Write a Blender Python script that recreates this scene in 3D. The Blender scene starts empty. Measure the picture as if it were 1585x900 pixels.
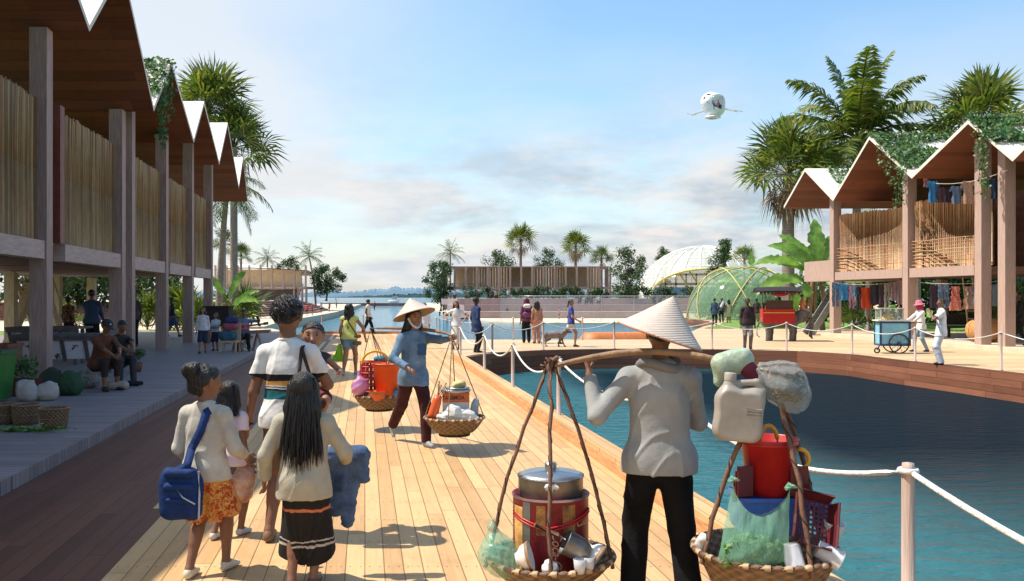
import bpy, math, random
import numpy as np
from mathutils import Vector, Matrix
SC = bpy.context.scene
COL = SC.collection
R = math.radians
# ------------------------------------------------------------------ camera, world, sun, exposure
cd = bpy.data.cameras.new('camera')
cam = bpy.data.objects.new('camera', cd)
COL.objects.link(cam)
cam.location = (0, 0, 1.7)
cam.rotation_euler = (R(90), 0, 0)
cd.sensor_width = 36
cd.lens = 31.8
cd.shift_y = 0.0063
cd.clip_start = 0.05
cd.clip_end = 20000
SC.camera = cam
SUN_EL, SUN_AZ = 58.0, 4.0          # azimuth: degrees from -x towards +y
SC.view_settings.view_transform = 'Standard'
SC.view_settings.look = 'None'
SC.view_settings.exposure = 0.42
SC.view_settings.gamma = 1
try:
    SC.cycles.use_denoising = True
    SC.cycles.max_bounces = 8
    SC.cycles.transparent_max_bounces = 16
    SC.cycles.caustics_reflective = False
    SC.cycles.caustics_refractive = False
    SC.cycles.sample_clamp_indirect = 6
except Exception:
    pass
w = bpy.data.worlds.new('World')
SC.world = w
w.use_nodes = True
nt = w.node_tree
nt.nodes.clear()


def N(nt, typ, inp=None, **kw):
    n = nt.nodes.new(typ)
    for k, v in kw.items():
        setattr(n, k, v)
    for k, v in (inp or {}).items():
        s = n.inputs[k]
        if isinstance(v, bpy.types.NodeSocket):
            nt.links.new(v, s)
        else:
            s.default_value = v
    return n


def mth(nt, op, a, b=0.0, clamp=False):
    return N(nt, 'ShaderNodeMath', {0: a, 1: b}, operation=op, use_clamp=clamp).outputs[0]


def ramp(nt, fac, stops, interp='LINEAR'):
    n = N(nt, 'ShaderNodeValToRGB', {0: fac})
    cr = n.color_ramp
    cr.interpolation = interp
    while len(cr.elements) < len(stops):
        cr.elements.new(0.5)
    for e, (p, c) in zip(cr.elements, stops):
        e.position = p
        e.color = (c, c, c, 1) if not isinstance(c, tuple) else (*c[:3], 1)
    return n.outputs[0]


def mixc(nt, fac, a, b, blend='MIX'):
    n = N(nt, 'ShaderNodeMix', data_type='RGBA', blend_type=blend)
    for i, v in ((0, fac), (6, a), (7, b)):
        if isinstance(v, bpy.types.NodeSocket):
            nt.links.new(v, n.inputs[i])
        else:
            n.inputs[i].default_value = v if not isinstance(v, tuple) else (*v[:3], 1)
    return n.outputs[2]


sun_dir = Vector((-math.cos(R(SUN_EL)) * math.cos(R(SUN_AZ)), math.cos(R(SUN_EL)) * math.sin(R(SUN_AZ)), math.sin(R(SUN_EL))))
sky = N(nt, 'ShaderNodeTexSky', sky_type='NISHITA', sun_disc=False)
sky.sun_elevation = R(SUN_EL)
sky.sun_rotation = math.atan2(sun_dir.x, sun_dir.y)
sky.air_density = 1.0
sky.dust_density = 1.2
sky.ozone_density = 1.5
tc = N(nt, 'ShaderNodeTexCoord')
sp = N(nt, 'ShaderNodeSeparateXYZ', {0: tc.outputs['Generated']})
zz = mth(nt, 'MAXIMUM', sp.outputs[2], 0.0)
den = mth(nt, 'ADD', zz, 0.20)
cv = N(nt, 'ShaderNodeCombineXYZ', {0: mth(nt, 'DIVIDE', sp.outputs[0], den), 1: mth(nt, 'DIVIDE', sp.outputs[1], den), 2: 0.3})
n1 = N(nt, 'ShaderNodeTexNoise', {'Vector': cv.outputs[0], 'Scale': 1.15, 'Detail': 9.0, 'Roughness': 0.56, 'Distortion': 0.35})
cl = ramp(nt, n1.outputs[0], [(0.34, 0.0), (0.54, 1.0)])
band = ramp(nt, zz, [(0.0, 0.8), (0.03, 1.0), (0.13, 1.0), (0.2, 0.5), (0.29, 0.05), (0.4, 0.0), (1.0, 0.0)])
cirrus = mth(nt, 'MULTIPLY', cl, band)
# thin bright veil on the sun's side of the sky
veil = ramp(nt, mth(nt, 'ADD', mth(nt, 'MULTIPLY', sp.outputs[0], -1.25), mth(nt, 'MULTIPLY', n1.outputs[0], 0.30)),
            [(0.0, 0.0), (0.22, 0.25), (0.52, 0.95), (1.0, 1.0)])
base_veil = ramp(nt, zz, [(0.0, 0.55), (0.10, 0.36), (0.24, 0.06), (0.4, 0.0)])
mask = mth(nt, 'MAXIMUM', mth(nt, 'MAXIMUM', cirrus, mth(nt, 'MULTIPLY', veil, 0.85)), base_veil)
n2 = N(nt, 'ShaderNodeTexNoise', {'Vector': cv.outputs[0], 'Scale': 2.6, 'Detail': 8.0, 'Roughness': 0.62})
shade = ramp(nt, n2.outputs[0], [(0.38, (0.55, 0.65, 0.74)), (0.50, (0.76, 0.81, 0.85)), (0.62, (1.0, 0.95, 0.91))])
white = mixc(nt, mth(nt, 'MAXIMUM', veil, ramp(nt, zz, [(0.12, 0.0), (0.3, 1.0)])), shade, (0.96, 0.98, 1.0, 1))
skyc = N(nt, 'ShaderNodeHueSaturation', {'Hue': 0.49, 'Saturation': 1.15, 'Value': 1.15, 'Color': sky.outputs[0]}).outputs[0]
bg1 = N(nt, 'ShaderNodeBackground', {'Color': skyc, 'Strength': 0.15})
bg2 = N(nt, 'ShaderNodeBackground', {'Color': white, 'Strength': 0.68})
mx = N(nt, 'ShaderNodeMixShader', {0: mask, 1: bg1.outputs[0], 2: bg2.outputs[0]})
N(nt, 'ShaderNodeOutputWorld', {0: mx.outputs[0]})
sl = bpy.data.lights.new('sun', 'SUN')
sl.energy = 5.0
sl.angle = R(0.5)
sl.color = (1.0, 0.94, 0.85)
so = bpy.data.objects.new('sun', sl)
COL.objects.link(so)
so.location = (-20, 5, 40)
so.rotation_euler = sun_dir.to_track_quat('Z', 'Y').to_euler()

# ------------------------------------------------------------------ materials
MATS = {}


def mat(name, rgb, rough=0.7, var=0.18, scale=6.0, st=(1, 1, 1), bump=0.25, bscale=40.0, bst=(1, 1, 1), rgb2=None,
        island=None, metal=0.0, alpha=1.0, trans=0.0, transluc=0.0, coord='Object', spec=0.4, bdist=0.02, emit=None):
    """principled surface with noise-driven colour variation and bump; island = list of colours picked per loose piece"""
    if name in MATS:
        return MATS[name]
    m = bpy.data.materials.new(name)
    m.use_nodes = True
    t = m.node_tree
    p = t.nodes['Principled BSDF']
    tc = N(t, 'ShaderNodeTexCoord').outputs[coord]
    mp = N(t, 'ShaderNodeMapping', {'Vector': tc, 'Scale': st}).outputs[0]
    nz = N(t, 'ShaderNodeTexNoise', {'Vector': mp, 'Scale': scale, 'Detail': 6.0, 'Roughness': 0.6}).outputs[0]
    if island:
        g = N(t, 'ShaderNodeNewGeometry').outputs['Random Per Island']
        k = len(island)
        base = ramp(t, g, [((i + 0.5) / k, c) for i, c in enumerate(island)])
    else:
        base = None
    lo = tuple(c * (1 - var) for c in rgb)
    hi = tuple(min(1, c * (1 + var)) for c in (rgb2 or rgb))
    f = ramp(t, nz, [(0.32, 0.0), (0.68, 1.0)])
    if base is None:
        col = mixc(t, f, lo, hi)
    else:
        v = mixc(t, f, (1 - var,) * 3, (1 + var,) * 3)
        col = mixc(t, 1.0, base, v, 'MULTIPLY')
    t.links.new(col, p.inputs['Base Color'])
    p.inputs['Roughness'].default_value = rough
    p.inputs['Metallic'].default_value = metal
    p.inputs['Specular IOR Level'].default_value = spec
    p.inputs['Alpha'].default_value = alpha
    p.inputs['Transmission Weight'].default_value = trans
    if bump:
        bm = N(t, 'ShaderNodeMapping', {'Vector': tc, 'Scale': bst}).outputs[0]
        bn = N(t, 'ShaderNodeTexNoise', {'Vector': bm, 'Scale': bscale, 'Detail': 5.0, 'Roughness': 0.6}).outputs[0]
        b = N(t, 'ShaderNodeBump', {'Height': bn, 'Strength': bump, 'Distance': bdist})
        t.links.new(b.outputs[0], p.inputs['Normal'])
    if transluc:
        tr = N(t, 'ShaderNodeBsdfTranslucent', {'Color': mixc(t, 1.0, col, (1.3, 1.4, 0.7), 'MULTIPLY')})
        ms = N(t, 'ShaderNodeMixShader', {0: transluc, 1: p.outputs[0], 2: tr.outputs[0]})
        t.links.new(ms.outputs[0], t.nodes['Material Output'].inputs[0])
    if emit:
        p.inputs['Emission Color'].default_value = (*emit[:3], 1)
        p.inputs['Emission Strength'].default_value = emit[3]
    MATS[name] = m
    return m


def planks(name, c_lo, c_hi, width, length, along='y', shear=0.0, gap=0.05, rough=0.55, grain=1.0, seam=0.25, dark=None, screws=False):
    """boards: along = axis the boards run; seams, per-board tint, grain streaks; laid out in world metres"""
    m = bpy.data.materials.new(name)
    m.use_nodes = True
    t = m.node_tree
    p = t.nodes['Principled BSDF']
    geo = N(t, 'ShaderNodeNewGeometry').outputs['Position']
    s = N(t, 'ShaderNodeSeparateXYZ', {0: geo})
    X, Y, Z = s.outputs
    if along == 'y':
        u = mth(t, 'ADD', X, mth(t, 'MULTIPLY', Y, shear))
        v = Y
    elif along == 'x':
        u, v = Y, mth(t, 'ADD', X, mth(t, 'MULTIPLY', Y, shear))
    else:
        u, v = Z, mth(t, 'ADD', X, Y)
    uu = mth(t, 'DIVIDE', u, width)
    row = mth(t, 'FLOOR', uu)
    fu = mth(t, 'FRACT', uu)
    rnd = N(t, 'ShaderNodeTexWhiteNoise', {'W': row}, noise_dimensions='1D').outputs[0]
    vv = mth(t, 'ADD', mth(t, 'DIVIDE', v, length), mth(t, 'MULTIPLY', rnd, 7.31))
    seg = mth(t, 'FLOOR', vv)
    fv = mth(t, 'FRACT', vv)
    bid = N(t, 'ShaderNodeCombineXYZ', {0: row, 1: seg, 2: 0.0}).outputs[0]
    br = N(t, 'ShaderNodeTexWhiteNoise', {'Vector': bid}, noise_dimensions='3D').outputs[0]
    gv = N(t, 'ShaderNodeCombineXYZ', {0: mth(t, 'MULTIPLY', u, 34.0 * grain), 1: mth(t, 'MULTIPLY', v, 1.7 * grain), 2: mth(t, 'MULTIPLY', br, 40.0)}).outputs[0]
    gr = N(t, 'ShaderNodeTexNoise', {'Vector': gv, 'Scale': 1.0, 'Detail': 7.0, 'Roughness': 0.65, 'Distortion': 0.6}).outputs[0]
    big = N(t, 'ShaderNodeTexNoise', {'Vector': geo, 'Scale': 0.5, 'Detail': 4.0}).outputs[0]
    k = mth(t, 'ADD', mth(t, 'ADD', mth(t, 'MULTIPLY', br, 0.55), mth(t, 'MULTIPLY', gr, 0.75)), mth(t, 'MULTIPLY', big, 0.35))
    k = mth(t, 'SUBTRACT', k, 0.32, True)
    col = mixc(t, k, c_lo, c_hi)
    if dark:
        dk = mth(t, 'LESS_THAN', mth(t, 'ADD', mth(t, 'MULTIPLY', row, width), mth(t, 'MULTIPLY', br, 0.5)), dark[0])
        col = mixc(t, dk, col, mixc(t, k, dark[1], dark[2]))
    wear = N(t, 'ShaderNodeTexNoise', {'Vector': geo, 'Scale': 2.3, 'Detail': 8.0, 'Roughness': 0.7}).outputs[0]
    col = mixc(t, ramp(t, wear, [(0.52, 0.0), (0.72, 0.45)]), col, mixc(t, 1.0, col, (0.62, 0.58, 0.55), 'MULTIPLY'))
    if screws:
        su = mth(t, 'MULTIPLY', mth(t, 'SUBTRACT', mth(t, 'ABSOLUTE', mth(t, 'SUBTRACT', fu, 0.5)), 0.27), width)
        sv = mth(t, 'MULTIPLY', mth(t, 'SUBTRACT', mth(t, 'FRACT', mth(t, 'DIVIDE', v, 0.6)), 0.5), 0.6)
        sd = mth(t, 'SQRT', mth(t, 'ADD', mth(t, 'MULTIPLY', su, su), mth(t, 'MULTIPLY', sv, sv)))
        col = mixc(t, mth(t, 'LESS_THAN', sd, 0.0065), col, (0.05, 0.04, 0.035))
    e1 = mth(t, 'MINIMUM', fu, mth(t, 'SUBTRACT', 1.0, fu))
    seamu = ramp(t, e1, [(gap * 0.4, 0.0), (gap, 1.0)])
    e2 = mth(t, 'MULTIPLY', mth(t, 'MINIMUM', fv, mth(t, 'SUBTRACT', 1.0, fv)), length / width)
    seamv = ramp(t, e2, [(gap * 0.4, 0.0), (gap, 1.0)])
    sm = mth(t, 'MINIMUM', seamu, seamv)
    col = mixc(t, sm, mixc(t, 1.0, col, (seam, seam * 0.9, seam * 0.8), 'MULTIPLY'), col)
    t.links.new(col, p.inputs['Base Color'])
    rr = mth(t, 'ADD', mth(t, 'MULTIPLY', gr, 0.3), rough - 0.15)
    t.links.new(rr, p.inputs['Roughness'])
    p.inputs['Specular IOR Level'].default_value = 0.3
    h = mth(t, 'ADD', mth(t, 'MULTIPLY', sm, 1.0), mth(t, 'MULTIPLY', gr, 0.25))
    b = N(t, 'ShaderNodeBump', {'Height': h, 'Strength': 0.5, 'Distance': 0.006})
    t.links.new(b.outputs[0], p.inputs['Normal'])
    MATS[name] = m
    return m


def cloth(rgb, rough=0.85, var=0.12):
    key = 'cloth_%02d_%02d_%02d' % tuple(int(c * 99) for c in rgb)
    return mat(key, rgb, rough, var, 7.0, bump=0.35, bscale=24.0, spec=0.2, bdist=0.012)


SHEAR = 0.1625


def LD(l, d, z=0.0):
    """street coordinates (lateral offset, depth) to world"""
    return (l - SHEAR * d, d, z)


FPX = 1400.0


def PX(px, py, z=0.0):
    """where the photo's pixel meets the level z"""
    d = FPX * (1.7 - z) / (py - 460.0)
    return ((px - 792.5) * d / FPX, d, z)


def PD(px, py, d):
    return ((px - 792.5) * d / FPX, d, 1.7 - (py - 460.0) * d / FPX)


# ------------------------------------------------------------------ objects and meshes
def tag(o, label=None, cat=None, group=None, kind=None):
    if label: o['label'] = label
    if cat: o['category'] = cat
    if group: o['group'] = group
    if kind: o['kind'] = kind
    return o


def thing(name, label, cat, loc=(0, 0, 0), rz=0.0, group=None):
    o = bpy.data.objects.new(name, None)
    o.empty_display_size = 0.2
    COL.objects.link(o)
    o.location = loc
    o.rotation_euler = (0, 0, rz)
    return tag(o, label, cat, group)


def mkmesh(name, V, F, mats, parent=None, mi=None, smooth=False, loc=None, rz=0.0):
    me = bpy.data.meshes.new(name)
    me.from_pydata([tuple(v) for v in V] if not isinstance(V, np.ndarray) else V.tolist(), [], F if not isinstance(F, np.ndarray) else F.tolist())
    for m in (mats if isinstance(mats, (list, tuple)) else [mats]):
        me.materials.append(m)
    if mi is not None and len(mi) == len(me.polygons):
        me.polygons.foreach_set('material_index', mi)
    if smooth is True:
        me.polygons.foreach_set('use_smooth', [True] * len(me.polygons))
    elif isinstance(smooth, list):
        me.polygons.foreach_set('use_smooth', smooth)
    me.update()
    o = bpy.data.objects.new(name, me)
    COL.objects.link(o)
    if parent is not None: o.parent = parent
    if loc is not None: o.location = loc
    if rz: o.rotation_euler = (0, 0, rz)
    return o


def basis(d):
    d = Vector(d).normalized()
    up = Vector((0, 0, 1)) if abs(d.z) < 0.95 else Vector((1, 0, 0))
    a = d.cross(up).normalized()
    return a, a.cross(d).normalized(), d


class MB:
    """collects primitives into one mesh; o = origin subtracted from every vertex on build"""

    def __init__(s, o=(0, 0, 0)):
        s.V, s.F, s.I, s.S = [], [], [], []
        s.o = Vector(o)

    def add(s, V, F, mi=0, sm=False):
        n = len(s.V)
        s.V += [tuple(v) for v in V]
        for f in F:
            s.F.append(tuple(i + n for i in f))
            s.I.append(mi)
            s.S.append(sm)
        return s

    def box(s, c, d, rz=0.0, mi=0, M=None):
        x, y, z = d[0] / 2, d[1] / 2, d[2] / 2
        P = [Vector(p) for p in ((-x, -y, -z), (x, -y, -z), (x, y, -z), (-x, y, -z), (-x, -y, z), (x, -y, z), (x, y, z), (-x, y, z))]
        T = Matrix.Translation(c) @ (M if M is not None else Matrix.Rotation(rz, 4, 'Z'))
        return s.add([T @ p for p in P], [(0, 3, 2, 1), (4, 5, 6, 7), (0, 1, 5, 4), (1, 2, 6, 5), (2, 3, 7, 6), (3, 0, 4, 7)], mi)

    def lbox(s, l0, l1, d0, d1, z0, z1, mi=0):
        P = [LD(l0, d0, z0), LD(l1, d0, z0), LD(l1, d1, z0), LD(l0, d1, z0), LD(l0, d0, z1), LD(l1, d0, z1), LD(l1, d1, z1), LD(l0, d1, z1)]
        return s.add(P, [(0, 3, 2, 1), (4, 5, 6, 7), (0, 1, 5, 4), (1, 2, 6, 5), (2, 3, 7, 6), (3, 0, 4, 7)], mi)

    def bar(s, a, b, w, h, mi=0, roll=0.0):
        a, b = Vector(a), Vector(b)
        x, y, d = basis(b - a)
        if roll:
            x, y = x * math.cos(roll) + y * math.sin(roll), y * math.cos(roll) - x * math.sin(roll)
        P = []
        for p in (a, b):
            for sx, sy in ((-1, -1), (1, -1), (1, 1), (-1, 1)):
                P.append(p + x * sx * w / 2 + y * sy * h / 2)
        return s.add(P, [(0, 1, 2, 3), (7, 6, 5, 4), (0, 4, 5, 1), (1, 5, 6, 2), (2, 6, 7, 3), (3, 7, 4, 0)], mi)

    def tube(s, pts, r, n=8, mi=0, cap=True, sm=True):
        pts = [Vector(p) for p in pts]
        k = len(pts)
        rs = r if isinstance(r, (list, tuple)) else [r] * k
        V, F = [], []
        x = None
        for i, p in enumerate(pts):
            d = (pts[min(i + 1, k - 1)] - pts[max(i - 1, 0)]).normalized()
            if x is None:
                x, y, _ = basis(d)
            else:
                x = (x - d * x.dot(d))
                x = x.normalized() if x.length > 1e-6 else basis(d)[0]
                y = d.cross(x)
            for j in range(n):
                a = 2 * math.pi * j / n
                V.append(p + x * math.cos(a) * rs[i] + y * math.sin(a) * rs[i])
        for i in range(k - 1):
            for j in range(n):
                F.append((i * n + j, i * n + (j + 1) % n, (i + 1) * n + (j + 1) % n, (i + 1) * n + j))
        s.add(V, F, mi, sm)
        if cap:
            s.add(V[:n], [tuple(range(n))[::-1]], mi)
            s.add(V[-n:], [tuple(range(n))], mi)
        return s

    def lathe(s, prof, c=(0, 0, 0), n=24, mi=0, M=None, sm=True, wob=None, sq=1.0):
        T = Matrix.Translation(c) @ (M if M is not None else Matrix.Identity(4))
        V, F = [], []
        for i, (r, z) in enumerate(prof):
            for j in range(n):
                a = 2 * math.pi * j / n
                q = r * (1 + (wob(a, z) if wob else 0))
                V.append(T @ Vector((q * math.cos(a), q * math.sin(a) * sq, z)))
        for i in range(len(prof) - 1):
            for j in range(n):
                F.append((i * n + j, i * n + (j + 1) % n, (i + 1) * n + (j + 1) % n, (i + 1) * n + j))
        return s.add(V, F, mi, sm)

    def ell(s, c, r, n=12, k=8, mi=0, M=None, wob=None):
        pr = [(max(1e-4, math.sin(math.pi * i / k)), -math.cos(math.pi * i / k)) for i in range(k + 1)]
        T = Matrix.Translation(c) @ (M if M is not None else Matrix.Identity(4)) @ Matrix.Diagonal((r[0], r[1], r[2], 1))
        V, F = [], []
        for i, (q, z) in enumerate(pr):
            for j in range(n):
                a = 2 * math.pi * j / n
                f = 1 + (wob(a, z) if wob else 0)
                V.append(T @ Vector((q * math.cos(a) * f, q * math.sin(a) * f, z * f)))
        for i in range(k):
            for j in range(n):
                F.append((i * n + j, i * n + (j + 1) % n, (i + 1) * n + (j + 1) % n, (i + 1) * n + j))
        return s.add(V, F, mi, True)

    def prism(s, poly, z0, z1, mi=0, mside=None, zf=None):
        n = len(poly)
        V = [(p[0], p[1], z0) for p in poly] + [(p[0], p[1], z1) for p in poly]
        s.add(V, [tuple(range(n))[::-1]], mi)
        s.add(V, [tuple(range(n, 2 * n))], mi)
        return s.add(V, [(i, (i + 1) % n, n + (i + 1) % n, n + i) for i in range(n)], mi if mside is None else mside)

    def grid(s, rows, mi=0, sm=True):
        k, n = len(rows), len(rows[0])
        return s.add([p for r in rows for p in r], [(i * n + j, i * n + j + 1, (i + 1) * n + j + 1, (i + 1) * n + j) for i in range(k - 1) for j in range(n - 1)], mi, sm)

    def build(s, name, mats, parent=None, loc=None, rz=0.0):
        o = s.o
        V = [(v[0] - o.x, v[1] - o.y, v[2] - o.z) for v in s.V]
        return mkmesh(name, V, s.F, mats, parent, s.I, s.S, loc, rz)


def copy_tree(o, parent=None):
    c = o.copy()
    COL.objects.link(c)
    if parent is not None: c.parent = parent
    for ch in list(o.children):
        copy_tree(ch, c)
    return c


def catenary(a, b, sag, n=14):
    a, b = Vector(a), Vector(b)
    return [a.lerp(b, i / n) - Vector((0, 0, sag * 4 * (i / n) * (1 - i / n))) for i in range(n + 1)]


# ------------------------------------------------------------------ implicit surfaces: bodies and clothes as one skin
def nets(F, org, h):
    s = F < 0
    c = np.zeros(tuple(d - 1 for d in F.shape), np.int8)
    offs = [(i, j, k) for i in (0, 1) for j in (0, 1) for k in (0, 1)]
    nx, ny, nz = F.shape
    for i, j, k in offs:
        c += s[i:nx - 1 + i, j:ny - 1 + j, k:nz - 1 + k]
    ix = np.argwhere((c > 0) & (c < 8))
    if len(ix) == 0:
        return np.zeros((0, 3)), np.zeros((0, 4), int)
    vals = {o: F[ix[:, 0] + o[0], ix[:, 1] + o[1], ix[:, 2] + o[2]] for o in offs}
    acc = np.zeros((len(ix), 3))
    cnt = np.zeros(len(ix))
    for o in offs:
        for ax in range(3):
            if o[ax] == 0:
                q = list(o); q[ax] = 1; q = tuple(q)
                a, b = vals[o], vals[q]
                m = (a < 0) != (b < 0)
                t = np.where(m, a / np.where(m, a - b, 1), 0)
                p = np.array(o, float)[None] + t[:, None] * np.eye(3)[ax][None]
                acc += p * m[:, None]
                cnt += m
    V = (ix + acc / cnt[:, None]) * h + org
    idx = -np.ones(c.shape, np.int64)
    idx[ix[:, 0], ix[:, 1], ix[:, 2]] = np.arange(len(ix))
    Q = []
    for ax in range(3):
        u, v = (ax + 1) % 3, (ax + 2) % 3
        sl0 = [slice(None)] * 3; sl1 = [slice(None)] * 3
        sl0[ax] = slice(0, -1); sl1[ax] = slice(1, None)
        ch = s[tuple(sl0)] != s[tuple(sl1)]
        e = np.argwhere(ch)
        ok = (e[:, u] > 0) & (e[:, v] > 0) & (e[:, u] < F.shape[u] - 1) & (e[:, v] < F.shape[v] - 1)
        e = e[ok]
        ins = s[e[:, 0], e[:, 1], e[:, 2]]
        cc = []
        for du, dv in ((-1, -1), (0, -1), (0, 0), (-1, 0)):
            q = e.copy(); q[:, u] += du; q[:, v] += dv
            cc.append(idx[q[:, 0], q[:, 1], q[:, 2]])
        q = np.stack(cc, 1)
        q[~ins] = q[~ins][:, ::-1]
        Q.append(q)
    Q = np.concatenate(Q)
    return V, Q[(Q >= 0).all(1)]


def nz3(P, sc, seed, st=(1, 1, 1)):
    rg = np.random.RandomState(seed)
    out = 0
    x = P * (np.array(st) * sc)
    wx = np.sin(x @ rg.randn(3) * 0.9 + rg.rand() * 6)
    for i in range(4):
        k = rg.randn(3)
        k *= (0.7 + 0.5 * i) / np.linalg.norm(k)
        out = out + np.sin(x @ k + rg.rand() * 6 + 1.3 * wx) / (1 + 0.5 * i)
    return out / 2.2


class SDF:
    def __init__(s):
        s.p = []
        s.cuts = []

    def c(s, a, b, r1, r2=None, k=0.02, u=None, sq=1.0, ca=False, cb=False, op=1):
        a = np.array(a, float); b = np.array(b, float)
        if np.linalg.norm(b - a) < 1e-5: b = a + np.array((0, 0, 1e-4))
        s.p.append((a, b, r1, r1 if r2 is None else r2, k, None if u is None else np.array(u, float) / np.linalg.norm(u), sq, ca, cb, op))
        return s

    def cut(s, p, n):
        """keep the side the normal points away from"""
        s.cuts.append((np.array(p, float), np.array(n, float) / np.linalg.norm(n)))

    def mesh(s, h, disp=None):
        lo = np.min([np.minimum(a, b) - max(r1, r2) for a, b, r1, r2, *_, op in s.p if op == 1], 0) - 4 * h
        hi = np.max([np.maximum(a, b) + max(r1, r2) for a, b, r1, r2, *_, op in s.p if op == 1], 0) + 4 * h
        n = np.ceil((hi - lo) / h).astype(int) + 1
        F = np.full(n, 0.5, np.float64)
        ax = [lo[i] + h * np.arange(n[i]) for i in range(3)]
        for a, b, r1, r2, k, u, sq, ca, cb, op in s.p:
            if op == 2:
                nn = (b - a) / np.linalg.norm(b - a)
                pl = (ax[0][:, None, None] - a[0]) * nn[0] + (ax[1][None, :, None] - a[1]) * nn[1] + (ax[2][None, None, :] - a[2]) * nn[2]
                F = np.maximum(F, pl)
                continue
            m = max(r1, r2) + k + 3 * h
            i0 = np.maximum(((np.minimum(a, b) - m - lo) / h).astype(int), 0)
            i1 = np.minimum(((np.maximum(a, b) + m - lo) / h).astype(int) + 2, n)
            S = tuple(slice(i0[i], i1[i]) for i in range(3))
            P = np.stack(np.meshgrid(*[ax[i][S[i]] for i in range(3)], indexing='ij'), -1)
            v = P - a
            ba = b - a
            l2 = ba @ ba
            tr = (v @ ba) / l2
            t = np.clip(tr, 0, 1)
            wv = v - t[..., None] * ba
            d2 = (wv * wv).sum(-1)
            if u is not None:
                wu = wv @ u
                d2 = d2 + wu * wu * (1 / sq ** 2 - 1)
            d = np.sqrt(d2) - (r1 + (r2 - r1) * t)
            L = math.sqrt(l2)
            if cb: d = np.maximum(d, (tr - 1) * L)
            if ca: d = np.maximum(d, -tr * L)
            g = F[S]
            if op > 0:
                hh = np.maximum(k - np.abs(g - d), 0) / k
                F[S] = np.minimum(g, d) - hh * hh * k * 0.25
            else:
                d = -d
                hh = np.maximum(k - np.abs(g - d), 0) / k
                F[S] = np.maximum(g, d) + hh * hh * k * 0.25
        if disp or s.cuts:
            P = np.stack(np.meshgrid(*ax, indexing='ij'), -1)
            if disp:
                near = np.abs(F) < 0.06
                Q = P[near]
                F[near] += disp(Q)
            for p, nn in s.cuts:
                F = np.maximum(F, (P - p) @ nn)
        return nets(F, lo, h)

    def build(s, name, m, h, parent=None, disp=None, loc=None, rz=0.0):
        V, Q = s.mesh(h, disp)
        return mkmesh(name, V, Q, m, parent, None, True, loc, rz)
rnd = random.Random(7)
# ------------------------------------------------------------------ setting
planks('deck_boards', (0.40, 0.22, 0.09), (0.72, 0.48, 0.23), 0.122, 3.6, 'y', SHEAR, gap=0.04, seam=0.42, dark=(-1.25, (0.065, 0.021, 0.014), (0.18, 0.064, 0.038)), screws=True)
planks('grey_boards', (0.17, 0.15, 0.155), (0.33, 0.29, 0.30), 0.11, 2.6, 'x', 0, gap=0.06, seam=0.5)
planks('quay_boards', (0.40, 0.27, 0.15), (0.72, 0.54, 0.33), 0.19, 4.0, 'x', 0, gap=0.03, seam=0.6)
planks('fascia_boards', (0.10, 0.036, 0.022), (0.36, 0.15, 0.085), 0.16, 2.3, 'z', 0, gap=0.05, seam=0.35)
planks('soffit_boards', (0.115, 0.038, 0.024), (0.24, 0.088, 0.054), 0.22, 3.5, 'x', 0, gap=0.03, seam=0.55, grain=0.6)
planks('terrace_boards', (0.16, 0.075, 0.06), (0.34, 0.17, 0.14), 0.14, 3.0, 'x', 0, gap=0.05, seam=0.5)
mat('kerb_wood', (0.62, 0.30, 0.14), 0.6, 0.35, 3.0, (6, 1, 14), 0.3, 20, (6, 1, 14))
mat('pale_paving', (0.60, 0.49, 0.36), 0.8, 0.1, 1.5)
mat('column_wood', (0.38, 0.27, 0.24), 0.65, 0.22, 3.0, (9, 9, 0.8), 0.35, 8, (9, 9, 0.7))
mat('column_wood_light', (0.42, 0.295, 0.245), 0.65, 0.15, 3.0, (9, 9, 0.8), 0.3, 8, (9, 9, 0.7))
mat('beam_wood', (0.46, 0.36, 0.33), 0.7, 0.18, 3.0, (1, 1, 9), 0.3, 8, (1, 1, 9))
mat('roof_white', (0.70, 0.66, 0.58), 0.6, 0.06, 2.0, (0.4, 6, 6), 0.15, 6)
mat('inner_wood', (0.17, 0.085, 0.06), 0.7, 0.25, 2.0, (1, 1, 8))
mat('brace_wood', (0.52, 0.42, 0.26), 0.7, 0.2, 3.0, (4, 4, 1))
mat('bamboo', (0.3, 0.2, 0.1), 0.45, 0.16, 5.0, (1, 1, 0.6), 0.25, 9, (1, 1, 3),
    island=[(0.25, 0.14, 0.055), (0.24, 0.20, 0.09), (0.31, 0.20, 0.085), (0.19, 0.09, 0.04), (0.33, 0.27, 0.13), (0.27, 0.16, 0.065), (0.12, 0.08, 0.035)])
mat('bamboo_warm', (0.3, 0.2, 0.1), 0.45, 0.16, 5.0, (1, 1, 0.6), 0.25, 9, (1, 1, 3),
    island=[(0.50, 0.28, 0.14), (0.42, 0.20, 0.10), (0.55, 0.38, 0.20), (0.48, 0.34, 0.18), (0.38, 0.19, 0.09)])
mat('red_pole', (0.20, 0.06, 0.04), 0.5, 0.2)
mat('grass', (0.10, 0.20, 0.03), 0.9, 0.45, 2.5, bump=0.9, bscale=60, rgb2=(0.20, 0.32, 0.06), bdist=0.05)
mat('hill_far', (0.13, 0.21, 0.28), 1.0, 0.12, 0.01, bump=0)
mat('hill_near', (0.03, 0.07, 0.075), 1.0, 0.2, 0.02, bump=0)

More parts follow.
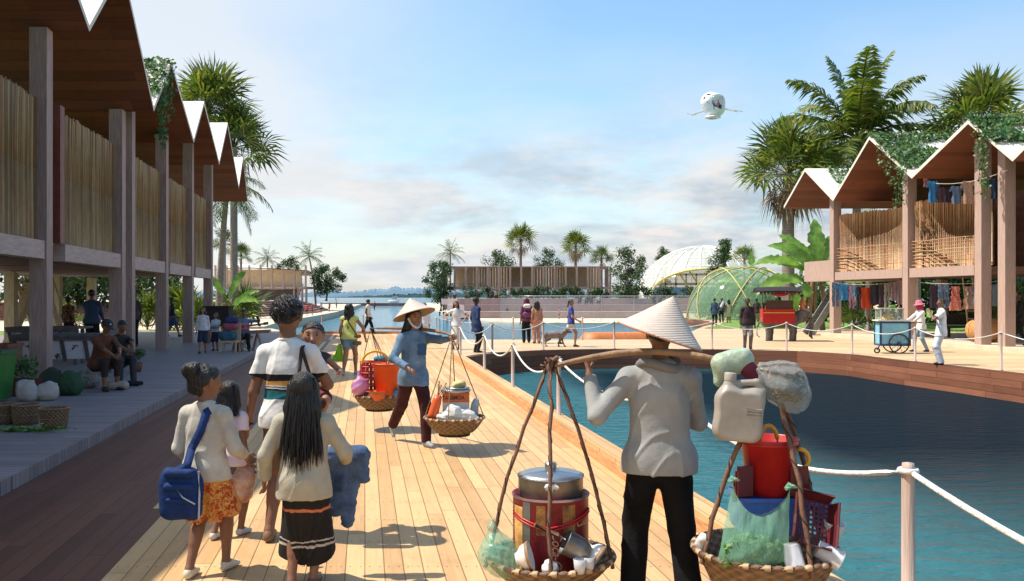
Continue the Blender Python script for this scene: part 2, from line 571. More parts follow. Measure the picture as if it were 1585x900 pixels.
# water
m = bpy.data.materials.new('water'); m.use_nodes = True; t = m.node_tree; p = t.nodes['Principled BSDF']
geo = N(t, 'ShaderNodeNewGeometry').outputs['Position']
sp = N(t, 'ShaderNodeSeparateXYZ', {0: geo})
tone = N(t, 'ShaderNodeTexNoise', {'Vector': geo, 'Scale': 0.12, 'Detail': 3.0}).outputs[0]
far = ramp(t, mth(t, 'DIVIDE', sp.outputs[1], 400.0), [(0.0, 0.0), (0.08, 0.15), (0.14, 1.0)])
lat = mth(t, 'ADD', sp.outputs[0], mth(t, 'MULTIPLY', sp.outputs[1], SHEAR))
deep = ramp(t, mth(t, 'ADD', mth(t, 'DIVIDE', lat, 14.3), mth(t, 'MULTIPLY', mth(t, 'SUBTRACT', tone, 0.5), 0.25)), [(0.36, 0.0), (0.50, 1.0)])  # mask: dark reflection and shade along the quay, painted into the water colour
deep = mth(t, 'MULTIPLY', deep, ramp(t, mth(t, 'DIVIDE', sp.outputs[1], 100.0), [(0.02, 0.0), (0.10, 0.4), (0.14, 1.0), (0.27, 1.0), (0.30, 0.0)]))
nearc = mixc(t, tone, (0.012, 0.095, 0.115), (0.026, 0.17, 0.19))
nearc = mixc(t, deep, nearc, (0.0015, 0.006, 0.012))  # painted dark reflection and shade along the quay, not deeper water
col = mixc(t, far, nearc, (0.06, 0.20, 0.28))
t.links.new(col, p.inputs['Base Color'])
p.inputs['Roughness'].default_value = 0.05
p.inputs['IOR'].default_value = 1.33
t.links.new(mth(t, 'SUBTRACT', 0.32, mth(t, 'MULTIPLY', deep, 0.30)), p.inputs['Specular IOR Level'])  # mirror reflection lowered where the dark is painted in
w1 = N(t, 'ShaderNodeTexNoise', {'Vector': N(t, 'ShaderNodeMapping', {'Vector': geo, 'Scale': (1.0, 2.6, 1), 'Rotation': (0, 0, 0.25)}).outputs[0], 'Scale': 1.5, 'Detail': 5.0, 'Roughness': 0.55, 'Distortion': 0.7}).outputs[0]
w2 = N(t, 'ShaderNodeTexNoise', {'Vector': N(t, 'ShaderNodeMapping', {'Vector': geo, 'Scale': (1.0, 2.2, 1)}).outputs[0], 'Scale': 5.5, 'Detail': 3.0}).outputs[0]
h = mth(t, 'ADD', w1, mth(t, 'MULTIPLY', w2, 0.32))
b = N(t, 'ShaderNodeBump', {'Height': h, 'Strength': 0.75, 'Distance': 0.16})
t.links.new(b.outputs[0], p.inputs['Normal'])
painted_dark = N(t, 'ShaderNodeBsdfDiffuse', {'Color': (0.004, 0.014, 0.022, 1)})  # matte share of the painted quay-side shade
mw = N(t, 'ShaderNodeMixShader', {0: mth(t, 'MULTIPLY', deep, 0.72), 1: p.outputs[0], 2: painted_dark.outputs[0]})
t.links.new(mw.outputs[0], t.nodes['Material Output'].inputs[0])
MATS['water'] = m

WZ = -0.62
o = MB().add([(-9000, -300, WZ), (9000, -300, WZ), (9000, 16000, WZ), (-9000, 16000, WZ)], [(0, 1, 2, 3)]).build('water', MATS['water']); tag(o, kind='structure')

DE, DL = 2.6, -3.1           # deck edges (lateral)
EDGE = [(-1.43, 24.8), (-0.85, 26.6), (-0.17, 27.75), (0.96, 28.75), (2.2, 29.2), (3.5, 29.4), (5.4, 29.35), (7.2, 29.0), (8.9, 28.2), (9.9, 26.7), (10.35, 23.9), (10.78, 22.0), (11.15, 20.0)]
deck = [LD(DL, -6)[:2], LD(DE, -6)[:2], LD(DE, 42)[:2], LD(DL, 42)[:2]]
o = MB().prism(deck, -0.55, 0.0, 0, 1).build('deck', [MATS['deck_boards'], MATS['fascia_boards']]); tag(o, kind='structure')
mb = MB()
kl = DE - 0.2
mb.lbox(kl, DE - 0.002, -6, 24.7, 0.002, 0.11, 0)
mb.lbox(kl + 0.012, DE + 0.02, -6, 24.72, 0.112, 0.15, 1)
mb.lbox(kl, DE - 0.002, 36.3, 42.0, 0.002, 0.11, 0)
mb.lbox(DL + 0.2, DE - 0.22, 41.85, 42.0, 0.002, 0.11, 0)
o = mb.build('kerb', [MATS['kerb_wood'], MATS['deck_boards']]); tag(o, kind='structure')
plat = [LD(-15, -6)[:2], LD(DL - 0.002, -6)[:2], LD(DL - 0.002, 41)[:2], LD(-15, 41)[:2]]
o = MB().prism(plat, -0.5, 0.13, 0, 0).build('platform', [MATS['grey_boards']]); tag(o, kind='structure')
right = EDGE + [LD(14.3, 12)[:2], LD(14.3, 1)[:2], (90, 1), (90, 300), (24, 300), (13.6, 59.5), (11, 52), (7.5, 40), (6, 36.2), LD(DE + 0.002, 36.2)[:2]]
o = MB().prism(right, -1.0, 0.0, 0, 1).build('quay', [MATS['quay_boards'], MATS['fascia_boards']]); tag(o, kind='structure')
# brown timber edging just above the water along the canal side of the quay
mb = MB()
E2 = EDGE + [LD(14.3, 12)[:2], LD(14.3, 1)[:2]]
for (a, c) in zip(E2[:-1], E2[1:]):
    d = Vector((c[0] - a[0], c[1] - a[1], 0)).normalized(); nrm = Vector((-d.y, d.x, 0)) * -1
    A, C = Vector((*a, 0)), Vector((*c, 0))
    mb.add([A + nrm * -0.25 + Vector((0, 0, .004)), C + nrm * -0.25 + Vector((0, 0, .004)), C + nrm * 0.03 + Vector((0, 0, .004)), A + nrm * 0.03 + Vector((0, 0, .004)),
            A + nrm * 0.03 + Vector((0, 0, -.66)), C + nrm * 0.03 + Vector((0, 0, -.66))], [(0, 1, 2, 3), (3, 2, 5, 4)])
o = mb.build('quay_edge', [MATS['fascia_boards']]); tag(o, kind='structure')
lawn = [(10.4, 48.8), (14, 47.9), (18.5, 47.5), (24, 40), (27, 12), (80, 12), (80, 130), (30, 130), (15, 63), (12, 53)]
o = MB().prism(lawn, 0.001, 0.03).build('lawn', [MATS['grass']]); tag(o, kind='structure')
left = [(-90, -6), LD(-15.01, -6)[:2], LD(-15.01, 41.02)[:2], LD(DL, 41.02)[:2], (-10.0, 42.1), (-12.2, 47), (-14.2, 51.7), (-15.6, 60), (-16.5, 68), (-17.8, 82), (-20, 103), (-36, 216), (-95, 216)]
o = MB().prism(left, -1.0, 0.0).build('promenade', [MATS['pale_paving']]); tag(o, kind='structure')
o = MB().prism([(-80, 0), LD(-15.2, 0)[:2], LD(-15.2, 41.3)[:2], (-13.5, 41.3), (-16, 44.5), (-80, 46)], 0.001, 0.03).build('lawn', [MATS['grass']]); tag(o, kind='structure')
farp = [(-33, 300), (-19, 194), (-10.3, 133), (-6.7, 109), (-4.3, 93), (-2.85, 86), (-1.2, 81.2), (0.6, 78.4), (2.6, 77.1), (7.9, 76.6), (14.3, 77), (23.9, 299), (24, 340), (-33, 340)]
o = MB().prism(farp, -1.0, -0.5, 0, 0).build('promenade', [MATS['pale_paving'], MATS['fascia_boards']]); tag(o, kind='structure')
o = MB().prism([(-50, 236), (-24, 236), (-24, 243), (-50, 243)], -1.0, 0.1, 0, 0).build('pier', [MATS['terrace_boards']]); tag(o, kind='structure')

# hills across the water
def ridge(name, dist, x0, x1, hmax, seed, m, n=260, jag=0.3, spikes=()):
    rg = random.Random(seed); ph = [rg.uniform(0, 6) for _ in range(6)]
    V, F = [], []
    for i in range(n + 1):
        t_ = i / n; x = x0 + (x1 - x0) * t_
        e = min(1, t_ * 4, (1 - t_) * 4)
        hh = hmax * e * (0.62 + 0.22 * math.sin(9 * t_ + ph[0]) + 0.14 * math.sin(23 * t_ + ph[1]) + jag * (rg.random() - .5))
        for c, s_ in spikes:
            hh += s_ * max(0, 1 - abs(t_ - c) * 90)
        V += [(x, dist, WZ - 1), (x, dist + hh * .8, max(hh, 1) * .7), (x, dist + hh * 1.6, max(hh, 1)), (x, dist + 900, WZ - 1)]
    for i in range(n):
        for k in range(3):
            F.append((i * 4 + k, i * 4 + 4 + k, i * 4 + 5 + k, i * 4 + 1 + k))
    o = mkmesh(name, V, F, m, smooth=False); tag(o, kind='structure')
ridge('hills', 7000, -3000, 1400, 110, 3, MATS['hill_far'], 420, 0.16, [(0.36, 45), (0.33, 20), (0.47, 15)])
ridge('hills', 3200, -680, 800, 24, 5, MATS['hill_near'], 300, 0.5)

# ------------------------------------------------------------------ stepped terraces
t0 = thing('terrace_seating', 'curved dark timber seating terrace of low steps behind the far-side basin promenade', 'terrace', (-25, 70, 0))
fr = [(-60, 62), (-30, 66), (-24, 71), (-21.5, 78), (-20.6, 87), (-20.9, 97), (-24, 118), (-30, 142), (-38, 166)]
for i in range(7):
    pl = [(x - .62 * i - .2 * max(0, i - 3), y + .62 * i) for x, y in fr] + [(-80, 172), (-80, 62 + i)]
    MB((-25, 70, 0)).prism(pl, 0.001 + 0.175 * i, 0.175 * (i + 1), 0).build('step', [MATS['terrace_boards']], t0)
MB((-25, 70, 0)).prism([(x - 5.2, y + 5) for x, y in fr] + [(-80, 172), (-80, 68)], 1.226, 1.30).build('coping', [MATS['pale_paving']], t0)
t0 = thing('terrace_seating', 'pinkish stone terrace of three broad steps below the bamboo pavilion', 'terrace', (5, 94, -.5))
mat('terrace_stone', (0.40, 0.30, 0.29), 0.8, 0.12, 1.2)
for i, (a, bb) in enumerate(((-6.0, 24), (-7.2, 25), (-8.2, 30))):
    f0 = 94 + 4.5 * i
    MB((5, 94, -.5)).prism([(a, f0 + 2), (a + 2, f0), (bb, f0), (bb, 109), (a, 109)], -.499 + .66 * i, -.5 + .66 * (i + 1)).build('step', [MATS['terrace_stone']], t0)
    MB((5, 94, -.5)).prism([(a + 1.9, f0 - .1), (bb, f0 - .1), (bb, f0 + .6), (a + 1.9, f0 + .6)], -.498 + .66 * (i + 1), -.45 + .66 * (i + 1)).build('coping', [MATS['pale_paving']], t0)

# ------------------------------------------------------------------ stilt houses with folded roofs
def bamboo_wall(mb, pts, z0, z1, r=0.036, mi=0, gap=0.066, jit=0.03, rg=rnd):
    pts = [Vector(p) for p in pts]
    for a, c in zip(pts[:-1], pts[1:]):
        L = (c - a).length; n = max(1, int(L / gap))
        for i in range(n):
            q = a.lerp(c, (i + .5) / n)
            rr = r * rg.uniform(.85, 1.08)
            mb.tube([(q.x, q.y, z0), (q.x + rg.uniform(-.01, .01), q.y, z1 + rg.uniform(-jit, jit))], rr, 6, mi, True)


def house(side, le, lc, v0, rg_, v1, cols, label, bays, deep=10.0, bam='bamboo', colm='column_wood', beam='beam_wood', upper=True, rail=False, stair=None, red=None):
    (d0, z0), (dr, zr), (d1, z1) = v0, rg_, v1
    O = LD(lc, d0, 0.13 if side < 0 else 0.0)
    base = O[2]
    H = thing('stilt_house', label, 'house', O, group='timber stilt houses with folded roofs')
    # roof: two sloping sheets, pale on top and brown boards below
    V = []
    for d, z in ((d0, z0), (dr, zr), (d1, z1)):
        e = Vector(LD(le, d, z)); i_ = e + Vector((side * deep, 0, 0))
        V += [e, i_, e + Vector((0, 0, .13)), i_ + Vector((0, 0, .13))]
    mb = MB(O)
    mb.add(V, [(2, 3, 7, 6), (6, 7, 11, 10)], 0)
    mb.add(V, [(0, 4, 5, 1), (4, 8, 9, 5)], 1)
    mb.add(V, [(0, 2, 6, 4), (4, 6, 10, 8), (1, 5, 7, 3), (5, 9, 11, 7)], 0)
    mb.build('roof', [MATS['roof_white'], MATS['soffit_boards']], H)
    def zroof(d):
        return z0 + (zr - z0) * (d - d0) / (dr - d0) if d < dr else zr + (z1 - zr) * (d - dr) / (d1 - dr)
    for d in cols:
        for bk, (la, w_) in enumerate(((lc, .33), (lc + side * 4.6, .3))):
            top = min(zroof(max(d0, min(d1, d))), zroof(max(d0, min(d1, d + .33)))) - 0.02
            a, c = sorted((la, la + side * w_))
            MB(O).lbox(a, c, d, d + .33, base, top if not bk else 2.44, 0).build('column', [MATS[colm if not bk else 'brace_wood' if side < 0 else colm]], H)
    for (a, c) in bays:
        x0, x1 = sorted((lc + side * .03, lc + side * .3))
        MB(O).lbox(x0, x1, a, c, 2.42, 2.76, 0).build('floor_beam', [MATS[beam]], H)
        n = 9
        mb = MB(O)
        if rail:
            pts = [LD(lc + side * (.55 + .38 * math.sin(i / n * 4.6 + .4)), a + .1 + (c - a - .2) * i / n) for i in range(n + 1)]
        else:
            pts = [LD(lc + side * (.2 + .03 * math.sin(i * 1.7)), a + (c - a) * i / n) for i in range(n + 1)]
        zt = 5.45 if side < 0 else 5.2
        bamboo_wall(mb, pts, 2.77, zt)
        if rail:
            mb.grid([[(p[0] + .07, p[1], z) for p in pts] for z in (2.78, zt - .08)])
        mb.build('screen', [MATS[bam]], H)
        if rail:
            mb = MB(O)
            for k in range(8):
                z = 2.86 + k * .125
                mb.tube([LD(lc + side * (.12 + .04 * math.sin(j * .9 + k)), a + .05 + (c - a - .1) * j / 6, z + rnd.uniform(-.02, .02)) for j in range(7)], .016, 5)
            for j in range(9):
                mb.tube([LD(lc + side * .15, a + .2 + (c - a - .4) * j / 8, 2.77), LD(lc + side * .15, a + .2 + (c - a - .4) * j / 8, 3.75)], .014, 5)
            mb.build('railing', [MATS['bamboo_warm']], H)
        x0, x1 = sorted((lc + side * .32, lc + side * 6.5))
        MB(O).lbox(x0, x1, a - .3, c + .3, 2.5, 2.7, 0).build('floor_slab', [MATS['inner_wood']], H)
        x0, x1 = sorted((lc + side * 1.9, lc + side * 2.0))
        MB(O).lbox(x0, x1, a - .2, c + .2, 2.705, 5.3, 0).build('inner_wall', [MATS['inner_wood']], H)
        if red:
            MB(O).lbox(lc - .25, lc - .03, a - .3, a - .05, 2.77, 5.5).build('door_post', [MATS['red_pole']], H)
    if stair is not None:
        mb = MB(O)
        d = stair; l = lc + side * 4.2
        a, c = Vector(LD(l, d, base)), Vector(LD(l, d - 2.3, 2.5))
        for q in (0, .9):
            off = Vector((side * q, 0, 0))
            mb.bar(a + off, c + off, .05, .26)
        for k in range(9):
            q = a.lerp(c, (k + .6) / 9.2)
            mb.box(q + Vector((side * .45, 0, .04)), (.88, .24, .035))
        s_ = mb.build('stair', [MATS['brace_wood']], H)
        mb = MB(O)
        mb.tube([a + Vector((0, 0, .9)), c + Vector((0, 0, .9))], .02, 6)
        for k in range(5):
            q = a.lerp(c, k / 4); mb.tube([q, q + Vector((0, 0, .9))], .012, 5)
        mb.build('handrail', [MATS['brace_wood']], s_)
        bar = MB(O)
        bar.bar(LD(lc + side * 4.75, d - 3.6, base + .1), LD(lc + side * 4.75, d - 1.2, 2.45), .22, .3)
        bar.build('brace', [MATS['brace_wood']], H)
    return H


LE, LC = -5.3, -6.0
Lv = [(-0.5, 6.3), (5.6, 6.4), (11.5, 6.7), (17.4, 6.8), (22.7, 6.35), (28.0, 6.46), (32.9, 6.5), (38.0, 6.24), (40.8, 6.0)]
Lr = [(2.6, 6.8), (8.5, 7.0), (14.6, 8.4), (19.8, 8.85), (24.8, 8.02), (29.8, 8.02), (34.9, 8.3), (39.3, 7.65)]
Lcols = [[5.2], [11.1], [17.05], [22.35], [23.3, 27.3], [31.4], [35.4], []]
Lbays = [[(0, 5.15)], [(5.8, 11.05)], [(11.5, 17.03)], [(18.2, 22.33)], [(23.65, 27.28)], [(28.0, 31.38)], [(32.2, 35.38)], []]
Ldesc = ['house of the shaded row beside the viewer, outside the picture, shading the deck', 'house of the shaded row next to the picture edge, outside it, shading the deck',
         'dark folded roof house at the picture edge, closest to the viewer, above the sacks',
         'second stilt house of the shaded row, its tall roof fold above the peeling stall',
         'shaded stilt house whose white roof gable is draped with hanging ivy',
         'fourth house of the shaded row, narrow white roof gable without ivy',
         'fifth house of the shaded row, its last columns by the schoolgirls',
         'small roof fold ending the shaded row beside the leaning coconut palm']
for i in range(8):
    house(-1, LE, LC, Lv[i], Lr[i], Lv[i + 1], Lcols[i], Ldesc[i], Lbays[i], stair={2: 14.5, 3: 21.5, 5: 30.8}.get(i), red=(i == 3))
RE, RC = 19.4, 20.1
Rv = [(22.0, 5.95), (27.1, 5.87), (32.1, 5.87), (37.5, 5.78), (41.9, 5.75)]
Rr = [(24.4, 7.3), (29.1, 7.27), (34.8, 7.76), (39.9, 7.24)]
Rdesc = ['sunny stilt house cut by the picture edge, white roof slope under ivy',
         'sunny stilt house with clothes drying under its upper brown roof fold',
         'sunny stilt house above the blue food cart, broad ivy mat on its roof',
         'small outermost roof fold of the sunny row, hanging out over the banana plants']
Rcols = [[23.2, 28.4 - 1.6], [28.4, 29.5], [33.5], [38.8]]
Rbays = [[(23.6, 28.38 - 1.6)], [(29.9, 33.45)], [(33.9, 38.75)], []]
Rv2 = [(21.6, 5.9), (27.1, 5.76), (32.1, 5.9), (37.5, 5.67), (41.9, 5.79)]
for i in range(4):
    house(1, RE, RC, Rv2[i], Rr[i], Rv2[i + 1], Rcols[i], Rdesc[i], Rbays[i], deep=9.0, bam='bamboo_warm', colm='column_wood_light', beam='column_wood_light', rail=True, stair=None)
mb = MB(); mb.lbox(RC - .35, 30.5, 22, 39.2, 0.001, 0.14)
o = mb.build('plinth', [MATS['pale_paving']]); tag(o, kind='structure')
o = thing('timber_bench', 'boxy beige timber bay jutting from the end of the sunny house row', 'balcony', LD(RC, 40, 2.4))
MB(LD(RC, 40, 2.4)).lbox(RC + .1, RC + 3, 39.15, 41.6, 2.4, 3.3).build('parapet', [MATS['column_wood_light']], o)
o.name = 'balcony_box'

# ------------------------------------------------------------------ far pavilions
def pavilion(label, x0, x1, d, n, seed, swoop=0.0, hed=True, cut=0.0):
    O = (x0, d, 0); rg = random.Random(seed)
    P = thing('pavilion', label, 'building', O)
    dep = 9
    MB(O).prism([(x0, d), (x1, d), (x1 - 1, d + dep), (x0 + 1, d + dep)], 2.65, 2.95).build('floor_slab', [MATS['beam_wood']], P)
    mb = MB(O)
    k = 12
    for i in range(k):
        a, c = i / k, (i + 1) / k
        za, zc = 5.3 - swoop * (1 - a) * .0 + swoop * math.sin(a * 3.1) * .0, 5.3
        zi = 5.3 + swoop
        mb.add([(x0 + (x1 - x0) * a, d - .3, 5.3), (x0 + (x1 - x0) * c, d - .3, 5.3), (x0 + (x1 - x0) * c, d + dep, zi), (x0 + (x1 - x0) * a, d + dep, zi),
                (x0 + (x1 - x0) * a, d - .3, 5.42), (x0 + (x1 - x0) * c, d - .3, 5.42), (x0 + (x1 - x0) * c, d + dep, zi + .12), (x0 + (x1 - x0) * a, d + dep, zi + .12)],
               [(3, 2, 1, 0), (4, 5, 6, 7), (0, 1, 5, 4), (2, 3, 7, 6)])
    mb.build('roof', [MATS['roof_white' if swoop else 'column_wood_light']], P)
    for i in range(n + 1):
        x = x0 + (x1 - x0) * i / n
        MB(O).box((x, d - .36, 2.72), (.24, .24, 5.4)).build('column', [MATS['column_wood_light']], P)
        if i in (0, n):
            for q in (2.5, 5):
                MB(O).box((x, d + q, 2.7), (.24, .24, 5.2)).build('column', [MATS['column_wood_light']], P)
    MB(O).box(((x0 + x1) / 2, d + 4, 4.1), (x1 - x0 - 2 - cut, .2, 2.3)).build('wall', [mat('pale_bamboo_wall', (0.68, 0.52, 0.34), .7, .2, 3, (6, 1, 1))], P)
    x = x0 + 1.2 + cut * .5; mb = None
    while x < x1 - 1.2 - cut * .5:
        q = 1 if math.sin(x * .9 + seed) > -.35 else 0
        if mb and not q: mb.build('screen', [mat('pale_slat', (0.62, 0.46, 0.30), .6, .15, 3, island=[(0.66, 0.50, 0.33), (0.56, 0.40, 0.25), (0.70, 0.58, 0.42)])], P); mb = None
        if q and not mb: mb = MB(O)
        if q: mb.box((x, d + .3 + .5 * math.sin(x * 1.1), 4.1), (.16, .1, 2.35), rg.uniform(-.5, .5))
        x += .34
    if mb: mb.build('screen', [mat('pale_slat', (0.62, 0.46, 0.30), .6, .15, 3, island=[(0.66, 0.50, 0.33), (0.56, 0.40, 0.25), (0.70, 0.58, 0.42)])], P)
    MB(O).box(((x0 + x1) / 2, d + .45, 3.3), (x1 - x0 - .6, .05, .06)).build('handrail', [MATS['column_wood']], P)
    return P
pavilion('long flat roofed bamboo pavilion behind the stone terrace with palms above it', -8.3, 11.9, 110, 15, 4)
P2 = thing('pavilion', 'pale curved roof pavilion on slim columns behind the timber seating terrace', 'building', (-30, 110, 0))
O = (-30, 110, 0)
MB(O).prism([(-36, 110), (-25, 110), (-24.5, 117), (-36, 120)], 2.7, 2.95).build('floor_slab', [MATS['beam_wood']], P2)
MB(O).box((-30.6, 111, 4.0), (9.6, .25, 2.1)).build('wall', [mat('pale_bamboo_wall', (0.68, 0.52, 0.34), .7, .2, 3, (6, 1, 1))], P2)
for i in range(9):
    MB(O).box((-36 + i * 1.37, 109.8, 4.1), (.2, .22, 2.9)).build('column', [MATS['column_wood_light']], P2)
for i in range(4):
    MB(O).box((-26.6 + i * .5, 110.4, 1.35), (.22, .22, 2.7)).build('column', [MATS['column_wood_light']], P2)
rows = [[(-36.4 + 11.6 * i / 14, 109.6 + 6 * j, 5.1 + .55 * math.sin((i / 14 + .25 * j) * 4.2) * (0.3 + j) + .1 * j) for i in range(15)] for j in (0, .5, 1)]
MB(O).grid(rows).grid([[(p[0], p[1], p[2] - .1) for p in r] for r in rows[::-1]]).build('roof', [MATS['roof_white']], P2)
mat('shade_wall', (0.30, 0.27, 0.25), 0.8)
MB(O).box((-31, 114, 1.4), (8, .3, 2.5)).build('ground_wall', [MATS['shade_wall']], P2)

# ------------------------------------------------------------------ big shell roof and garden dome
mat('dome_skin', (0.66, 0.70, 0.68), 0.25, 0.1, 1.5, alpha=0.5, bump=0.05)
mat('dome_rib', (0.80, 0.78, 0.70), 0.5, 0.05)
mat('dome_timber', (0.52, 0.50, 0.16), 0.6, 0.15)
mat('blue_panel', (0.10, 0.22, 0.42), 0.4, 0.1)
mat('glass_green', (0.30, 0.50, 0.32), 0.08, 0.15, 2.0, alpha=0.30, bump=0.05)
mat('bamboo_rib', (0.55, 0.44, 0.16), 0.5, 0.15)
C = Vector((28.5, 135, 0))
D = thing('shell_roof', 'large ribbed pale shell dome with an open arched front on yellow timber props', 'dome', C)
rx, rz = 9.6, 7.6
def shell(a, e):
    return Vector((C.x + rx * math.cos(a) * math.cos(e), C.y + rx * math.sin(a) * math.cos(e), 1.6 + rz * math.sin(e)))
V, F = [], []
na, ne = 48, 12
for j in range(ne + 1):
    for i in range(na):
        V.append(shell(2 * math.pi * i / na, math.pi / 2 * j / ne))
for j in range(ne):
    for i in range(na):
        am = 2 * math.pi * (i + .5) / na; em = math.pi / 2 * (j + .5) / ne
        da = abs((am - math.radians(262) + math.pi) % (2 * math.pi) - math.pi)
        if da < .95 and em < .55 * math.sqrt(max(0, 1 - (da / .95) ** 2)): continue
        F.append((j * na + i, j * na + (i + 1) % na, (j + 1) * na + (i + 1) % na, (j + 1) * na + i))
MB(C).add(V, F, 0, True).build('skin', [MATS['dome_skin']], D)
mb = MB(C)
for i in range(0, 24):
    a = 2 * math.pi * i / 24
    da = abs((a - math.radians(262) + math.pi) % (2 * math.pi) - math.pi)
    e0 = .55 * math.sqrt(max(0, 1 - (da / .95) ** 2)) if da < .95 else 0
    mb.tube([shell(a, e0 + (1.55 - e0) * k / 10) + Vector((0, 0, .05)) for k in range(11)], .11, 5)
for e in (.2, .4, .62, .84, 1.06, 1.3):
    seg = []
    for i in range(49):
        a = math.radians(262) + .96 + (2 * math.pi - 1.92) * i / 48 if e < .5 else 2 * math.pi * i / 48
        seg.append(shell(a, e))
    mb.tube(seg, .07, 5)
mb.build('rib', [MATS['dome_rib']], D)
arch = [shell(math.radians(262) + .95 * math.cos(k / 16 * math.pi), .56 * math.sin(k / 16 * math.pi)) for k in range(17)]
MB(C).tube(arch, .17, 6).build('arch', [MATS['dome_timber']], D)
for k, (a, c) in enumerate(((-2.6, -4.5), (-2.2, .5), (-2, 2.6), (-.8, -3.4), (3.2, 6.4), (2.9, 1.2))):
    MB(C).tube([(C.x + a, C.y - 6.5, 1.6), (C.x + c, C.y - 6.0, 4.9 + .25 * k)], .16, 6).build('prop', [MATS['dome_timber']], D)
mb = MB(C).box((C.x, C.y - 2.5, 3.6), (15, .2, .35)).box((C.x, C.y - 2.5, 5.0), (13, .2, .3))
for k in range(9): mb.box((C.x - 6 + k * 1.5, C.y - 2.5, 3.4), (.22, .2, 3.4))
mb.build('gallery', [MATS['brace_wood']], D)
MB(C).box((C.x, C.y - 4.5, 1.6), (17, .3, 3.0)).build('base_wall', [MATS['blue_panel']], D)
for k, (x, y) in enumerate(((20.5, 120), (27, 118))): pass

C2 = Vector((17.3, 68, 0.03))
G = thing('garden_dome', 'transparent green plant dome with bamboo ribs on the lawn', 'greenhouse', C2)
rr = 4.15
def gd(a, e): return Vector((C2.x + rr * math.cos(a) * math.cos(e), C2.y + rr * math.sin(a) * math.cos(e), .03 + rr * 1.0 * math.sin(e)))
V, F = [], []
for j in range(11):
    for i in range(40): V.append(gd(2 * math.pi * i / 40, math.pi / 2 * j / 10))
for j in range(10):
    for i in range(40): F.append((j * 40 + i, j * 40 + (i + 1) % 40, (j + 1) * 40 + (i + 1) % 40, (j + 1) * 40 + i))
MB(C2).add(V, F, 0, True).build('skin', [MATS['glass_green']], G)
for k in range(6):
    # arcs of great circles, leaning across one another
    ax = Vector((math.cos(k * math.pi / 6), math.sin(k * math.pi / 6), 0))
    tilt = Vector((-ax.y * .42, ax.x * .42, 1)).normalized() if k % 2 else Vector((ax.y * .42, -ax.x * .42, 1)).normalized()
    MB(C2).tube([C2 + (ax * math.cos(q / 24 * math.pi) + tilt * math.sin(q / 24 * math.pi)) * (rr + .04) for q in range(25)], .045, 6).build('rib', [MATS['bamboo_rib']], G)

# glass balustrade along the far promenade
mat('clear_glass', (0.8, 0.9, 0.9), 0.03, 0, alpha=0.08, bump=0)
mat('steel', (0.6, 0.6, 0.62), 0.35, 0.05, metal=0.8)
BG = thing('glass_balustrade', 'tall clear glass balustrade with thin pale top rail before the stone terrace', 'balustrade', (2, 80, -.5))
xs = [-1.0 + 3.0 * i for i in range(9)]
by = lambda x: 81 + abs(x - 7) * .12
for i, x in enumerate(xs[:-1]):
    MB((2, 80, -.5)).box((x + 1.5, by(x), .65), (2.85, .02, 2.2)).build('pane', [MATS['clear_glass']], BG)
for x in xs:
    MB((2, 80, -.5)).box((x, by(x), .65), (.06, .06, 2.3)).build('post', [MATS['steel']], BG)
MB((2, 80, -.5)).tube([(x, by(x), 1.8) for x in xs], .03, 6).build('rail', [MATS['steel']], BG)
# ------------------------------------------------------------------ plants
G1 = [(0.045, 0.085, 0.018), (0.07, 0.12, 0.02), (0.10, 0.15, 0.03), (0.035, 0.065, 0.016), (0.13, 0.17, 0.04)]
G2 = [(0.022, 0.055, 0.018), (0.035, 0.075, 0.022), (0.05, 0.10, 0.028), (0.07, 0.12, 0.035)]
G3 = [(0.17, 0.21, 0.03), (0.24, 0.25, 0.045), (0.11, 0.17, 0.03), (0.30, 0.28, 0.06)]
mat('palm_leaf', (0.1, 0.15, 0.04), 0.42, 0.25, 1.2, bump=0.1, island=G1, transluc=0.28)
mat('palm_leaf_yellow', (0.1, 0.15, 0.04), 0.42, 0.3, 0.8, bump=0.1, island=G3 + G1, transluc=0.3)
mat('tree_leaf', (0.06, 0.1, 0.03), 0.5, 0.3, 0.6, bump=0.1, island=G2, transluc=0.25)
mat('ivy_leaf', (0.06, 0.1, 0.03), 0.45, 0.3, 2, bump=0.1, island=[(0.03, 0.10, 0.035), (0.05, 0.14, 0.04), (0.09, 0.18, 0.05), (0.12, 0.17, 0.05)], transluc=0.25)
mat('dead_frond', (0.26, 0.17, 0.09), 0.8, 0.3, 2, island=[(0.30, 0.20, 0.11), (0.20, 0.13, 0.07), (0.36, 0.27, 0.16)])
mat('palm_trunk', (0.24, 0.20, 0.17), 0.85, 0.4, 5, (1, 1, 5), 0.8, 10, (0.6, 0.6, 4))
mat('bark', (0.13, 0.09, 0.06), 0.9, 0.35, 4, (1, 1, .3), 0.8, 10, (1, 1, .3))
mat('banana_leaf', (0.10, 0.22, 0.035), 0.35, 0.3, 2, (1, 1, 1), 0.3, 18, rgb2=(0.20, 0.34, 0.07), transluc=0.35)
mat('banana_stem', (0.20, 0.15, 0.08), 0.7, 0.4, 5, (1, 1, .3))


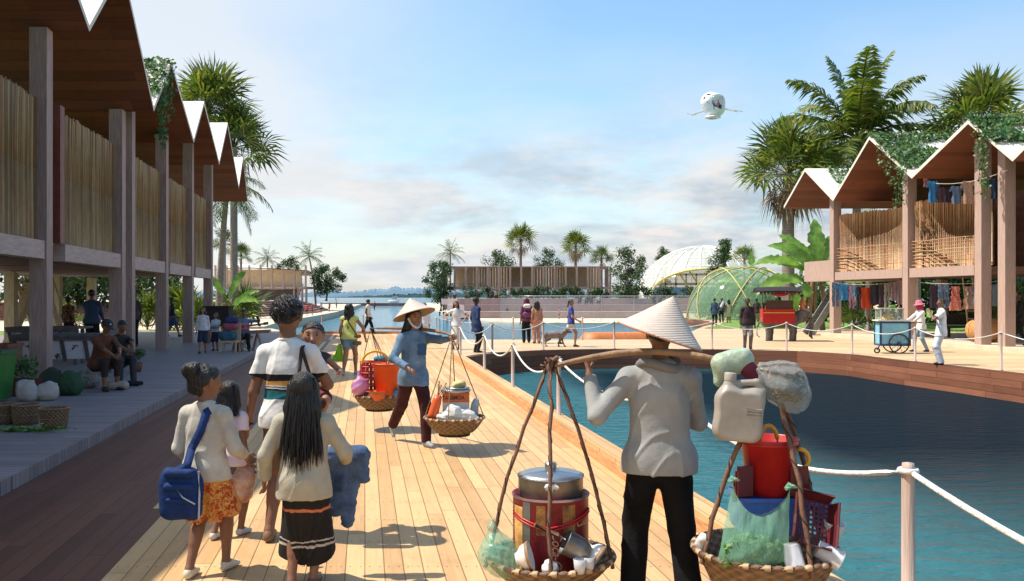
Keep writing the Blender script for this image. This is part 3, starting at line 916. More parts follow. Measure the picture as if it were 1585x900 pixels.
def feather_palm(label, base, h, L, n=20, lean=(0, 0), leafm='palm_leaf', seed=1, tr=0.15, e0=80, e1=-25, group=None, droop=1.0, nl=24):
    rg = random.Random(seed)
    P = thing('palm_tree', label, 'palm tree', base, 0, group)
    top = Vector((lean[0], lean[1], h))
    pts = [Vector((lean[0] * (i / 8) ** 1.6, lean[1] * (i / 8) ** 1.6, h * i / 8)) for i in range(9)]
    mb = MB()
    mb.tube(pts, [tr * (1.35 if i == 0 else 1.0 - .35 * i / 8) for i in range(9)], 9)
    mb.build('trunk', [MATS['palm_trunk']], P)
    mb = MB()
    for i in range(n):
        a = i * 2.39996 + rg.uniform(-.25, .25)
        e = R(e0 + (e1 - e0) * (i / (n - 1)) ** .85 + rg.uniform(-7, 7))
        hd = Vector((math.cos(a), math.sin(a), 0)); d = hd * math.cos(e) + Vector((0, 0, math.sin(e)))
        l = L * rg.uniform(.85, 1.05); p = top.copy(); pts = [p.copy()]; K = 10
        for k in range(K):
            d = (d + Vector((0, 0, -.13 * droop * (0.4 + k / K)))).normalized(); p = p + d * l / K; pts.append(p.copy())
        mb.tube(pts, [.035 * (1 - .8 * k / K) * l / 2.5 for k in range(K + 1)], 4, cap=False)
        sd = hd.cross(Vector((0, 0, 1)))
        for k in range(nl):
            t_ = .12 + .88 * (k + .5) / nl; q = t_ * K; i0 = min(K - 1, int(q)); c = pts[i0].lerp(pts[i0 + 1], q - i0); fd = (pts[i0 + 1] - pts[i0]).normalized()
            ll = l * .26 * math.sin(math.pi * (.16 + .8 * t_)) ** .7
            for s_ in (-1, 1):
                o_ = (sd * s_ * .8 + fd * .65 + Vector((0, 0, rg.uniform(-.55, .12)))).normalized() * ll * rg.uniform(.8, 1.1)
                wv = fd * (l * .017)
                tip = c + o_ + Vector((0, 0, -ll * .28))
                mid = c + o_ * .55
                mb.add([c - wv * .5, c + wv * .5, mid + wv * .7, tip, mid - wv * .7], [(0, 1, 2, 4), (4, 2, 3)])
    mb.build('crown', [MATS[leafm]], P)
    return P


def fans(mb, top, rad, n, rg, emin, emax, bl, nb=13, spread=2.0, pet=True, hang=0.12):
    for i in range(n):
        a = i * 2.39996 + rg.uniform(-.3, .3); e = R(rg.uniform(emin, emax))
        d = Vector((math.cos(a) * math.cos(e), math.sin(a) * math.cos(e), math.sin(e)))
        pl = rad * rg.uniform(.4, .62)
        c = top + d * pl
        if pet: mb.tube([top, top + d * pl * .5, c], [.03, .025, .015], 4, cap=False)
        x, y, _ = basis(d)
        rl = rg.uniform(-.9, .9); x, y = x * math.cos(rl) + y * math.sin(rl), y * math.cos(rl) - x * math.sin(rl)
        b = bl * rad * rg.uniform(.85, 1.1)
        for k in range(nb):
            q = -spread + 2 * spread * k / (nb - 1)
            v = (d * math.cos(q) + x * math.sin(q)).normalized()
            ln = b * (1 - .18 * abs(q) / spread) * rg.uniform(.88, 1.08)
            wd = v.cross(y).normalized() * ln * .045
            m_ = c + v * ln * .55 + y * (.05 * ln); tp = c + v * ln + Vector((0, 0, -ln * hang * rg.uniform(.3, 1.8)))
            mb.add([c, m_ + wd, tp, m_ - wd], [(0, 1, 2, 3)])


def fan_palm(label, base, h, rad, n=36, seed=1, dead=10, tr=0.2, leafm='palm_leaf', group=None, lean=(0, 0)):
    rg = random.Random(seed)
    P = thing('palm_tree', label, 'palm tree', base, 0, group)
    top = Vector((lean[0], lean[1], h))
    MB().tube([Vector((lean[0] * t_ * t_, lean[1] * t_ * t_, h * t_)) for t_ in (0, .15, .4, .7, 1)], [tr * 1.4, tr * 1.05, tr, tr * .95, tr * .85], 9).build('trunk', [MATS['palm_trunk']], P)
    mb = MB(); fans(mb, top, rad, n, rg, -22, 88, .62); mb.build('crown', [MATS[leafm]], P)
    if dead:
        mb = MB(); fans(mb, top, rad * .8, dead, rg, -85, -38, .55, 9, 1.1, True, .4); mb.build('dead_fronds', [MATS['dead_frond']], P)
    return P


def leafcloud(mb, rg, cs, per, size, flat=.5, squ=1.0):
    for (c, r) in cs:
        for i in range(per):
            v = Vector((rg.gauss(0, 1), rg.gauss(0, 1), rg.gauss(0, 1))).normalized()
            p = c + Vector((v.x * r, v.y * r, v.z * r * squ)) * (rg.random() ** .4)
            n_ = (v + Vector((rg.uniform(-1, 1), rg.uniform(-1, 1), rg.uniform(-.3, 1.2))) * .9).normalized()
            x, y, _ = basis(n_); s_ = size * rg.uniform(.6, 1.25)
            rl = rg.uniform(0, 6.28); x, y = x * math.cos(rl) + y * math.sin(rl), y * math.cos(rl) - x * math.sin(rl)
            mb.add([p - x * s_ * .5, p + y * s_ * flat * .5 + n_ * s_ * .08, p + x * s_ * .5, p - y * s_ * flat * .5 + n_ * s_ * .08], [(0, 1, 2, 3)])


def leaf_tree(label, base, h, wd, seed=1, trunk=.35, size=.27, nc=40, per=95, group=None, name='tree', leafm='tree_leaf'):
    rg = random.Random(seed)
    P = thing(name, label, 'tree', base, 0, group)
    mb = MB(); th = h * trunk
    mb.tube([(0, 0, 0), (rg.uniform(-.1, .1), .05, th * .6), (0, 0, th * 1.1), (0, 0, h * .75)], [.2, .15, .12, .04], 7)
    cs = []
    for i in range(nc):
        z = rg.random(); ang = rg.uniform(0, 6.28)
        prof = math.sin(math.pi * (.12 + .8 * z)) ** .8
        q = rg.random() ** .5 * wd * .5 * prof
        c = Vector((math.cos(ang) * q, math.sin(ang) * q, th * .8 + (h - th * .8) * (.05 + .9 * z)))
        cs.append((c, wd * rg.uniform(.10, .2)))
        if i % 4 == 0:
            mb.tube([(0, 0, min(c.z - .2, th * .8 + .3 * c.z)), c], [.07, .02], 5)
    mb.build('trunk', [MATS['bark']], P)
    mb = MB(); leafcloud(mb, rg, cs, per, size); mb.build('crown', [MATS[leafm]], P)
    return P


def bladeleaf(mb, base, d, L, W, rg, K=18, droop=.08, cup=.25):
    p = Vector(base); d = Vector(d).normalized(); sd = d.cross(Vector((rg.uniform(-.5, .5), -1, rg.uniform(.3, 1.1)))).normalized()
    rows = []
    for k in range(K + 1):
        t_ = k / K; wv = W * .5 * (math.sin(math.pi * min(1, .06 + t_ * .97)) ** .55) * (rg.uniform(.9, 1.0) if rg.random() < .7 else rg.uniform(.6, .8))
        up = sd.cross(d)
        rows.append([p - sd * wv + up * wv * cup * rg.uniform(.2, 1), p - sd * wv * .5 + up * wv * cup * .2, p, p + sd * wv * .5 + up * wv * cup * .2, p + sd * wv + up * wv * cup * rg.uniform(.2, 1)])
        d = (d + Vector((0, 0, -droop * (.3 + t_)))).normalized(); p = p + d * L / K
    mb.grid(rows, 0, True)


def banana(label, base, leaves, seed=1, hs=2.2, nst=3):
    rg = random.Random(seed)
    P = thing('banana_plant', label, 'plant', base)
    mb = MB()
    for i in range(nst):
        x, y = rg.uniform(-.5, .5), rg.uniform(-.3, .3)
        mb.tube([(x, y, 0), (x * 1.2, y, hs * .5), (x * .7, y, hs)], [.17, .14, .09], 8)
    mb.build('stem', [MATS['banana_stem']], P)
    for (x, z, ang, e, L, W) in leaves:
        mb = MB(); d = Vector((math.cos(R(ang)) * math.cos(R(e)), math.sin(R(ang)) * math.cos(R(e)), math.sin(R(e))))
        b = Vector((x, 0, z)); mb.tube([(x * .6, 0, z - .6), b, b + d * .5], [.05, .035, .02], 5)
        bladeleaf(mb, b + d * .4, d, L, W, rg); mb.build('leaf', [MATS['banana_leaf']], P)
    return P


def shrub(label, base, h, wd, seed=1, kind='leaf', leafm='tree_leaf', n=22, name='shrub', size=.2, per=70, group=None):
    rg = random.Random(seed)
    P = thing(name, label, 'shrub', base, 0, group)
    mb = MB()
    if kind == 'fan':
        fans(mb, Vector((0, 0, .15)), h, n, rg, 12, 88, .6)
    elif kind == 'spiky':
        for i in range(n):
            a, e = i * 2.4, R(rg.uniform(15, 85)); d = Vector((math.cos(a) * math.cos(e), math.sin(a) * math.cos(e), math.sin(e)))
            x, y, _ = basis(d); l = h * rg.uniform(.7, 1.1)
            mb.add([x * -.05, x * .05, d * l * .6 + x * .06 - Vector((0, 0, .02)), d * l - Vector((0, 0, l * .12)), d * l * .6 - x * .06], [(0, 1, 2, 4), (4, 2, 3)])
    else:
        cs = [(Vector((rg.uniform(-.5, .5) * wd, rg.uniform(-.3, .3) * min(wd, 1.5), rg.uniform(.15, .85) * h)), h * rg.uniform(.2, .32)) for _ in range(n)]
        leafcloud(mb, rg, cs, per, size)
    MB().tube([(0, 0, 0), (0, 0, .3 * h)], [.05, .03], 5).build('stem', [MATS['bark']], P)
    mb.build('foliage', [MATS[leafm]], P)
    return P


def GX(px, d, z=0.0):
    return ((px - 792.5) * d / FPX, d, z)


# the shaded row's side
fan_palm('tall fan palm rising behind the shaded row, uppermost crown above the ivy gable', GX(322, 50), 11.8, 3.0, 60, 11, 8, .2, 'palm_leaf_yellow')
fan_palm('fan palm behind the shaded row, crown just below the tallest one', GX(362, 49), 9.8, 2.6, 50, 12, 8, .2, 'palm_leaf_yellow')
feather_palm('leaning coconut palm with pale ringed trunk beside the last shaded house', GX(338, 45), 7.3, 2.7, 18, (.55, -.3), seed=5, tr=.19, e0=60, e1=-50, droop=1.3)
fan_palm('small fan palm crown seen beside the coconut trunk', GX(347, 72), 6.0, 1.35, 30, 13, 6, .15)
fan_palm('round dense fan palm behind the curved roof pavilion', GX(373, 100), 6.2, 1.6, 34, 14, 0, .15)
feather_palm('feathery palm rising from the middle of the curved roof pavilion', GX(414, 126), 6.9, 2.4, 18, (0, 0), seed=6, nl=14)
feather_palm('feathery palm with bent trunk at the end of the curved roof pavilion', GX(489, 118), 7.0, 2.5, 18, (-.9, 0), seed=8, nl=14)
leaf_tree('dark round tree between the two feathery palms', GX(447, 128), 7.4, 4.2, 21)
leaf_tree('lone leafy tree by the water at the end of the timber terrace', GX(505, 112, 1.2), 4.5, 4.3, 22, .3)
for i, (x, d, h, wd, lb) in enumerate(((190, 75, 8, 8, 'dark tree behind the blue shirted man, in the shade of the ground floor'), (235, 82, 8, 8, 'dark tree seen between the second pair of shaded columns'),
                                       (120, 70, 8, 9, 'dark tree seen over the peeling stall'), (40, 66, 8, 9, 'dark tree seen past the yellow braces'))):
    leaf_tree(lb, GX(x, d), h, wd, 30 + i, .2, .5, 40, 60)
for i, (x, d, h, lb) in enumerate(((228, 46, 1.9, 'sunlit fan leaved shrub right of the man in the grey shirt'), (283, 47, 2.3, 'tall sunlit fan leaved shrub behind the running girl'),
                                   (305, 46, 1.7, 'yellow green fan shrub behind the schoolgirls'), (372, 50, 2.4, 'pale fan leaved shrub behind the guitar player'), (262, 50, 2.0, 'yellow fan shrub behind the shaded columns'), (90, 45, 1.6, 'fan shrub in the garden behind the peeling stall'))):
    shrub(lb, GX(x, d, .03), h, 2, 40 + i, 'fan', 'palm_leaf_yellow', 26)
banana('banana plant with one long drooping leaf beside the coconut trunk', GX(352, 44), [(.1, 1.2, -40, 25, 2.3, .5), (0, 1.5, 200, 60, 1.6, .4), (0, 1.4, 60, 65, 1.7, .45), (.2, 1.0, -10, 50, 1.5, .4)], 3, 1.4, 2)
# beyond the far basin
leaf_tree('leafy tree at the water end of the bamboo pavilion', GX(682, 108), 6.0, 4.2, 23, .2)
feather_palm('feathery palm standing over the water end of the bamboo pavilion', GX(697, 121), 7.6, 2.5, 18, (0, 0), seed=9, nl=14)
leaf_tree('wide dark tree behind the bamboo pavilion, next to the feathery palm', GX(768, 128), 8.2, 5.6, 24, .35)
fan_palm('tallest fan palm behind the bamboo pavilion', GX(806, 125), 9.3, 2.7, 44, 15, 12, .2, 'palm_leaf_yellow')
leaf_tree('dark tree behind the pavilion between the two fan palms', GX(848, 128), 8.8, 4.6, 25, .35)
fan_palm('second fan palm behind the bamboo pavilion', GX(891, 124), 8.4, 2.4, 44, 16, 12, .2, 'palm_leaf_yellow')
fan_palm('short fan palm at the dome end of the bamboo pavilion', GX(931, 122), 6.9, 1.9, 34, 17, 4, .18)
leaf_tree('tall leafy tree in front of the shell dome', GX(972, 104), 7.3, 4.6, 26, .25, .27, 52, 95)
leaf_tree('tree crown rising behind the shell dome', GX(1026, 158), 10.6, 4.2, 27, .3)
leaf_tree('tall tree before the dome edge, above the garden dome', GX(1122, 112), 8.9, 4.0, 28, .3, .27, 48, 95)
fan_palm('small fan palm between the tall tree and the banana leaves', GX(1152, 100), 5.9, 1.7, 30, 18, 3, .15, 'palm_leaf_yellow')
for i, (x, wd) in enumerate(((755, 6.0), (808, 4.5), (850, 4.0), (895, 4.5), (940, 4.0), (1000, 6), (1050, 5))):
    lbs = ['nearest the open columns', 'under the bamboo screens', 'below the tallest fan palm', 'below the second fan palm', 'below the short fan palm', 'before the leafy tree', 'before the blue dome wall']
    shrub('trailing green hedge along the top of the stone terrace, ' + lbs[i], GX(x, 106.5, 1.48), 1.5, wd, 60 + i, n=26, name='hedge', size=.28, per=45, group='hedges on the stone terrace')
# the sunny row's side
fan_palm('large fan palm with a skirt of dead fronds beside the outermost roof fold', GX(1220, 50), 8.5, 3.2, 64, 19, 26, .34, 'palm_leaf_yellow')
feather_palm('great feathery palm with golden sheaths towering behind the sunny houses', GX(1326, 53), 10.9, 5.7, 28, (0, 0), 'palm_leaf_yellow', 7, .3, 84, -22, droop=1.15, nl=64)
fan_palm('large fan palm behind the ivy roofs at the picture edge', GX(1515, 50), 11.0, 3.3, 64, 20, 8, .34, 'palm_leaf_yellow')
banana('broad banana plant with big sunlit leaves at the end of the sunny houses', GX(1262, 45.5), [(-.2, 2.9, 165, 30, 2.7, .85), (.1, 3.0, 80, 78, 2.5, 1.0), (0, 2.9, 150, 62, 2.4, .95), (-.3, 2.5, 190, 8, 2.7, .95), (.1, 2.2, 215, -8, 1.9, .8), (.1, 2.9, 175, 48, 2.6, .85), (.2, 2.2, -20, 25, 1.8, .8), (.3, 2.9, 40, 66, 2.2, .85), (-.1, 2.0, 200, -20, 1.6, .75)], 4, 2.9, 4)
banana('banana plant standing behind the garden dome', GX(1163, 74), [(-.2, 2.6, 160, 25, 2.6, .7), (.1, 3.0, 88, 80, 2.2, .6), (.2, 2.7, 30, 45, 2.4, .7), (0, 2.4, 190, 15, 2.0, .6)], 6, 2.6, 2)
for i, (x, d, h, wd, lb) in enumerate(((1310, 62, 4.6, 9, 'dark leafy tree behind the drying laundry of the food cart house'), (1400, 60, 4.4, 9, 'dark leafy tree behind the vendor in the red hat'),
                                       (1490, 58, 4.6, 9, 'dark leafy tree behind the hanging denim'), (1580, 56, 4.4, 8, 'dark leafy tree at the picture edge behind the sunny row'))):
    leaf_tree(lb, GX(x, d, .03), h, wd, 50 + i, .1, .5, 44, 60)
shrub('spiky pale plant behind the man in black at the picture edge', GX(1574, 38, .03), 2.4, 1, 71, 'fan', 'palm_leaf_yellow', 24)
shrub('low spiky plant behind the laundry beside the ladder', GX(1322, 47, .03), 1.3, 1, 72, 'fan', 'palm_leaf', 22)
for i, (x, d) in enumerate(((1344, 46), (1420, 45))):
    fan_palm('pale spotted palm trunk behind the laundry, ' + ('by the food cart' if i == 0 else 'by the red hat'), GX(x, d, .03), 5.0, 1.4, 20, 80 + i, 0, .16)
# plants filling the garden dome
mb = MB(C2); rg = random.Random(77)
cs = []
for i in range(110):
    a, q = rg.uniform(0, 6.28), rg.random() ** .5 * 3.3
    cs.append((Vector((C2.x + q * math.cos(a), C2.y + q * math.sin(a), .3 + rg.random() * max(.3, (2.9 - q * .55)))), .55))
leafcloud(mb, rg, cs, 60, .26, .35)
o = mb.build('foliage', [mat('dome_plants', (0.12, 0.2, 0.06), 0.6, 0.3, 1, bump=0, island=[(0.10, 0.18, 0.06), (0.16, 0.26, 0.08), (0.07, 0.13, 0.05), (0.22, 0.30, 0.12)], transluc=0.3)])
o.location = C2; tag(o, 'mass of tall green plants filling the transparent garden dome', 'plants', kind='stuff')


def ivy(label, a, c, up, n, strands, seed, nrm, size=.14):
    """leaf mat between two points of a roof edge, reaching 'up' along the slope, with hanging strands"""
    rg = random.Random(seed); a, c, up, nrm = Vector(a), Vector(c), Vector(up), Vector(nrm).normalized()
    O = a.lerp(c, .5)
    P = thing('ivy', label, 'climbing plant', O, 0, 'ivy hanging over the folded roofs')
    mb = MB(O)
    for i in range(n):
        s_, t_ = rg.random(), rg.random()
        if t_ > .45 + .55 * (.5 + .5 * math.sin(s_ * 11 + seed)): continue
        p = a.lerp(c, s_) + up * t_ + nrm * rg.uniform(.03, .16)
        n_ = (nrm + Vector((rg.uniform(-1, 1), rg.uniform(-1, 1), rg.uniform(-1, 1))) * .8).normalized()
        x, y, _ = basis(n_); z = size * rg.uniform(.6, 1.2)
        mb.add([p - x * z * .5, p - y * z * .45, p + x * z * .5, p + y * z * .6], [(0, 1, 2, 3)])
    mb.build('leaf_mat', [MATS['ivy_leaf']], P)
    for (q, ln) in strands:
        mb = MB(O); p0 = a.lerp(c, q)
        pts = [p0 + nrm * .08 + Vector((rg.uniform(-.06, .06), rg.uniform(-.06, .06), -ln * k / 8)) for k in range(9)]
        mb.tube(pts, .008, 4, cap=False)
        for i in range(int(34 * ln)):
            k = rg.random() * 8; i0 = min(7, int(k)); p = pts[i0].lerp(pts[i0 + 1], k - i0) + Vector((rg.uniform(-.1, .1), rg.uniform(-.1, .1), 0))
            n_ = Vector((rg.uniform(-1, 1), rg.uniform(-1, .2), rg.uniform(-.2, 1))).normalized(); x, y, _ = basis(n_); z = size * rg.uniform(.5, .95)
            mb.add([p - x * z * .5, p - y * z * .45, p + x * z * .5, p + y * z * .6], [(0, 1, 2, 3)])
        mb.build('strand', [MATS['ivy_leaf']], P)
    return P


# near slope of a fold: runs from valley V to ridge R going away
def slope_pts(le, v, r, t_):
    A, B = Vector(LD(le, v[0], v[1] + .13)), Vector(LD(le, r[0], r[1] + .13))
    return A.lerp(B, t_)
def ivy_fold(label, le, side, v, r, t0_, t1_, wid, n, strands, seed, x0=0.0):
    A, B = slope_pts(le, v, r, t0_), slope_pts(le, v, r, t1_)
    nr = (B - A).cross(Vector((side, 0, 0))); nr = nr if nr.z > 0 else -nr
    ivy(label, A + Vector((side * x0, 0, 0)), B + Vector((side * x0, 0, 0)), Vector((side * wid, 0, 0)), n, strands, seed, nr)
ivy_fold('ivy trailing down the white gable of the shaded row', LE, -1, Lv[4], Lr[4], .2, 1.0, 2.4, 900, [(.15, .9), (.3, 1.5), (.45, 1.9), (.6, 1.7), (.75, 1.2), (.9, 1.6), (.98, 1.3)], 3)
ivy_fold('dense ivy mat over the roof valley of the food cart house', RE, 1, Rv2[2], Rr[2], .15, 1.02, 3.2, 2600, [(.02, .9), (.1, 1.5), (.2, 1.8), (.35, 1.2), (.5, 1.0), (.65, .9)], 4, -.05)
ivy_fold('dark ivy mat spilling over the roof valley above the pair of columns', RE, 1, Rv2[1], Rr[1], .35, 1.02, 2.2, 1500, [(.3, 1.9), (.4, 2.1), (.5, 1.8), (.62, 1.2)], 5, -.05)
ivy_fold('thin ivy patch on the outermost small white gable', RE, 1, Rv2[3], Rr[3], .1, 1.0, 1.6, 520, [(.1, .4), (.3, .5)], 6, .8)

# ------------------------------------------------------------------ rope railing
mat('post_wood', (0.46, 0.34, 0.28), 0.5, 0.25, 4, (12, 12, .6), 0.35, 10, (14, 14, .5))
mat('rope_white', (0.80, 0.78, 0.74), 0.85, 0.12, 30, bump=0.9, bscale=55, bst=(1, 1, 1))
PROTO = None
def post(p, label, z=0.0):
    global PROTO
    if PROTO is None:
        PROTO = thing('rail_post', label, 'post', (p[0], p[1], z), 0, 'posts of the rope railing')
        prof = [(.052, 0), (.052, .87), (.05, .9), (.04, .915), (.0001, .92)]
        MB().lathe([(.048, 0), (.048, .02), (.032, .025), (.030, .88), (.027, .91), (.0001, .915)], n=16).build('shaft', [MATS['post_wood']], PROTO)
        ring = [Vector((  .038 * math.cos(a / 12 * 6.283), .038 * math.sin(a / 12 * 6.283), .875)) for a in range(13)]
        MB().tube(ring, .014, 6).build('rope_ring', [MATS['rope_white']], PROTO)
        return PROTO
    o = copy_tree(PROTO); o.location = (p[0], p[1], z); o['label'] = label
    return o
def rope(a, b, label, sag=.16, r=.014):
    A, B = Vector((a[0], a[1], a[2] + .875)), Vector((b[0], b[1], b[2] + .875))
    pts = catenary(A, B, sag, 18)
    o = MB(A).tube(pts, r, 7).build('rope', [MATS['rope_white']], None, A)
    return tag(o, label, 'rope', 'white ropes slung between the posts')
chain = [(LD(DE - .08, .45), 'out of the picture beside the viewer'), (LD(DE - .03, 4.28), 'largest, at the corner'), (LD(DE - .06, 7.3), 'hidden by the grey jacketed vendor'),
         (LD(DE - .05, 11.9), 'behind the soup basket sticks'), (LD(DE - .05, 15.6), 'before the footbridge corner'), (LD(DE - .05, 19.3), 'near the walking vendor'), (LD(DE - .05, 24.2), 'where deck and footbridge meet')]
for p, l in chain: post(p, 'round timber rail post on the deck kerb ' + l, 0.004)
for (a, la), (b, lb) in zip(chain[:-1], chain[1:]):
    rope((a[0], a[1], .004), (b[0], b[1], .004), 'white deck kerb rope ending at the post ' + lb, .2 if b[1] < 12 else .3)
br = [(-0.6, 27.6, 'before the suited man'), (1.0, 29.0, 'before the couple'), (3.35, 29.65, 'hidden just past the dog walker'), (6.5, 29.4, 'left of the man in the dark suit'), (8.65, 28.5, 'before the red howdah'), (10.15, 27.0, 'between howdah and food cart'), (10.65, 23.9, 'before the food cart wheel'), (11.3, 20.9, 'beside the man in white'), (LD(14.45, 16.5)[0], 16.5, 'past the picture edge')]
prev = (*LD(DE - .05, 24.2)[:2], .004)
for x, y, l in br:
    post((x, y), 'slim rail post on the brown quay edge ' + l, 0.004)
    rope(prev, (x, y, .004), 'white quay edge rope ending ' + l, .22, .012)
    prev = (x, y, .004)
br = [(-3.0, 35.9, 'at the deck end'), (0.05, 35.9, 'beside the couple'), (2.8, 35.9, 'beyond the dog walker'), (5.6, 35.9, 'half hidden by the big cone hat')]
prev = None
for x, y, l in br:
    post((x, y), 'slim rail post beyond the footbridge ' + l, 0.0)
    if prev: rope(prev, (x, y, 0), 'white rope beyond the footbridge ending ' + l, .2, .012)
    prev = (x, y, 0)
for x, l in ((-8.8, 'by the black trousered man'), (-6.9, 'behind the walking vendor')):
    post((x, 41.9), 'slim rail post at the end of the main deck ' + l, 0.0)
# ------------------------------------------------------------------ people
mat('skin_tan', (0.34, 0.17, 0.10), 0.5, 0.12, 5, bump=0.15, bscale=60, spec=0.35)
mat('skin_brown', (0.22, 0.105, 0.06), 0.5, 0.12, 5, bump=0.15, bscale=60, spec=0.35)
mat('skin_dark', (0.085, 0.042, 0.026), 0.5, 0.12, 5, bump=0.15, bscale=60, spec=0.35)
mat('hair_black', (0.012, 0.009, 0.008), 0.38, 0.4, 30, (1, 1, .15), 0.8, 60, (1.2, 1.2, .12), spec=0.5)
mat('eye_white', (0.7, 0.68, 0.65), 0.2, 0.02, bump=0)
mat('eye_dark', (0.02, 0.012, 0.01), 0.15, 0.02, bump=0)
mat('lip', (0.30, 0.11, 0.085), 0.5, 0.05, bump=0)
V3 = lambda *a: np.array(a, float)


def nrm(v):
    v = np.array(v, float); return v / max(1e-9, np.linalg.norm(v))


def ik(a, c, l1, l2, hint):
    d = c - a; L = np.linalg.norm(d); mxl = (l1 + l2) * .995
    if L > mxl: c = a + d / L * mxl; d = c - a; L = mxl
    x = (l1 * l1 - l2 * l2 + L * L) / (2 * L); hgt = math.sqrt(max(0, l1 * l1 - x * x)); u = d / L
    h = np.array(hint, float); h = h - u * (h @ u); h = nrm(h)
    return a + u * x + h * hgt, c


def face_dir(fx, fy):
    return math.atan2(-fx, fy)


PEOPLE = {}
def person(label, p, face, H, vox=.012, hs=1.0, bw=1.0, skin='skin_tan', hair='short', shirt=None, pants=None, skirt=None, shoes=(.03, .03, .03), group=None,
           hip=None, lean=(0, 0), tw=0, rh=None, lh=None, rf=None, lf=None, reh=None, leh=None, rkh=(0.1, 1, 0), lkh=(-.1, 1, 0), head=(0, 0), tilt=(0, 0), curl=.35, rfd=None, lfd=None, key=None, seed=1,
           eyes=False, haird=None, fing=None, shw=1.0, hat=None):
    """a figure from one joint set: continuous body, clothes as skins over it; local +y is where the person faces"""
    W = bw
    pel = V3(0, 0, .53) * H if hip is None else np.array(hip, float) * H
    up = nrm((lean[0], lean[1], 1)); ct, st_ = math.cos(R(tw)), math.sin(R(tw))
    rt = V3(ct, st_, 0); fw = V3(-st_, ct, 0)
    rt = nrm(rt - up * (rt @ up)); fw = np.cross(up, rt)
    chest = pel + up * .19 * H; nb = pel + up * .292 * H
    sr, sl_ = nb - up * .036 * H + rt * .093 * H * W * shw, nb - up * .036 * H - rt * .093 * H * W * shw
    q = H * hs
    hu = nrm(up + rt * tilt[0] + fw * tilt[1])
    hc = nb + hu * ((.04 - .03 * max(0, min(.5, hs - 1.1))) * H + (.072 - .022 * max(0, min(.5, hs - 1.1))) * q)
    a, b_ = R(head[0]), R(head[1])
    f0 = V3(-math.sin(a + R(tw)), math.cos(a + R(tw)), 0); f0 = nrm(f0 - hu * (f0 @ hu))
    f = nrm(f0 * math.cos(b_) + hu * math.sin(b_)); hup = nrm(hu * math.cos(b_) - f0 * math.sin(b_)); hr = np.cross(f, hup)
    T = lambda v: np.array(v, float) * H
    rw = T(rh) if rh is not None else sr + V3(.035, .03, -.305) * H
    lw = T(lh) if lh is not None else sl_ + V3(-.035, .03, -.305) * H
    re, rw = ik(sr, rw, .172 * H, .15 * H, reh or (.25, -1, -.2))
    le, lw = ik(sl_, lw, .172 * H, .15 * H, leh or (-.25, -1, -.2))
    hr_, hl_ = pel + V3(.044 * W, 0, -.02) * H, pel + V3(-.044 * W, 0, -.02) * H
    ra = T(rf) if rf is not None else V3(.055, 0, .042) * H
    la = T(lf) if lf is not None else V3(-.055, 0.01, .042) * H
    rk, ra = ik(hr_, ra, .245 * H, .245 * H, rkh)
    lk, la = ik(hl_, la, .245 * H, .245 * H, lkh)
    fine = vox < .0095
    S = SDF(); k = .018 * H
    ins = .92
    S.c(pel - up * .01 * H, chest, .073 * H * W * ins, .084 * H * W * ins, k, fw, .66)
    S.c(chest, nb - up * .045 * H, .084 * H * W * ins, .07 * H * W * ins, k, fw, .66)
    S.c(hr_, hl_, .059 * H * W * ins, None, k, V3(0, 1, 0), .85)
    S.c(sr, sl_, .028 * H * ins, None, k)
    for s0 in (sr, sl_): S.c(nb + up * .0 * H, s0, .028 * H * ins, .026 * H * ins, k)
    S.c(nb - up * .03 * H, hc - hu * .02 * q - f * .006 * q, .032 * H, .027 * q, k)
    # head
    S.c(hc + hup * .012 * q - f * .008 * q, hc + hup * .010 * q + f * .006 * q, .053 * q, .05 * q, .012 * q, hr, .87)
    S.c(hc + f * .016 * q - hup * .008 * q, hc + f * .026 * q - hup * .040 * q, .043 * q, .022 * q, .012 * q, hr, .92)
    if vox < .02:
        S.c(hc + f * .052 * q + hup * .004 * q, hc + f * .066 * q - hup * .014 * q, .006 * q, .0085 * q, .008 * q)
        for s_ in (-1, 1):
            S.c(hc + hr * s_ * .047 * q - f * .004 * q + hup * .010 * q, hc + hr * s_ * .045 * q - hup * .012 * q, .012 * q, .008 * q, .005 * q, hr, .45)
            S.c(hc + hr * s_ * .019 * q + f * .055 * q + hup * .012 * q, hc + hr * s_ * .021 * q + f * .055 * q + hup * .011 * q, .007 * q, None, .012 * q, op=-1)
        S.c(hc + f * .05 * q - hr * .013 * q - hup * .031 * q, hc + f * .05 * q + hr * .013 * q - hup * .031 * q, .006 * q, None, .006 * q)
    # arms and hands
    hands = {}
    for sgn, s0, e0, w0, hk in ((1, sr, re, rw, 'r'), (-1, sl_, le, lw, 'l')):
        S.c(s0, e0, .0275 * H, .0225 * H, k * .8); S.c(e0, w0, .0225 * H, .0148 * H, k * .6)
        fd = nrm(w0 - e0)
        inn = nrm(np.cross(fd, fw) * sgn) if abs(fd @ fw) < .9 else V3(-sgn, 0, 0)
        inn = nrm(inn - fd * (inn @ fd)); side = np.cross(fd, inn)
        if side @ fw < 0: side = -side
        pe = w0 + fd * .05 * H
        S.c(w0, pe, .015 * H, .021 * H, .01 * H, inn, .5)
        cu = (fing or {}).get(hk, curl)
        tips = []
        for j in range(4):
            b0 = pe + side * (.0165 - .011 * j) * H - fd * .006 * H; ln = (.040, .044, .041, .033)[j] * H
            d1 = nrm(fd * math.cos(cu) + inn * math.sin(cu)); d2 = nrm(fd * math.cos(2.3 * cu) + inn * math.sin(2.3 * cu))
            m1 = b0 + d1 * ln * .5; m2 = m1 + d2 * ln * .5
            rr = max(.0053 * H, vox * .75)
            S.c(b0, m1, rr, None, .002 * H); S.c(m1, m2, rr, rr * .85, .002 * H); tips.append(m2)
        t0 = w0 + fd * .018 * H + side * .014 * H; t1 = t0 + nrm(fd * .7 + side * .7 + inn * .3) * .026 * H
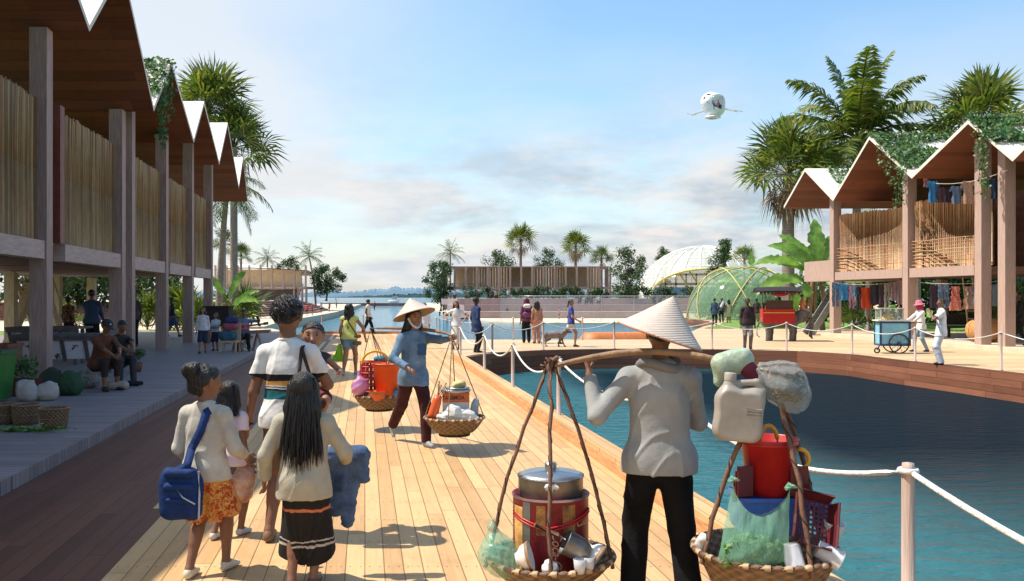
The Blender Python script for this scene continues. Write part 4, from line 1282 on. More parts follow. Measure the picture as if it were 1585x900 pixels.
        S.c(t0, t1, max(.0065 * H, vox * .8), None, .004 * H); S.c(t1, t1 + nrm(fd + inn * .6) * .02 * H, max(.006 * H, vox * .75), None, .003 * H)
        hands[hk] = pe + inn * .016 * H + fd * .012 * H
    # legs and feet
    feet = []
    for sgn, h0, k0, a0, fd in ((1, hr_, rk, ra, rfd), (-1, hl_, lk, la, lfd)):
        S.c(h0, k0, .05 * H * W, .034 * H, k); S.c(k0, a0, .033 * H, .0195 * H, k * .7)
        sh = nrm(a0 - k0); bkw = nrm(np.cross(sh, V3(1, 0, 0))); bkw = bkw if bkw @ V3(0, -1, 0) > 0 else -bkw
        S.c(k0 + sh * .06 * H + bkw * .008 * H, k0 + sh * .12 * H + bkw * .006 * H, .031 * H, .024 * H, k)
        fd = nrm(fd if fd is not None else (.15 * sgn, 1, 0)); dn = np.cross(nrm(np.cross(fd, V3(0, 0, 1))), fd)
        dn = dn if dn[2] < 0 else -dn
        heel = a0 + dn * .022 * H - fd * .016 * H; toe = a0 + dn * .028 * H + fd * .085 * H
        S.c(heel, toe, .0195 * H, .0125 * H, .012 * H); S.c(a0, a0 + dn * .015 * H + fd * .04 * H, .02 * H, .016 * H, .012 * H)
        feet.append((heel, toe, a0, fd, dn))
    rz = face
    body = S.build('person', MATS[skin], vox, None, None, p, rz)
    tag(body, label, 'person', group)
    up3 = V3(0, 0, 1)
    cvx = max(vox, .007)

    def wr(amp, sc, sd, st=(1, 1, .7)):
        def fn(P):
            r1 = nz3(P, sc * .55, sd, (1, 1, 1.5)); r2 = nz3(P, sc * .9, sd + 9, (1, 1, .45)); r3 = nz3(P, sc * .35, sd + 2)
            c1 = np.clip(1 - np.abs(r1) * 3.2, 0, 1); c2 = np.clip(1 - np.abs(r2) * 3.0, 0, 1)
            return amp * (-1.5 * c1 * c1 * np.clip(r3 + .5, 0, 1) - 1.1 * c2 * c2 * np.clip(.6 - r3, 0, 1) + .35 * r3 + .5)
        return fn
    # clothes
    if shirt:
        m, slv, hem, inf = shirt[0], shirt[1], shirt[2], (shirt[3] if len(shirt) > 3 else .008)
        C_ = SDF(); i_ = inf * H
        hp = pel - up * hem * H
        C_.c(pel + up * .0 * H, chest, .089 * H * W + i_, .084 * H * W + i_, k, fw, .68)
        fl_ = shirt[4] if len(shirt) > 4 else 0
        C_.c(hr_ - up * max(0, hem - .03) * H, hl_ - up * max(0, hem - .03) * H, (.060 + fl_) * H * W + i_, None, .07 * H, V3(0, 1, 0), .90)
        C_.c(pel, pel - up * .1 * H, .07 * H * W + i_, .07 * H * W + i_, .04 * H, fw, .8)
        e_ = .0065 * H + max(0, i_ - .008 * H)
        if pants:
            C_.c(hr_, hl_, .064 * H * W + e_, None, k, V3(0, 1, 0), .9)
            for h0, k0 in ((hr_, rk), (hl_, lk)): C_.c(h0, h0 + (k0 - h0) * .6, .058 * H * W + e_, .05 * H + e_, k)
        if skirt:
            bt_ = pel + nrm((rk + lk) / 2 - (hr_ + hl_) / 2) * (pel[2] - skirt[1] * H)
            C_.c(pel + up * .05 * H, pel - up * .03 * H, .08 * H * W + e_, .09 * H * W + e_, k, fw, .8)
            C_.c(pel - up * .02 * H, bt_, .092 * H * W + e_, skirt[2] * H + e_, k, fw, .93)
        C_.c(hp, hp - up, .1, op=2)
        C_.c(chest, nb - up * .045 * H, .084 * H * W + i_, .07 * H * W + i_, k, fw, .68)
        C_.c(sr, sl_, .026 * H + i_, None, k)
        for s0 in (sr, sl_): C_.c(nb - up * .004 * H, s0, .026 * H + i_, .024 * H + i_, k)
        C_.c(nb - up * .03 * H, nb + up * .012 * H, .04 * H + i_ * .4, .034 * H + i_ * .3, k, None, 1, False, True)
        for s0, e0, w0 in ((sr, re, rw), (sl_, le, lw)):
            if slv <= 0: continue
            if slv < 1:
                C_.c(s0, s0 + (e0 - s0) * slv, .026 * H + i_, .027 * H + i_ * 1.3, k * .8, None, 1, False, True)
            else:
                C_.c(s0, e0, .0255 * H + i_, .0215 * H + i_ * .9, k)
                C_.c(e0, e0 + (w0 - e0) * min(.97, slv - 1), .0215 * H + i_ * .9, .0165 * H + i_ * .8, k * .7, None, 1, False, True)
        C_.build('shirt', MATS[m] if isinstance(m, str) else cloth(m), cvx, body, wr(.0035 * H * (shirt[5] if len(shirt) > 5 else 1), 26 / H, seed))
    if shirt and vox < .0085 and shirt[1] > .3:
        mb = MB(); cc = nb + up * .012 * H; rr0 = .037 * H + inf * H * .4
        mb.tube([cc + rt * rr0 * math.cos(a_) + fw * rr0 * .95 * math.sin(a_) - up * .012 * H * math.sin(a_) for a_ in [k_ / 20 * 6.2832 for k_ in range(21)]], .0062 * H, 6)
        mb.build('collar', [MATS[shirt[0]] if isinstance(shirt[0], str) else cloth(shirt[0])], body)
    if pants:
        m, ln, fl = pants[0], pants[1], (pants[2] if len(pants) > 2 else .0)
        C_ = SDF(); i_ = .007 * H
        C_.c(hr_, hl_, .0615 * H * W + i_, None, k, V3(0, 1, 0), .88)
        C_.c(pel, pel + up * .045 * H, .076 * H * W + i_ * .8, .073 * H * W + i_ * .5, k, fw, .70, False, True)
        for h0, k0, a0 in ((hr_, rk, ra), (hl_, lk, la)):
            if ln < 1:
                C_.c(h0, h0 + (k0 - h0) * ln, .051 * H * W + i_, (.04 + fl) * H + i_, k, None, 1, False, True)
            else:
                C_.c(h0, k0, .051 * H * W + i_, (.036 + fl * .5) * H + i_, k)
                C_.c(k0, k0 + (a0 - k0) * min(1.0, ln - 1) + V3(0, 0, -.012 * H if ln >= 2 else 0), (.035 + fl * .5) * H + i_, (.024 + fl) * H + i_, k * .7, None, 1, False, True)
        C_.build('shorts' if ln < 1.3 else 'trousers', MATS[m] if isinstance(m, str) else cloth(m), cvx, body, wr(.0032 * H, 24 / H, seed + 3, (1, 1, .9)))
    if skirt:
        m, hz, fl = skirt
        C_ = SDF(); hm = (hr_ + hl_) / 2; dn = nrm((rk + lk) / 2 - hm)
        bot = pel + dn * (pel[2] - hz * H)
        C_.c(pel + up * .05 * H, pel - up * .03 * H, .074 * H * W + .006 * H, .082 * H * W + .008 * H, k, fw, .74, True)
        C_.c(pel - up * .02 * H, bot, .084 * H * W + .008 * H, fl * H, k, fw, .9, False, True)
        def fold(P, z0=pel[2], z1=bot[2], cx=pel[0], cy=pel[1]):
            t_ = np.clip((z0 - P[:, 2]) / max(.01, z0 - z1), 0, 1); an = np.arctan2(P[:, 1] - cy, P[:, 0] - cx)
            return .010 * H * t_ * np.sin(an * 9 + 2 * np.sin(an * 3 + seed)) + .003 * H * nz3(P, 20 / H, seed)
        C_.build('skirt', MATS[m] if isinstance(m, str) else cloth(m), cvx, body, fold)
    if shoes:
        m = MATS[shoes] if isinstance(shoes, str) else cloth(shoes, .5)
        for heel, toe, a0, fd, dn in feet:
            C_ = SDF()
            C_.c(heel, toe, .0225 * H, .0155 * H, .012 * H); C_.c(a0 + dn * .008 * H, a0 + dn * .017 * H + fd * .04 * H, .024 * H, .019 * H, .012 * H)
            C_.build('shoe', m, max(vox, .009), body)
    # hair
    hm = haird or 'hair_black'
    stn = lambda P: .0022 * q * nz3(P, 150 / q, seed + 5, (1, 1, .25)) + .0016 * q * nz3(P, 60 / q, seed + 6)
    if hair and hair != 'bald':
        C_ = SDF(); c0 = hc + hup * .013 * q - f * .010 * q
        C_.c(c0, c0 + f * .012 * q, .0585 * q, .055 * q, .01 * q, hr, .89)
        C_.cut(hc + hup * .004 * q, f * .80 - hup)
        if hair in ('short', 'crop'):
            C_.cut(hc - hup * .040 * q, -hup)
            stn = lambda P: .0030 * q * nz3(P, 170 / q, seed + 5) + .002 * q * nz3(P, 70 / q, seed + 6)
        if vox < .0082 and hair in ('short', 'bun'):
            rg = random.Random(seed + 3); mb = MB()
            for i in range(620):
                v = nrm(V3(rg.gauss(0, 1), rg.gauss(0, 1), rg.gauss(.25, 1)))
                if v @ (f * .80 - hup) > -.08 or (v @ hup < -.62): continue
                n_ = hr * (v @ hr) * .89 + f * (v @ f) + hup * (v @ hup)
                b0 = c0 + n_ * .0575 * q; tg = nrm(np.cross(n_, V3(rg.gauss(0, 1), rg.gauss(0, 1), rg.gauss(0, 1)))) * .6 - hup * .35 - f * .2 if hair == 'short' else nrm(c0 - f * .064 * q + hup * .04 * q - b0) * .9
                l_ = rg.uniform(.012, .026) * q
                mb.tube([b0, b0 + tg * l_ * .5 + n_ * .0032 * q, b0 + tg * l_ + n_ * .001 * q], [.0017 * q, .0014 * q, .0004 * q], 3, cap=False)
            mb.build('hair_strands', [MATS[hm]], body)
        hobj = C_.build('hair', MATS[hm], max(vox * .8, .005), body, stn)
        D_ = None
        if hair in ('long', 'bob'):
            D_ = SDF(); ln = .30 if hair == 'long' else .135
            for s_ in (-1, -.5, 0, .5, 1):
                b0 = hc + hr * s_ * .036 * q - f * (.026 - .016 * abs(s_)) * q + hup * .012 * q
                m0 = hc + hr * s_ * .046 * q - f * (.036 - .020 * abs(s_)) * q - hup * .07 * q
                e_ = m0 - up * (ln - .085) * q * (1 - .18 * abs(s_)) + hr * s_ * .012 * q - fw * .018 * q
                D_.c(b0, m0, .026 * q, .027 * q, .018 * q); D_.c(m0, e_, .027 * q, .012 * q, .016 * q, fw, .8)
            stn2 = lambda P: .0045 * q * nz3(P, 130 / q, seed + 5, (1, 1, .10)) + .004 * q * nz3(P, 45 / q, seed + 7, (1, 1, .2))
        elif hair == 'bun':
            D_ = SDF(); b0 = hc - f * .064 * q + hup * .044 * q
            D_.c(b0, b0 + hr * .008 * q, .029 * q, None, .01 * q); D_.c(hc - f * .03 * q - hup * .02 * q, b0, .034 * q, .02 * q, .02 * q)
            stn2 = lambda P: .004 * q * nz3(P, 110 / q, seed + 5)
        elif hair == 'tail':
            D_ = SDF(); b0 = hc - f * .058 * q + hup * .01 * q; D_.c(b0, b0 - up * .1 * q - f * .02 * q, .02 * q, .012 * q, .01 * q); stn2 = stn
        if hair in ('long', 'bob') and vox < .0095:
            rg = random.Random(seed); mb = MB()
            for i in range(150):
                an = rg.uniform(-1.25, 1.25); s0 = math.sin(an); c_ = math.cos(an)
                b0 = hc + hr * s0 * .050 * q - f * (.010 + .044 * c_) * q + hup * rg.uniform(-.01, .05) * q
                b0 = hc + (b0 - hc) * .98
                m0 = hc + hr * s0 * .066 * q - f * (.012 + .054 * c_) * q - hup * .07 * q
                e_ = m0 - up * (ln - .085) * q * rg.uniform(.8, 1.22) * (1 - .15 * abs(s0)) + hr * (s0 * .012 + rg.uniform(-.022, .022)) * q - fw * rg.uniform(.0, .03) * q
                pts = [b0 * (1 - t_) ** 2 + 2 * (m0 + hr * rg.uniform(-.006, .006) * q) * t_ * (1 - t_) + e_ * t_ * t_ for t_ in (0, .2, .4, .6, .8, 1)]
                mb.tube(pts, [.0028 * q, .0036 * q, .0036 * q, .003 * q, .0022 * q, .0006 * q], 4, cap=False)
            mb.build('hair_strands', [MATS[hm]], body)
        if D_: D_.build('hair_fall' if hair != 'bun' else 'hair_bun', MATS[hm], max(vox * .8, .005), body, stn2)
    if eyes:
        for s_ in (-1, 1):
            mb = MB(); ec = Vector(hc + hr * s_ * .0195 * q + f * .0420 * q + hup * .010 * q)
            mb.ell(ec, (.0066 * q,) * 3, 10, 8, 0); mb.ell(ec + Vector(f) * .0052 * q, (.0045 * q,) * 3, 8, 6, 1)
            mb.build('eye', [MATS['eye_white'], MATS['eye_dark']], body)
            mb = MB(); bb = hc + hr * s_ * .020 * q + f * .051 * q + hup * .0245 * q
            mb.tube([bb - hr * .011 * q - hup * .002 * q - f * .003 * q, bb + f * .001 * q, bb + hr * .011 * q - hup * .002 * q - f * .003 * q], .0025 * q, 5); mb.build('eyebrow', [MATS['hair_black']], body)
        mb = MB(); mm = hc + f * .0545 * q - hup * .031 * q
        mb.tube([mm - hr * .014 * q - f * .004 * q, mm, mm + hr * .014 * q - f * .004 * q], .0036 * q, 6); mb.build('lips', [MATS['lip']], body)
    J = dict(pel=pel, chest=chest, nb=nb, sr=sr, sl=sl_, hc=hc, f=f, hup=hup, hr=hr, re=re, le=le, rw=rw, lw=lw, rk=rk, lk=lk, ra=ra, la=la, up=up, fw=fw, rt=rt, H=H, q=q, rhand=hands['r'], lhand=hands['l'], obj=body)
    cz, sz = math.cos(rz), math.sin(rz)
    J['W'] = lambda v: Vector((p[0] + v[0] * cz - v[1] * sz, p[1] + v[0] * sz + v[1] * cz, p[2] + v[2]))
    if key: PEOPLE[key] = J
    return J


def to_local(p, rz, w):
    x, y = w[0] - p[0], w[1] - p[1]; c, s_ = math.cos(-rz), math.sin(-rz)
    return V3(x * c - y * s_, x * s_ + y * c, w[2] - p[2])


def cone_hat(J, label_mat, r, h, c, axis, parent):
    ax = Vector(axis).normalized(); x, y, _ = basis(ax)
    M = Matrix((x, y, ax)).transposed().to_4x4()
    prof = [(r, 0)] + [(r * (1 - t_) * (1 - .05 * math.sin(t_ * math.pi)) + .003, h * t_) for t_ in [i / 22 for i in range(1, 23)]]
    mb = MB(); mb.lathe(prof, c, 48, 0, M, True)
    mb.lathe([(a - .004, z - .008) for a, z in prof[::-1] if a > .006], c, 48, 1, M, True)
    o = mb.build('hat', [MATS['straw'], MATS['straw_inner']], parent)
    ring = [Vector(c) + M.to_3x3() @ Vector((r * math.cos(a / 40 * 6.2832), r * math.sin(a / 40 * 6.2832), -.003)) for a in range(41)]
    MB().tube(ring, .006, 6).build('hat_rim', [MATS['straw_rim']], o)
    return o


# straw of the cone hats: fine hoops along the cone
m = bpy.data.materials.new('straw'); m.use_nodes = True; t = m.node_tree; p_ = t.nodes['Principled BSDF']
tcg = N(t, 'ShaderNodeTexCoord').outputs['Generated']
nz_ = N(t, 'ShaderNodeTexNoise', {'Vector': tcg, 'Scale': 22.0, 'Detail': 5.0}).outputs[0]
wv = N(t, 'ShaderNodeTexWave', {'Vector': tcg, 'Scale': 8.0, 'Distortion': 0.6, 'Detail': 2.0}, wave_type='BANDS', bands_direction='Z').outputs[1]
t.links.new(mixc(t, nz_, (0.44, 0.36, 0.30), (0.60, 0.51, 0.43)), p_.inputs['Base Color'])
bn = N(t, 'ShaderNodeBump', {'Height': mth(t, 'ADD', wv, mth(t, 'MULTIPLY', nz_, .5)), 'Strength': 0.35, 'Distance': 0.006}); t.links.new(bn.outputs[0], p_.inputs['Normal'])
p_.inputs['Roughness'].default_value = 0.6
MATS['straw'] = m
mat('straw_inner', (0.45, 0.33, 0.20), 0.8, 0.2, 20)
mat('straw_rim', (0.42, 0.20, 0.13), 0.7, 0.2)
mat('jacket_grey', (0.27, 0.28, 0.275), 0.9, 0.16, 3, bump=0.2, bscale=30, rgb2=(0.32, 0.32, 0.305), bdist=0.02, spec=.15)
mat('trouser_black', (0.010, 0.010, 0.011), 0.9, 0.3, 5, bump=0.5, bscale=12, spec=.12)
mat('shirt_denim', (0.12, 0.20, 0.30), 0.9, 0.22, 6, bump=0.5, bscale=16, rgb2=(0.17, 0.26, 0.37), spec=.15)
mat('velvet_maroon', (0.055, 0.018, 0.020), 0.9, 0.4, 5, bump=0.5, bscale=14, spec=.2)
mat('linen_beige', (0.42, 0.39, 0.34), 0.9, 0.12, 8, bump=0.2, bscale=30, rgb2=(0.50, 0.46, 0.39), spec=.15)
mat('linen_check', (0.40, 0.37, 0.29), 0.9, 0.12, 8, bump=0.2, bscale=30, spec=.15)


def bands(name, base, stops, lo, hi, axis=2, wob=.004, rough=.85):
    """cloth with printed bands at heights measured in the wearer's own metres"""
    m = bpy.data.materials.new(name); m.use_nodes = True; t = m.node_tree; p_ = t.nodes['Principled BSDF']
    oc = N(t, 'ShaderNodeTexCoord').outputs['Object']
    z = N(t, 'ShaderNodeSeparateXYZ', {0: oc}).outputs[axis]
    nz_ = N(t, 'ShaderNodeTexNoise', {'Vector': oc, 'Scale': 12.0, 'Detail': 4.0}).outputs[0]
    fc = N(t, 'ShaderNodeMapRange', {0: mth(t, 'ADD', z, mth(t, 'MULTIPLY', mth(t, 'SUBTRACT', nz_, .5), wob * 4)), 1: lo, 2: hi}).outputs[0]
    st = [(0.0, base)]
    for a, b, c in sorted(stops):
        st += [((a - lo) / (hi - lo), c), ((b - lo) / (hi - lo), base)]
    col = ramp(t, fc, st, 'CONSTANT')
    v = mixc(t, nz_, (.82,) * 3, (1.12,) * 3)
    t.links.new(mixc(t, 1.0, col, v, 'MULTIPLY'), p_.inputs['Base Color']); p_.inputs['Roughness'].default_value = rough; p_.inputs['Specular IOR Level'].default_value = .15
    bn = N(t, 'ShaderNodeTexNoise', {'Vector': oc, 'Scale': 18.0, 'Detail': 5.0}).outputs[0]
    b = N(t, 'ShaderNodeBump', {'Height': bn, 'Strength': .4, 'Distance': .015}); t.links.new(b.outputs[0], p_.inputs['Normal'])
    MATS[name] = m
    return m


def printed(name, base, c1, c2, sc=16):
    m = bpy.data.materials.new(name); m.use_nodes = True; t = m.node_tree; p_ = t.nodes['Principled BSDF']
    oc = N(t, 'ShaderNodeTexCoord').outputs['Object']
    v1 = N(t, 'ShaderNodeTexNoise', {'Vector': oc, 'Scale': float(sc), 'Detail': 3.0, 'Distortion': 1.5}).outputs[0]
    v2 = N(t, 'ShaderNodeTexNoise', {'Vector': oc, 'Scale': sc * 2.1, 'Detail': 3.0, 'Distortion': 2.0}).outputs[0]
    col = mixc(t, ramp(t, v1, [(.50, 0.), (.54, 1.)]), base, c1); col = mixc(t, ramp(t, v2, [(.55, 0.), (.60, 1.)]), col, c2)
    t.links.new(col, p_.inputs['Base Color']); p_.inputs['Roughness'].default_value = .85; p_.inputs['Specular IOR Level'].default_value = .15
    MATS[name] = m
bands('shirt_striped', (0.74, 0.72, 0.68), [(.985, 1.045, (.02, .13, .15)), (1.045, 1.06, (.03, .03, .03)), (1.066, 1.075, (.03, .03, .03)), (1.082, 1.115, (.62, .30, .08)), (1.115, 1.16, (.025, .02, .02))], .6, 1.6)
bands('skirt_black', (0.022, 0.020, 0.020), [(.235, .252, (.45, .42, .38)), (.268, .280, (.45, .42, .38)), (.455, .475, (.55, .17, .08))], 0, 1.2, wob=.012)
printed('skirt_orange', (0.58, 0.24, 0.05), (0.42, 0.05, 0.02), (0.66, 0.42, 0.14), 22)
printed('dress_print', (0.40, 0.18, 0.12), (0.55, 0.34, 0.24), (0.30, 0.10, 0.08), 14)
printed('dark_print', (0.03, 0.022, 0.02), (0.28, 0.15, 0.08), (0.10, 0.04, 0.03), 14)

# --- the vendor with her back to us
p0 = (0.80, 4.92, 0.0); fz = face_dir(.06, 1)
nv = person('vendor seen from behind in grey jacket and black trousers, carrying a shoulder pole', p0, fz, 1.60, .0068, 1.0, 1.06, 'skin_brown', 'short', ('jacket_grey', 2, .065, .011, .006, 1.25), ('trouser_black', 2, .012), shoes=(.05, .04, .035),
            lh=(-.235, .02, .795), leh=(-.8, -.35, -.9), rh=(.09, .20, .62), reh=(.5, -.2, -1), rf=(.10, -.05, .042), lf=(-.085, .06, .042), tw=-2, key='nv', tilt=(.05, .05), head=(0, -10), fing={'l': .75}, shw=1.04)
hat_ax = (.34, -.02, 1)
cone_hat(nv, None, .238, .225, Vector(nv['hc']) + Vector((-.005, -.01, -.005)), hat_ax, nv['obj'])
# --- the walking vendor
p1 = (-1.13, 10.38, 0.0); f1 = face_dir(.55, -1)
wv_ = person('walking vendor in cone hat, faded blue shirt and maroon trousers', p1, f1, 1.56, .0078, 1.05, .98, 'skin_tan', 'bob', ('shirt_denim', 1.98, .09, .012), ('velvet_maroon', 2, .006), shoes=(.30, .33, .36),
             lh=(-.16, .34, .80), leh=(-.6, -.2, -1), rh=(.115, .17, .585), reh=(.9, -.6, -.3), rf=(.05, -.29, .125), lf=(-.05, .12, .045), rkh=(.05, 1, 0), rfd=(0, .5, -.86), key='wv', head=(8, 2), eyes=True, fing={'l': .8, 'r': .5}, lean=(0, .03))
hh = Vector(wv_['hc']) + Vector(wv_['hup']) * .035
cone_hat(wv_, None, .245, .20, hh, Vector(wv_['hup']) * 1 - Vector(wv_['f']) * .32 + Vector(wv_['hr']) * .12, wv_['obj'])
ch = wv_['hc']; q_ = wv_['q']
mb = MB(); mb.tube([ch + wv_['hr'] * .05 * q_ * s_ * (1 - .15 * abs(t_)) * 1 + wv_['f'] * (.006 + .034 * (1 - s_ * s_)) * q_ - wv_['hup'] * (.066 * (1 - s_ * s_) ** .7 + .002) * q_ for s_, t_ in [(k / 6 - 1, 0) for k in range(13)]], .015, 8)
mb.build('chin_scarf', [cloth((.62, .60, .56))], wv_['obj'])
# --- man with the striped shirt, the child he carries, three girls
p2 = (-1.58, 6.38, 0.0); f2 = face_dir(.10, 1)
mn = person('man seen from behind in white shirt with black, orange and teal bands', p2, f2, 1.66, .0072, 1.28, 1.05, 'skin_brown', 'short', ('shirt_striped', .62, .06, .010), ((.16, .09, .055), .9, .012), shoes=(.20, .12, .07),
            lh=(-.185, .01, .455), leh=(-.3, -1, 0), rh=(.055, .20, .62), reh=(1, -.5, -.5), rf=(.055, .16, .045), lf=(-.06, -.06, .045), key='mn', tilt=(-.02, .05), head=(2, -4), fing={'l': .7}, shw=1.0)
p3 = (-1.47, 6.68, 0.53); f3 = face_dir(.25, -1)
kid = person('small child carried on the man\'s arm, looking back over his shoulder', p3, f3, .92, .0065, 1.75, 1.05, 'skin_tan', 'short', ((.05, .05, .06), .15, .06, .012), ((.14, .03, .035), .9, .01), shoes=None,
             hip=(0, 0, .53), rf=(.10, .16, .26), lf=(-.02, .20, .24), rh=(.10, .30, .80), reh=(1, .1, -.8), lh=(-.20, .22, .68), leh=(-1, 0, -.9), rkh=(.8, .6, 0), lkh=(-.25, 1, 0), eyes=True, key='kid', head=(-4, 0))
p4 = (-1.87, 5.52, 0.0)
gb = person('girl with hair in a bun, beige jacket and orange print skirt', p4, face_dir(.25, 1), 1.25, .0072, 1.3, 1.0, 'skin_brown', 'bun', ('linen_beige', 1.75, .06, .016), None, ('skirt_orange', .30, .14), shoes=(.62, .54, .42),
            rh=(.13, .15, .56), reh=(.45, -1, -.2), lh=(-.12, .10, .52), leh=(-.4, -1, 0), rf=(.05, .10, .045), lf=(-.05, -.06, .045), key='gb', head=(-32, -6), fing={'r': .8})
p5 = (-2.00, 6.42, 0.0)
gp = person('girl with black bob in a pale pink shirt and grey skirt', p5, face_dir(.35, 1), 1.08, .0078, 1.2, 1.0, 'skin_brown', 'bob', ((.68, .56, .62), .5, .06, .012), None, ((.10, .10, .12), .30, .115), shoes=(.60, .58, .56),
            rf=(.045, .05, .045), lf=(-.05, -.10, .045), key='gp')
p6 = (-1.215, 5.28, 0.0)
gk = person('girl with long black hair, pale checked shirt and black banded skirt', p6, face_dir(.0, 1), 1.23, .0072, 1.22, 1.12, 'skin_brown', 'long', ('linen_check', 1.9, .10, .016), None, ('skirt_black', .13, .135), shoes=(.12, .08, .06),
            lh=(-.20, .05, .50), leh=(-.5, -1, 0), rh=(.17, .17, .58), reh=(.6, -1, -.2), rf=(.04, .02, .045), lf=(-.05, -.03, .045), key='gk', head=(0, -6))

mb = MB()
for v in ((-.055, .112, 1.10),): mb.box(v, (.105, .012, .12), 0, 0, Matrix.Rotation(R(6), 4, 'X'))
mb.build('pocket', [cloth((.05, .11, .22))], wv_['obj'])
mb = MB()
for k in range(5): mb.ell((.0, .113 - .002 * k, 1.18 - .075 * k), (.007, .004, .007), 8, 6)
mb.build('button', [cloth((.5, .5, .5))], wv_['obj'])
# ------------------------------------------------------------------ carrying poles and baskets
mat('cane', (0.24, 0.14, 0.075), 0.6, 0.35, 8, (1, 1, .4), 0.5, 30)
mat('vine_stick', (0.17, 0.085, 0.05), 0.7, 0.4, 6, (1, 1, .3), 0.8, 18, (1, 1, .4))
mat('dark_binding', (0.035, 0.025, 0.02), 0.8, 0.3)
mat('tin', (0.42, 0.42, 0.42), 0.32, 0.2, 6, metal=0.9, bump=0.15, bscale=12)
mat('tin_dull', (0.22, 0.22, 0.21), 0.42, 0.3, 5, metal=0.8, bump=0.2, bscale=9)
mat('porcelain', (0.74, 0.73, 0.70), 0.2, 0.04, bump=0)
mat('plastic_red', (0.42, 0.018, 0.016), 0.38, 0.25, bump=0.05)
mat('plastic_orange', (0.72, 0.12, 0.03), 0.35, 0.08, bump=0.05)
mat('plastic_blue', (0.035, 0.12, 0.42), 0.35, 0.1, bump=0.05)
mat('plastic_maroon', (0.10, 0.014, 0.018), 0.4, 0.15, bump=0.05)
mat('plastic_yellow', (0.72, 0.36, 0.03), 0.35, 0.1, bump=0.05)
mat('jug_white', (0.40, 0.36, 0.31), 0.4, 0.22, 5, bump=0.08, bscale=8, transluc=0.15)
mat('bag_green', (0.25, 0.52, 0.36), 0.22, 0.15, 6, alpha=0.42, bump=0.8, bscale=9, bst=(1, 1, .25), bdist=.03)
mat('bag_clear', (0.50, 0.52, 0.50), 0.15, 0.2, 6, alpha=0.30, bump=0.45, bscale=10, bst=(1, 1, .4), bdist=.03)
mat('bag_white', (0.74, 0.74, 0.76), 0.4, 0.08, 6, bump=0.8, bscale=14, bdist=.02, transluc=.2)
mat('bag_orange', (0.66, 0.30, 0.18), 0.35, 0.35, 9, alpha=0.8, bump=0.8, bscale=12, bdist=.02, rgb2=(0.70, 0.52, 0.45), transluc=.2)
mat('bag_pink', (0.66, 0.30, 0.55), 0.4, 0.25, 7, bump=0.6, bscale=12, transluc=.2)
mat('herbs', (0.08, 0.2, 0.03), 0.5, 0.2, bump=0, island=[(0.07, 0.20, 0.02), (0.13, 0.30, 0.04), (0.05, 0.13, 0.02), (0.2, 0.36, 0.08)], transluc=.2)
mat('clear_cup', (0.75, 0.76, 0.78), 0.15, 0.05, alpha=0.6, bump=0.1)
m = bpy.data.materials.new('wicker'); m.use_nodes = True; t = m.node_tree; q = t.nodes['Principled BSDF']
uvn = N(t, 'ShaderNodeTexCoord').outputs['Object']
s3 = N(t, 'ShaderNodeSeparateXYZ', {0: uvn})
an = mth(t, 'MULTIPLY', N(t, 'ShaderNodeMath', {0: s3.outputs[1], 1: s3.outputs[0]}, operation='ARCTAN2').outputs[0], 22.0)
zz_ = mth(t, 'MULTIPLY', s3.outputs[2], 130.0)
weave = mth(t, 'MULTIPLY', mth(t, 'SINE', an), mth(t, 'SINE', zz_))
nw = N(t, 'ShaderNodeTexNoise', {'Vector': uvn, 'Scale': 26.0, 'Detail': 4.0}).outputs[0]
t.links.new(mixc(t, mth(t, 'ADD', mth(t, 'MULTIPLY', weave, .3), nw), (0.075, 0.042, 0.022), (0.30, 0.19, 0.10)), q.inputs['Base Color'])
bb = N(t, 'ShaderNodeBump', {'Height': weave, 'Strength': 0.9, 'Distance': 0.008}); t.links.new(bb.outputs[0], q.inputs['Normal']); q.inputs['Roughness'].default_value = .7
MATS['wicker'] = m


def twist(mb, pts, r, mi=0, wind=True, n=7):
    pts = [Vector(p) for p in pts]; mb.tube(pts, r, n, mi)
    if wind:
        K = 40; w_ = []
        for i in range(K + 1):
            s_ = i / K * (len(pts) - 1); k = min(len(pts) - 2, int(s_)); p = pts[k].lerp(pts[k + 1], s_ - k); x, y, _ = basis(pts[k + 1] - pts[k]); a = i * 1.05
            w_.append(p + (x * math.cos(a) + y * math.sin(a)) * r * 1.05)
        mb.tube(w_, r * .33, 4, 1)


def bend(a, b, off, n=8, jit=0.0, rg=rnd):
    a, b, off = Vector(a), Vector(b), Vector(off)
    return [a.lerp(b, i / n) + off * math.sin(math.pi * i / n) + (Vector((rg.uniform(-jit, jit), rg.uniform(-jit, jit), 0)) if 0 < i < n else Vector()) for i in range(n + 1)]


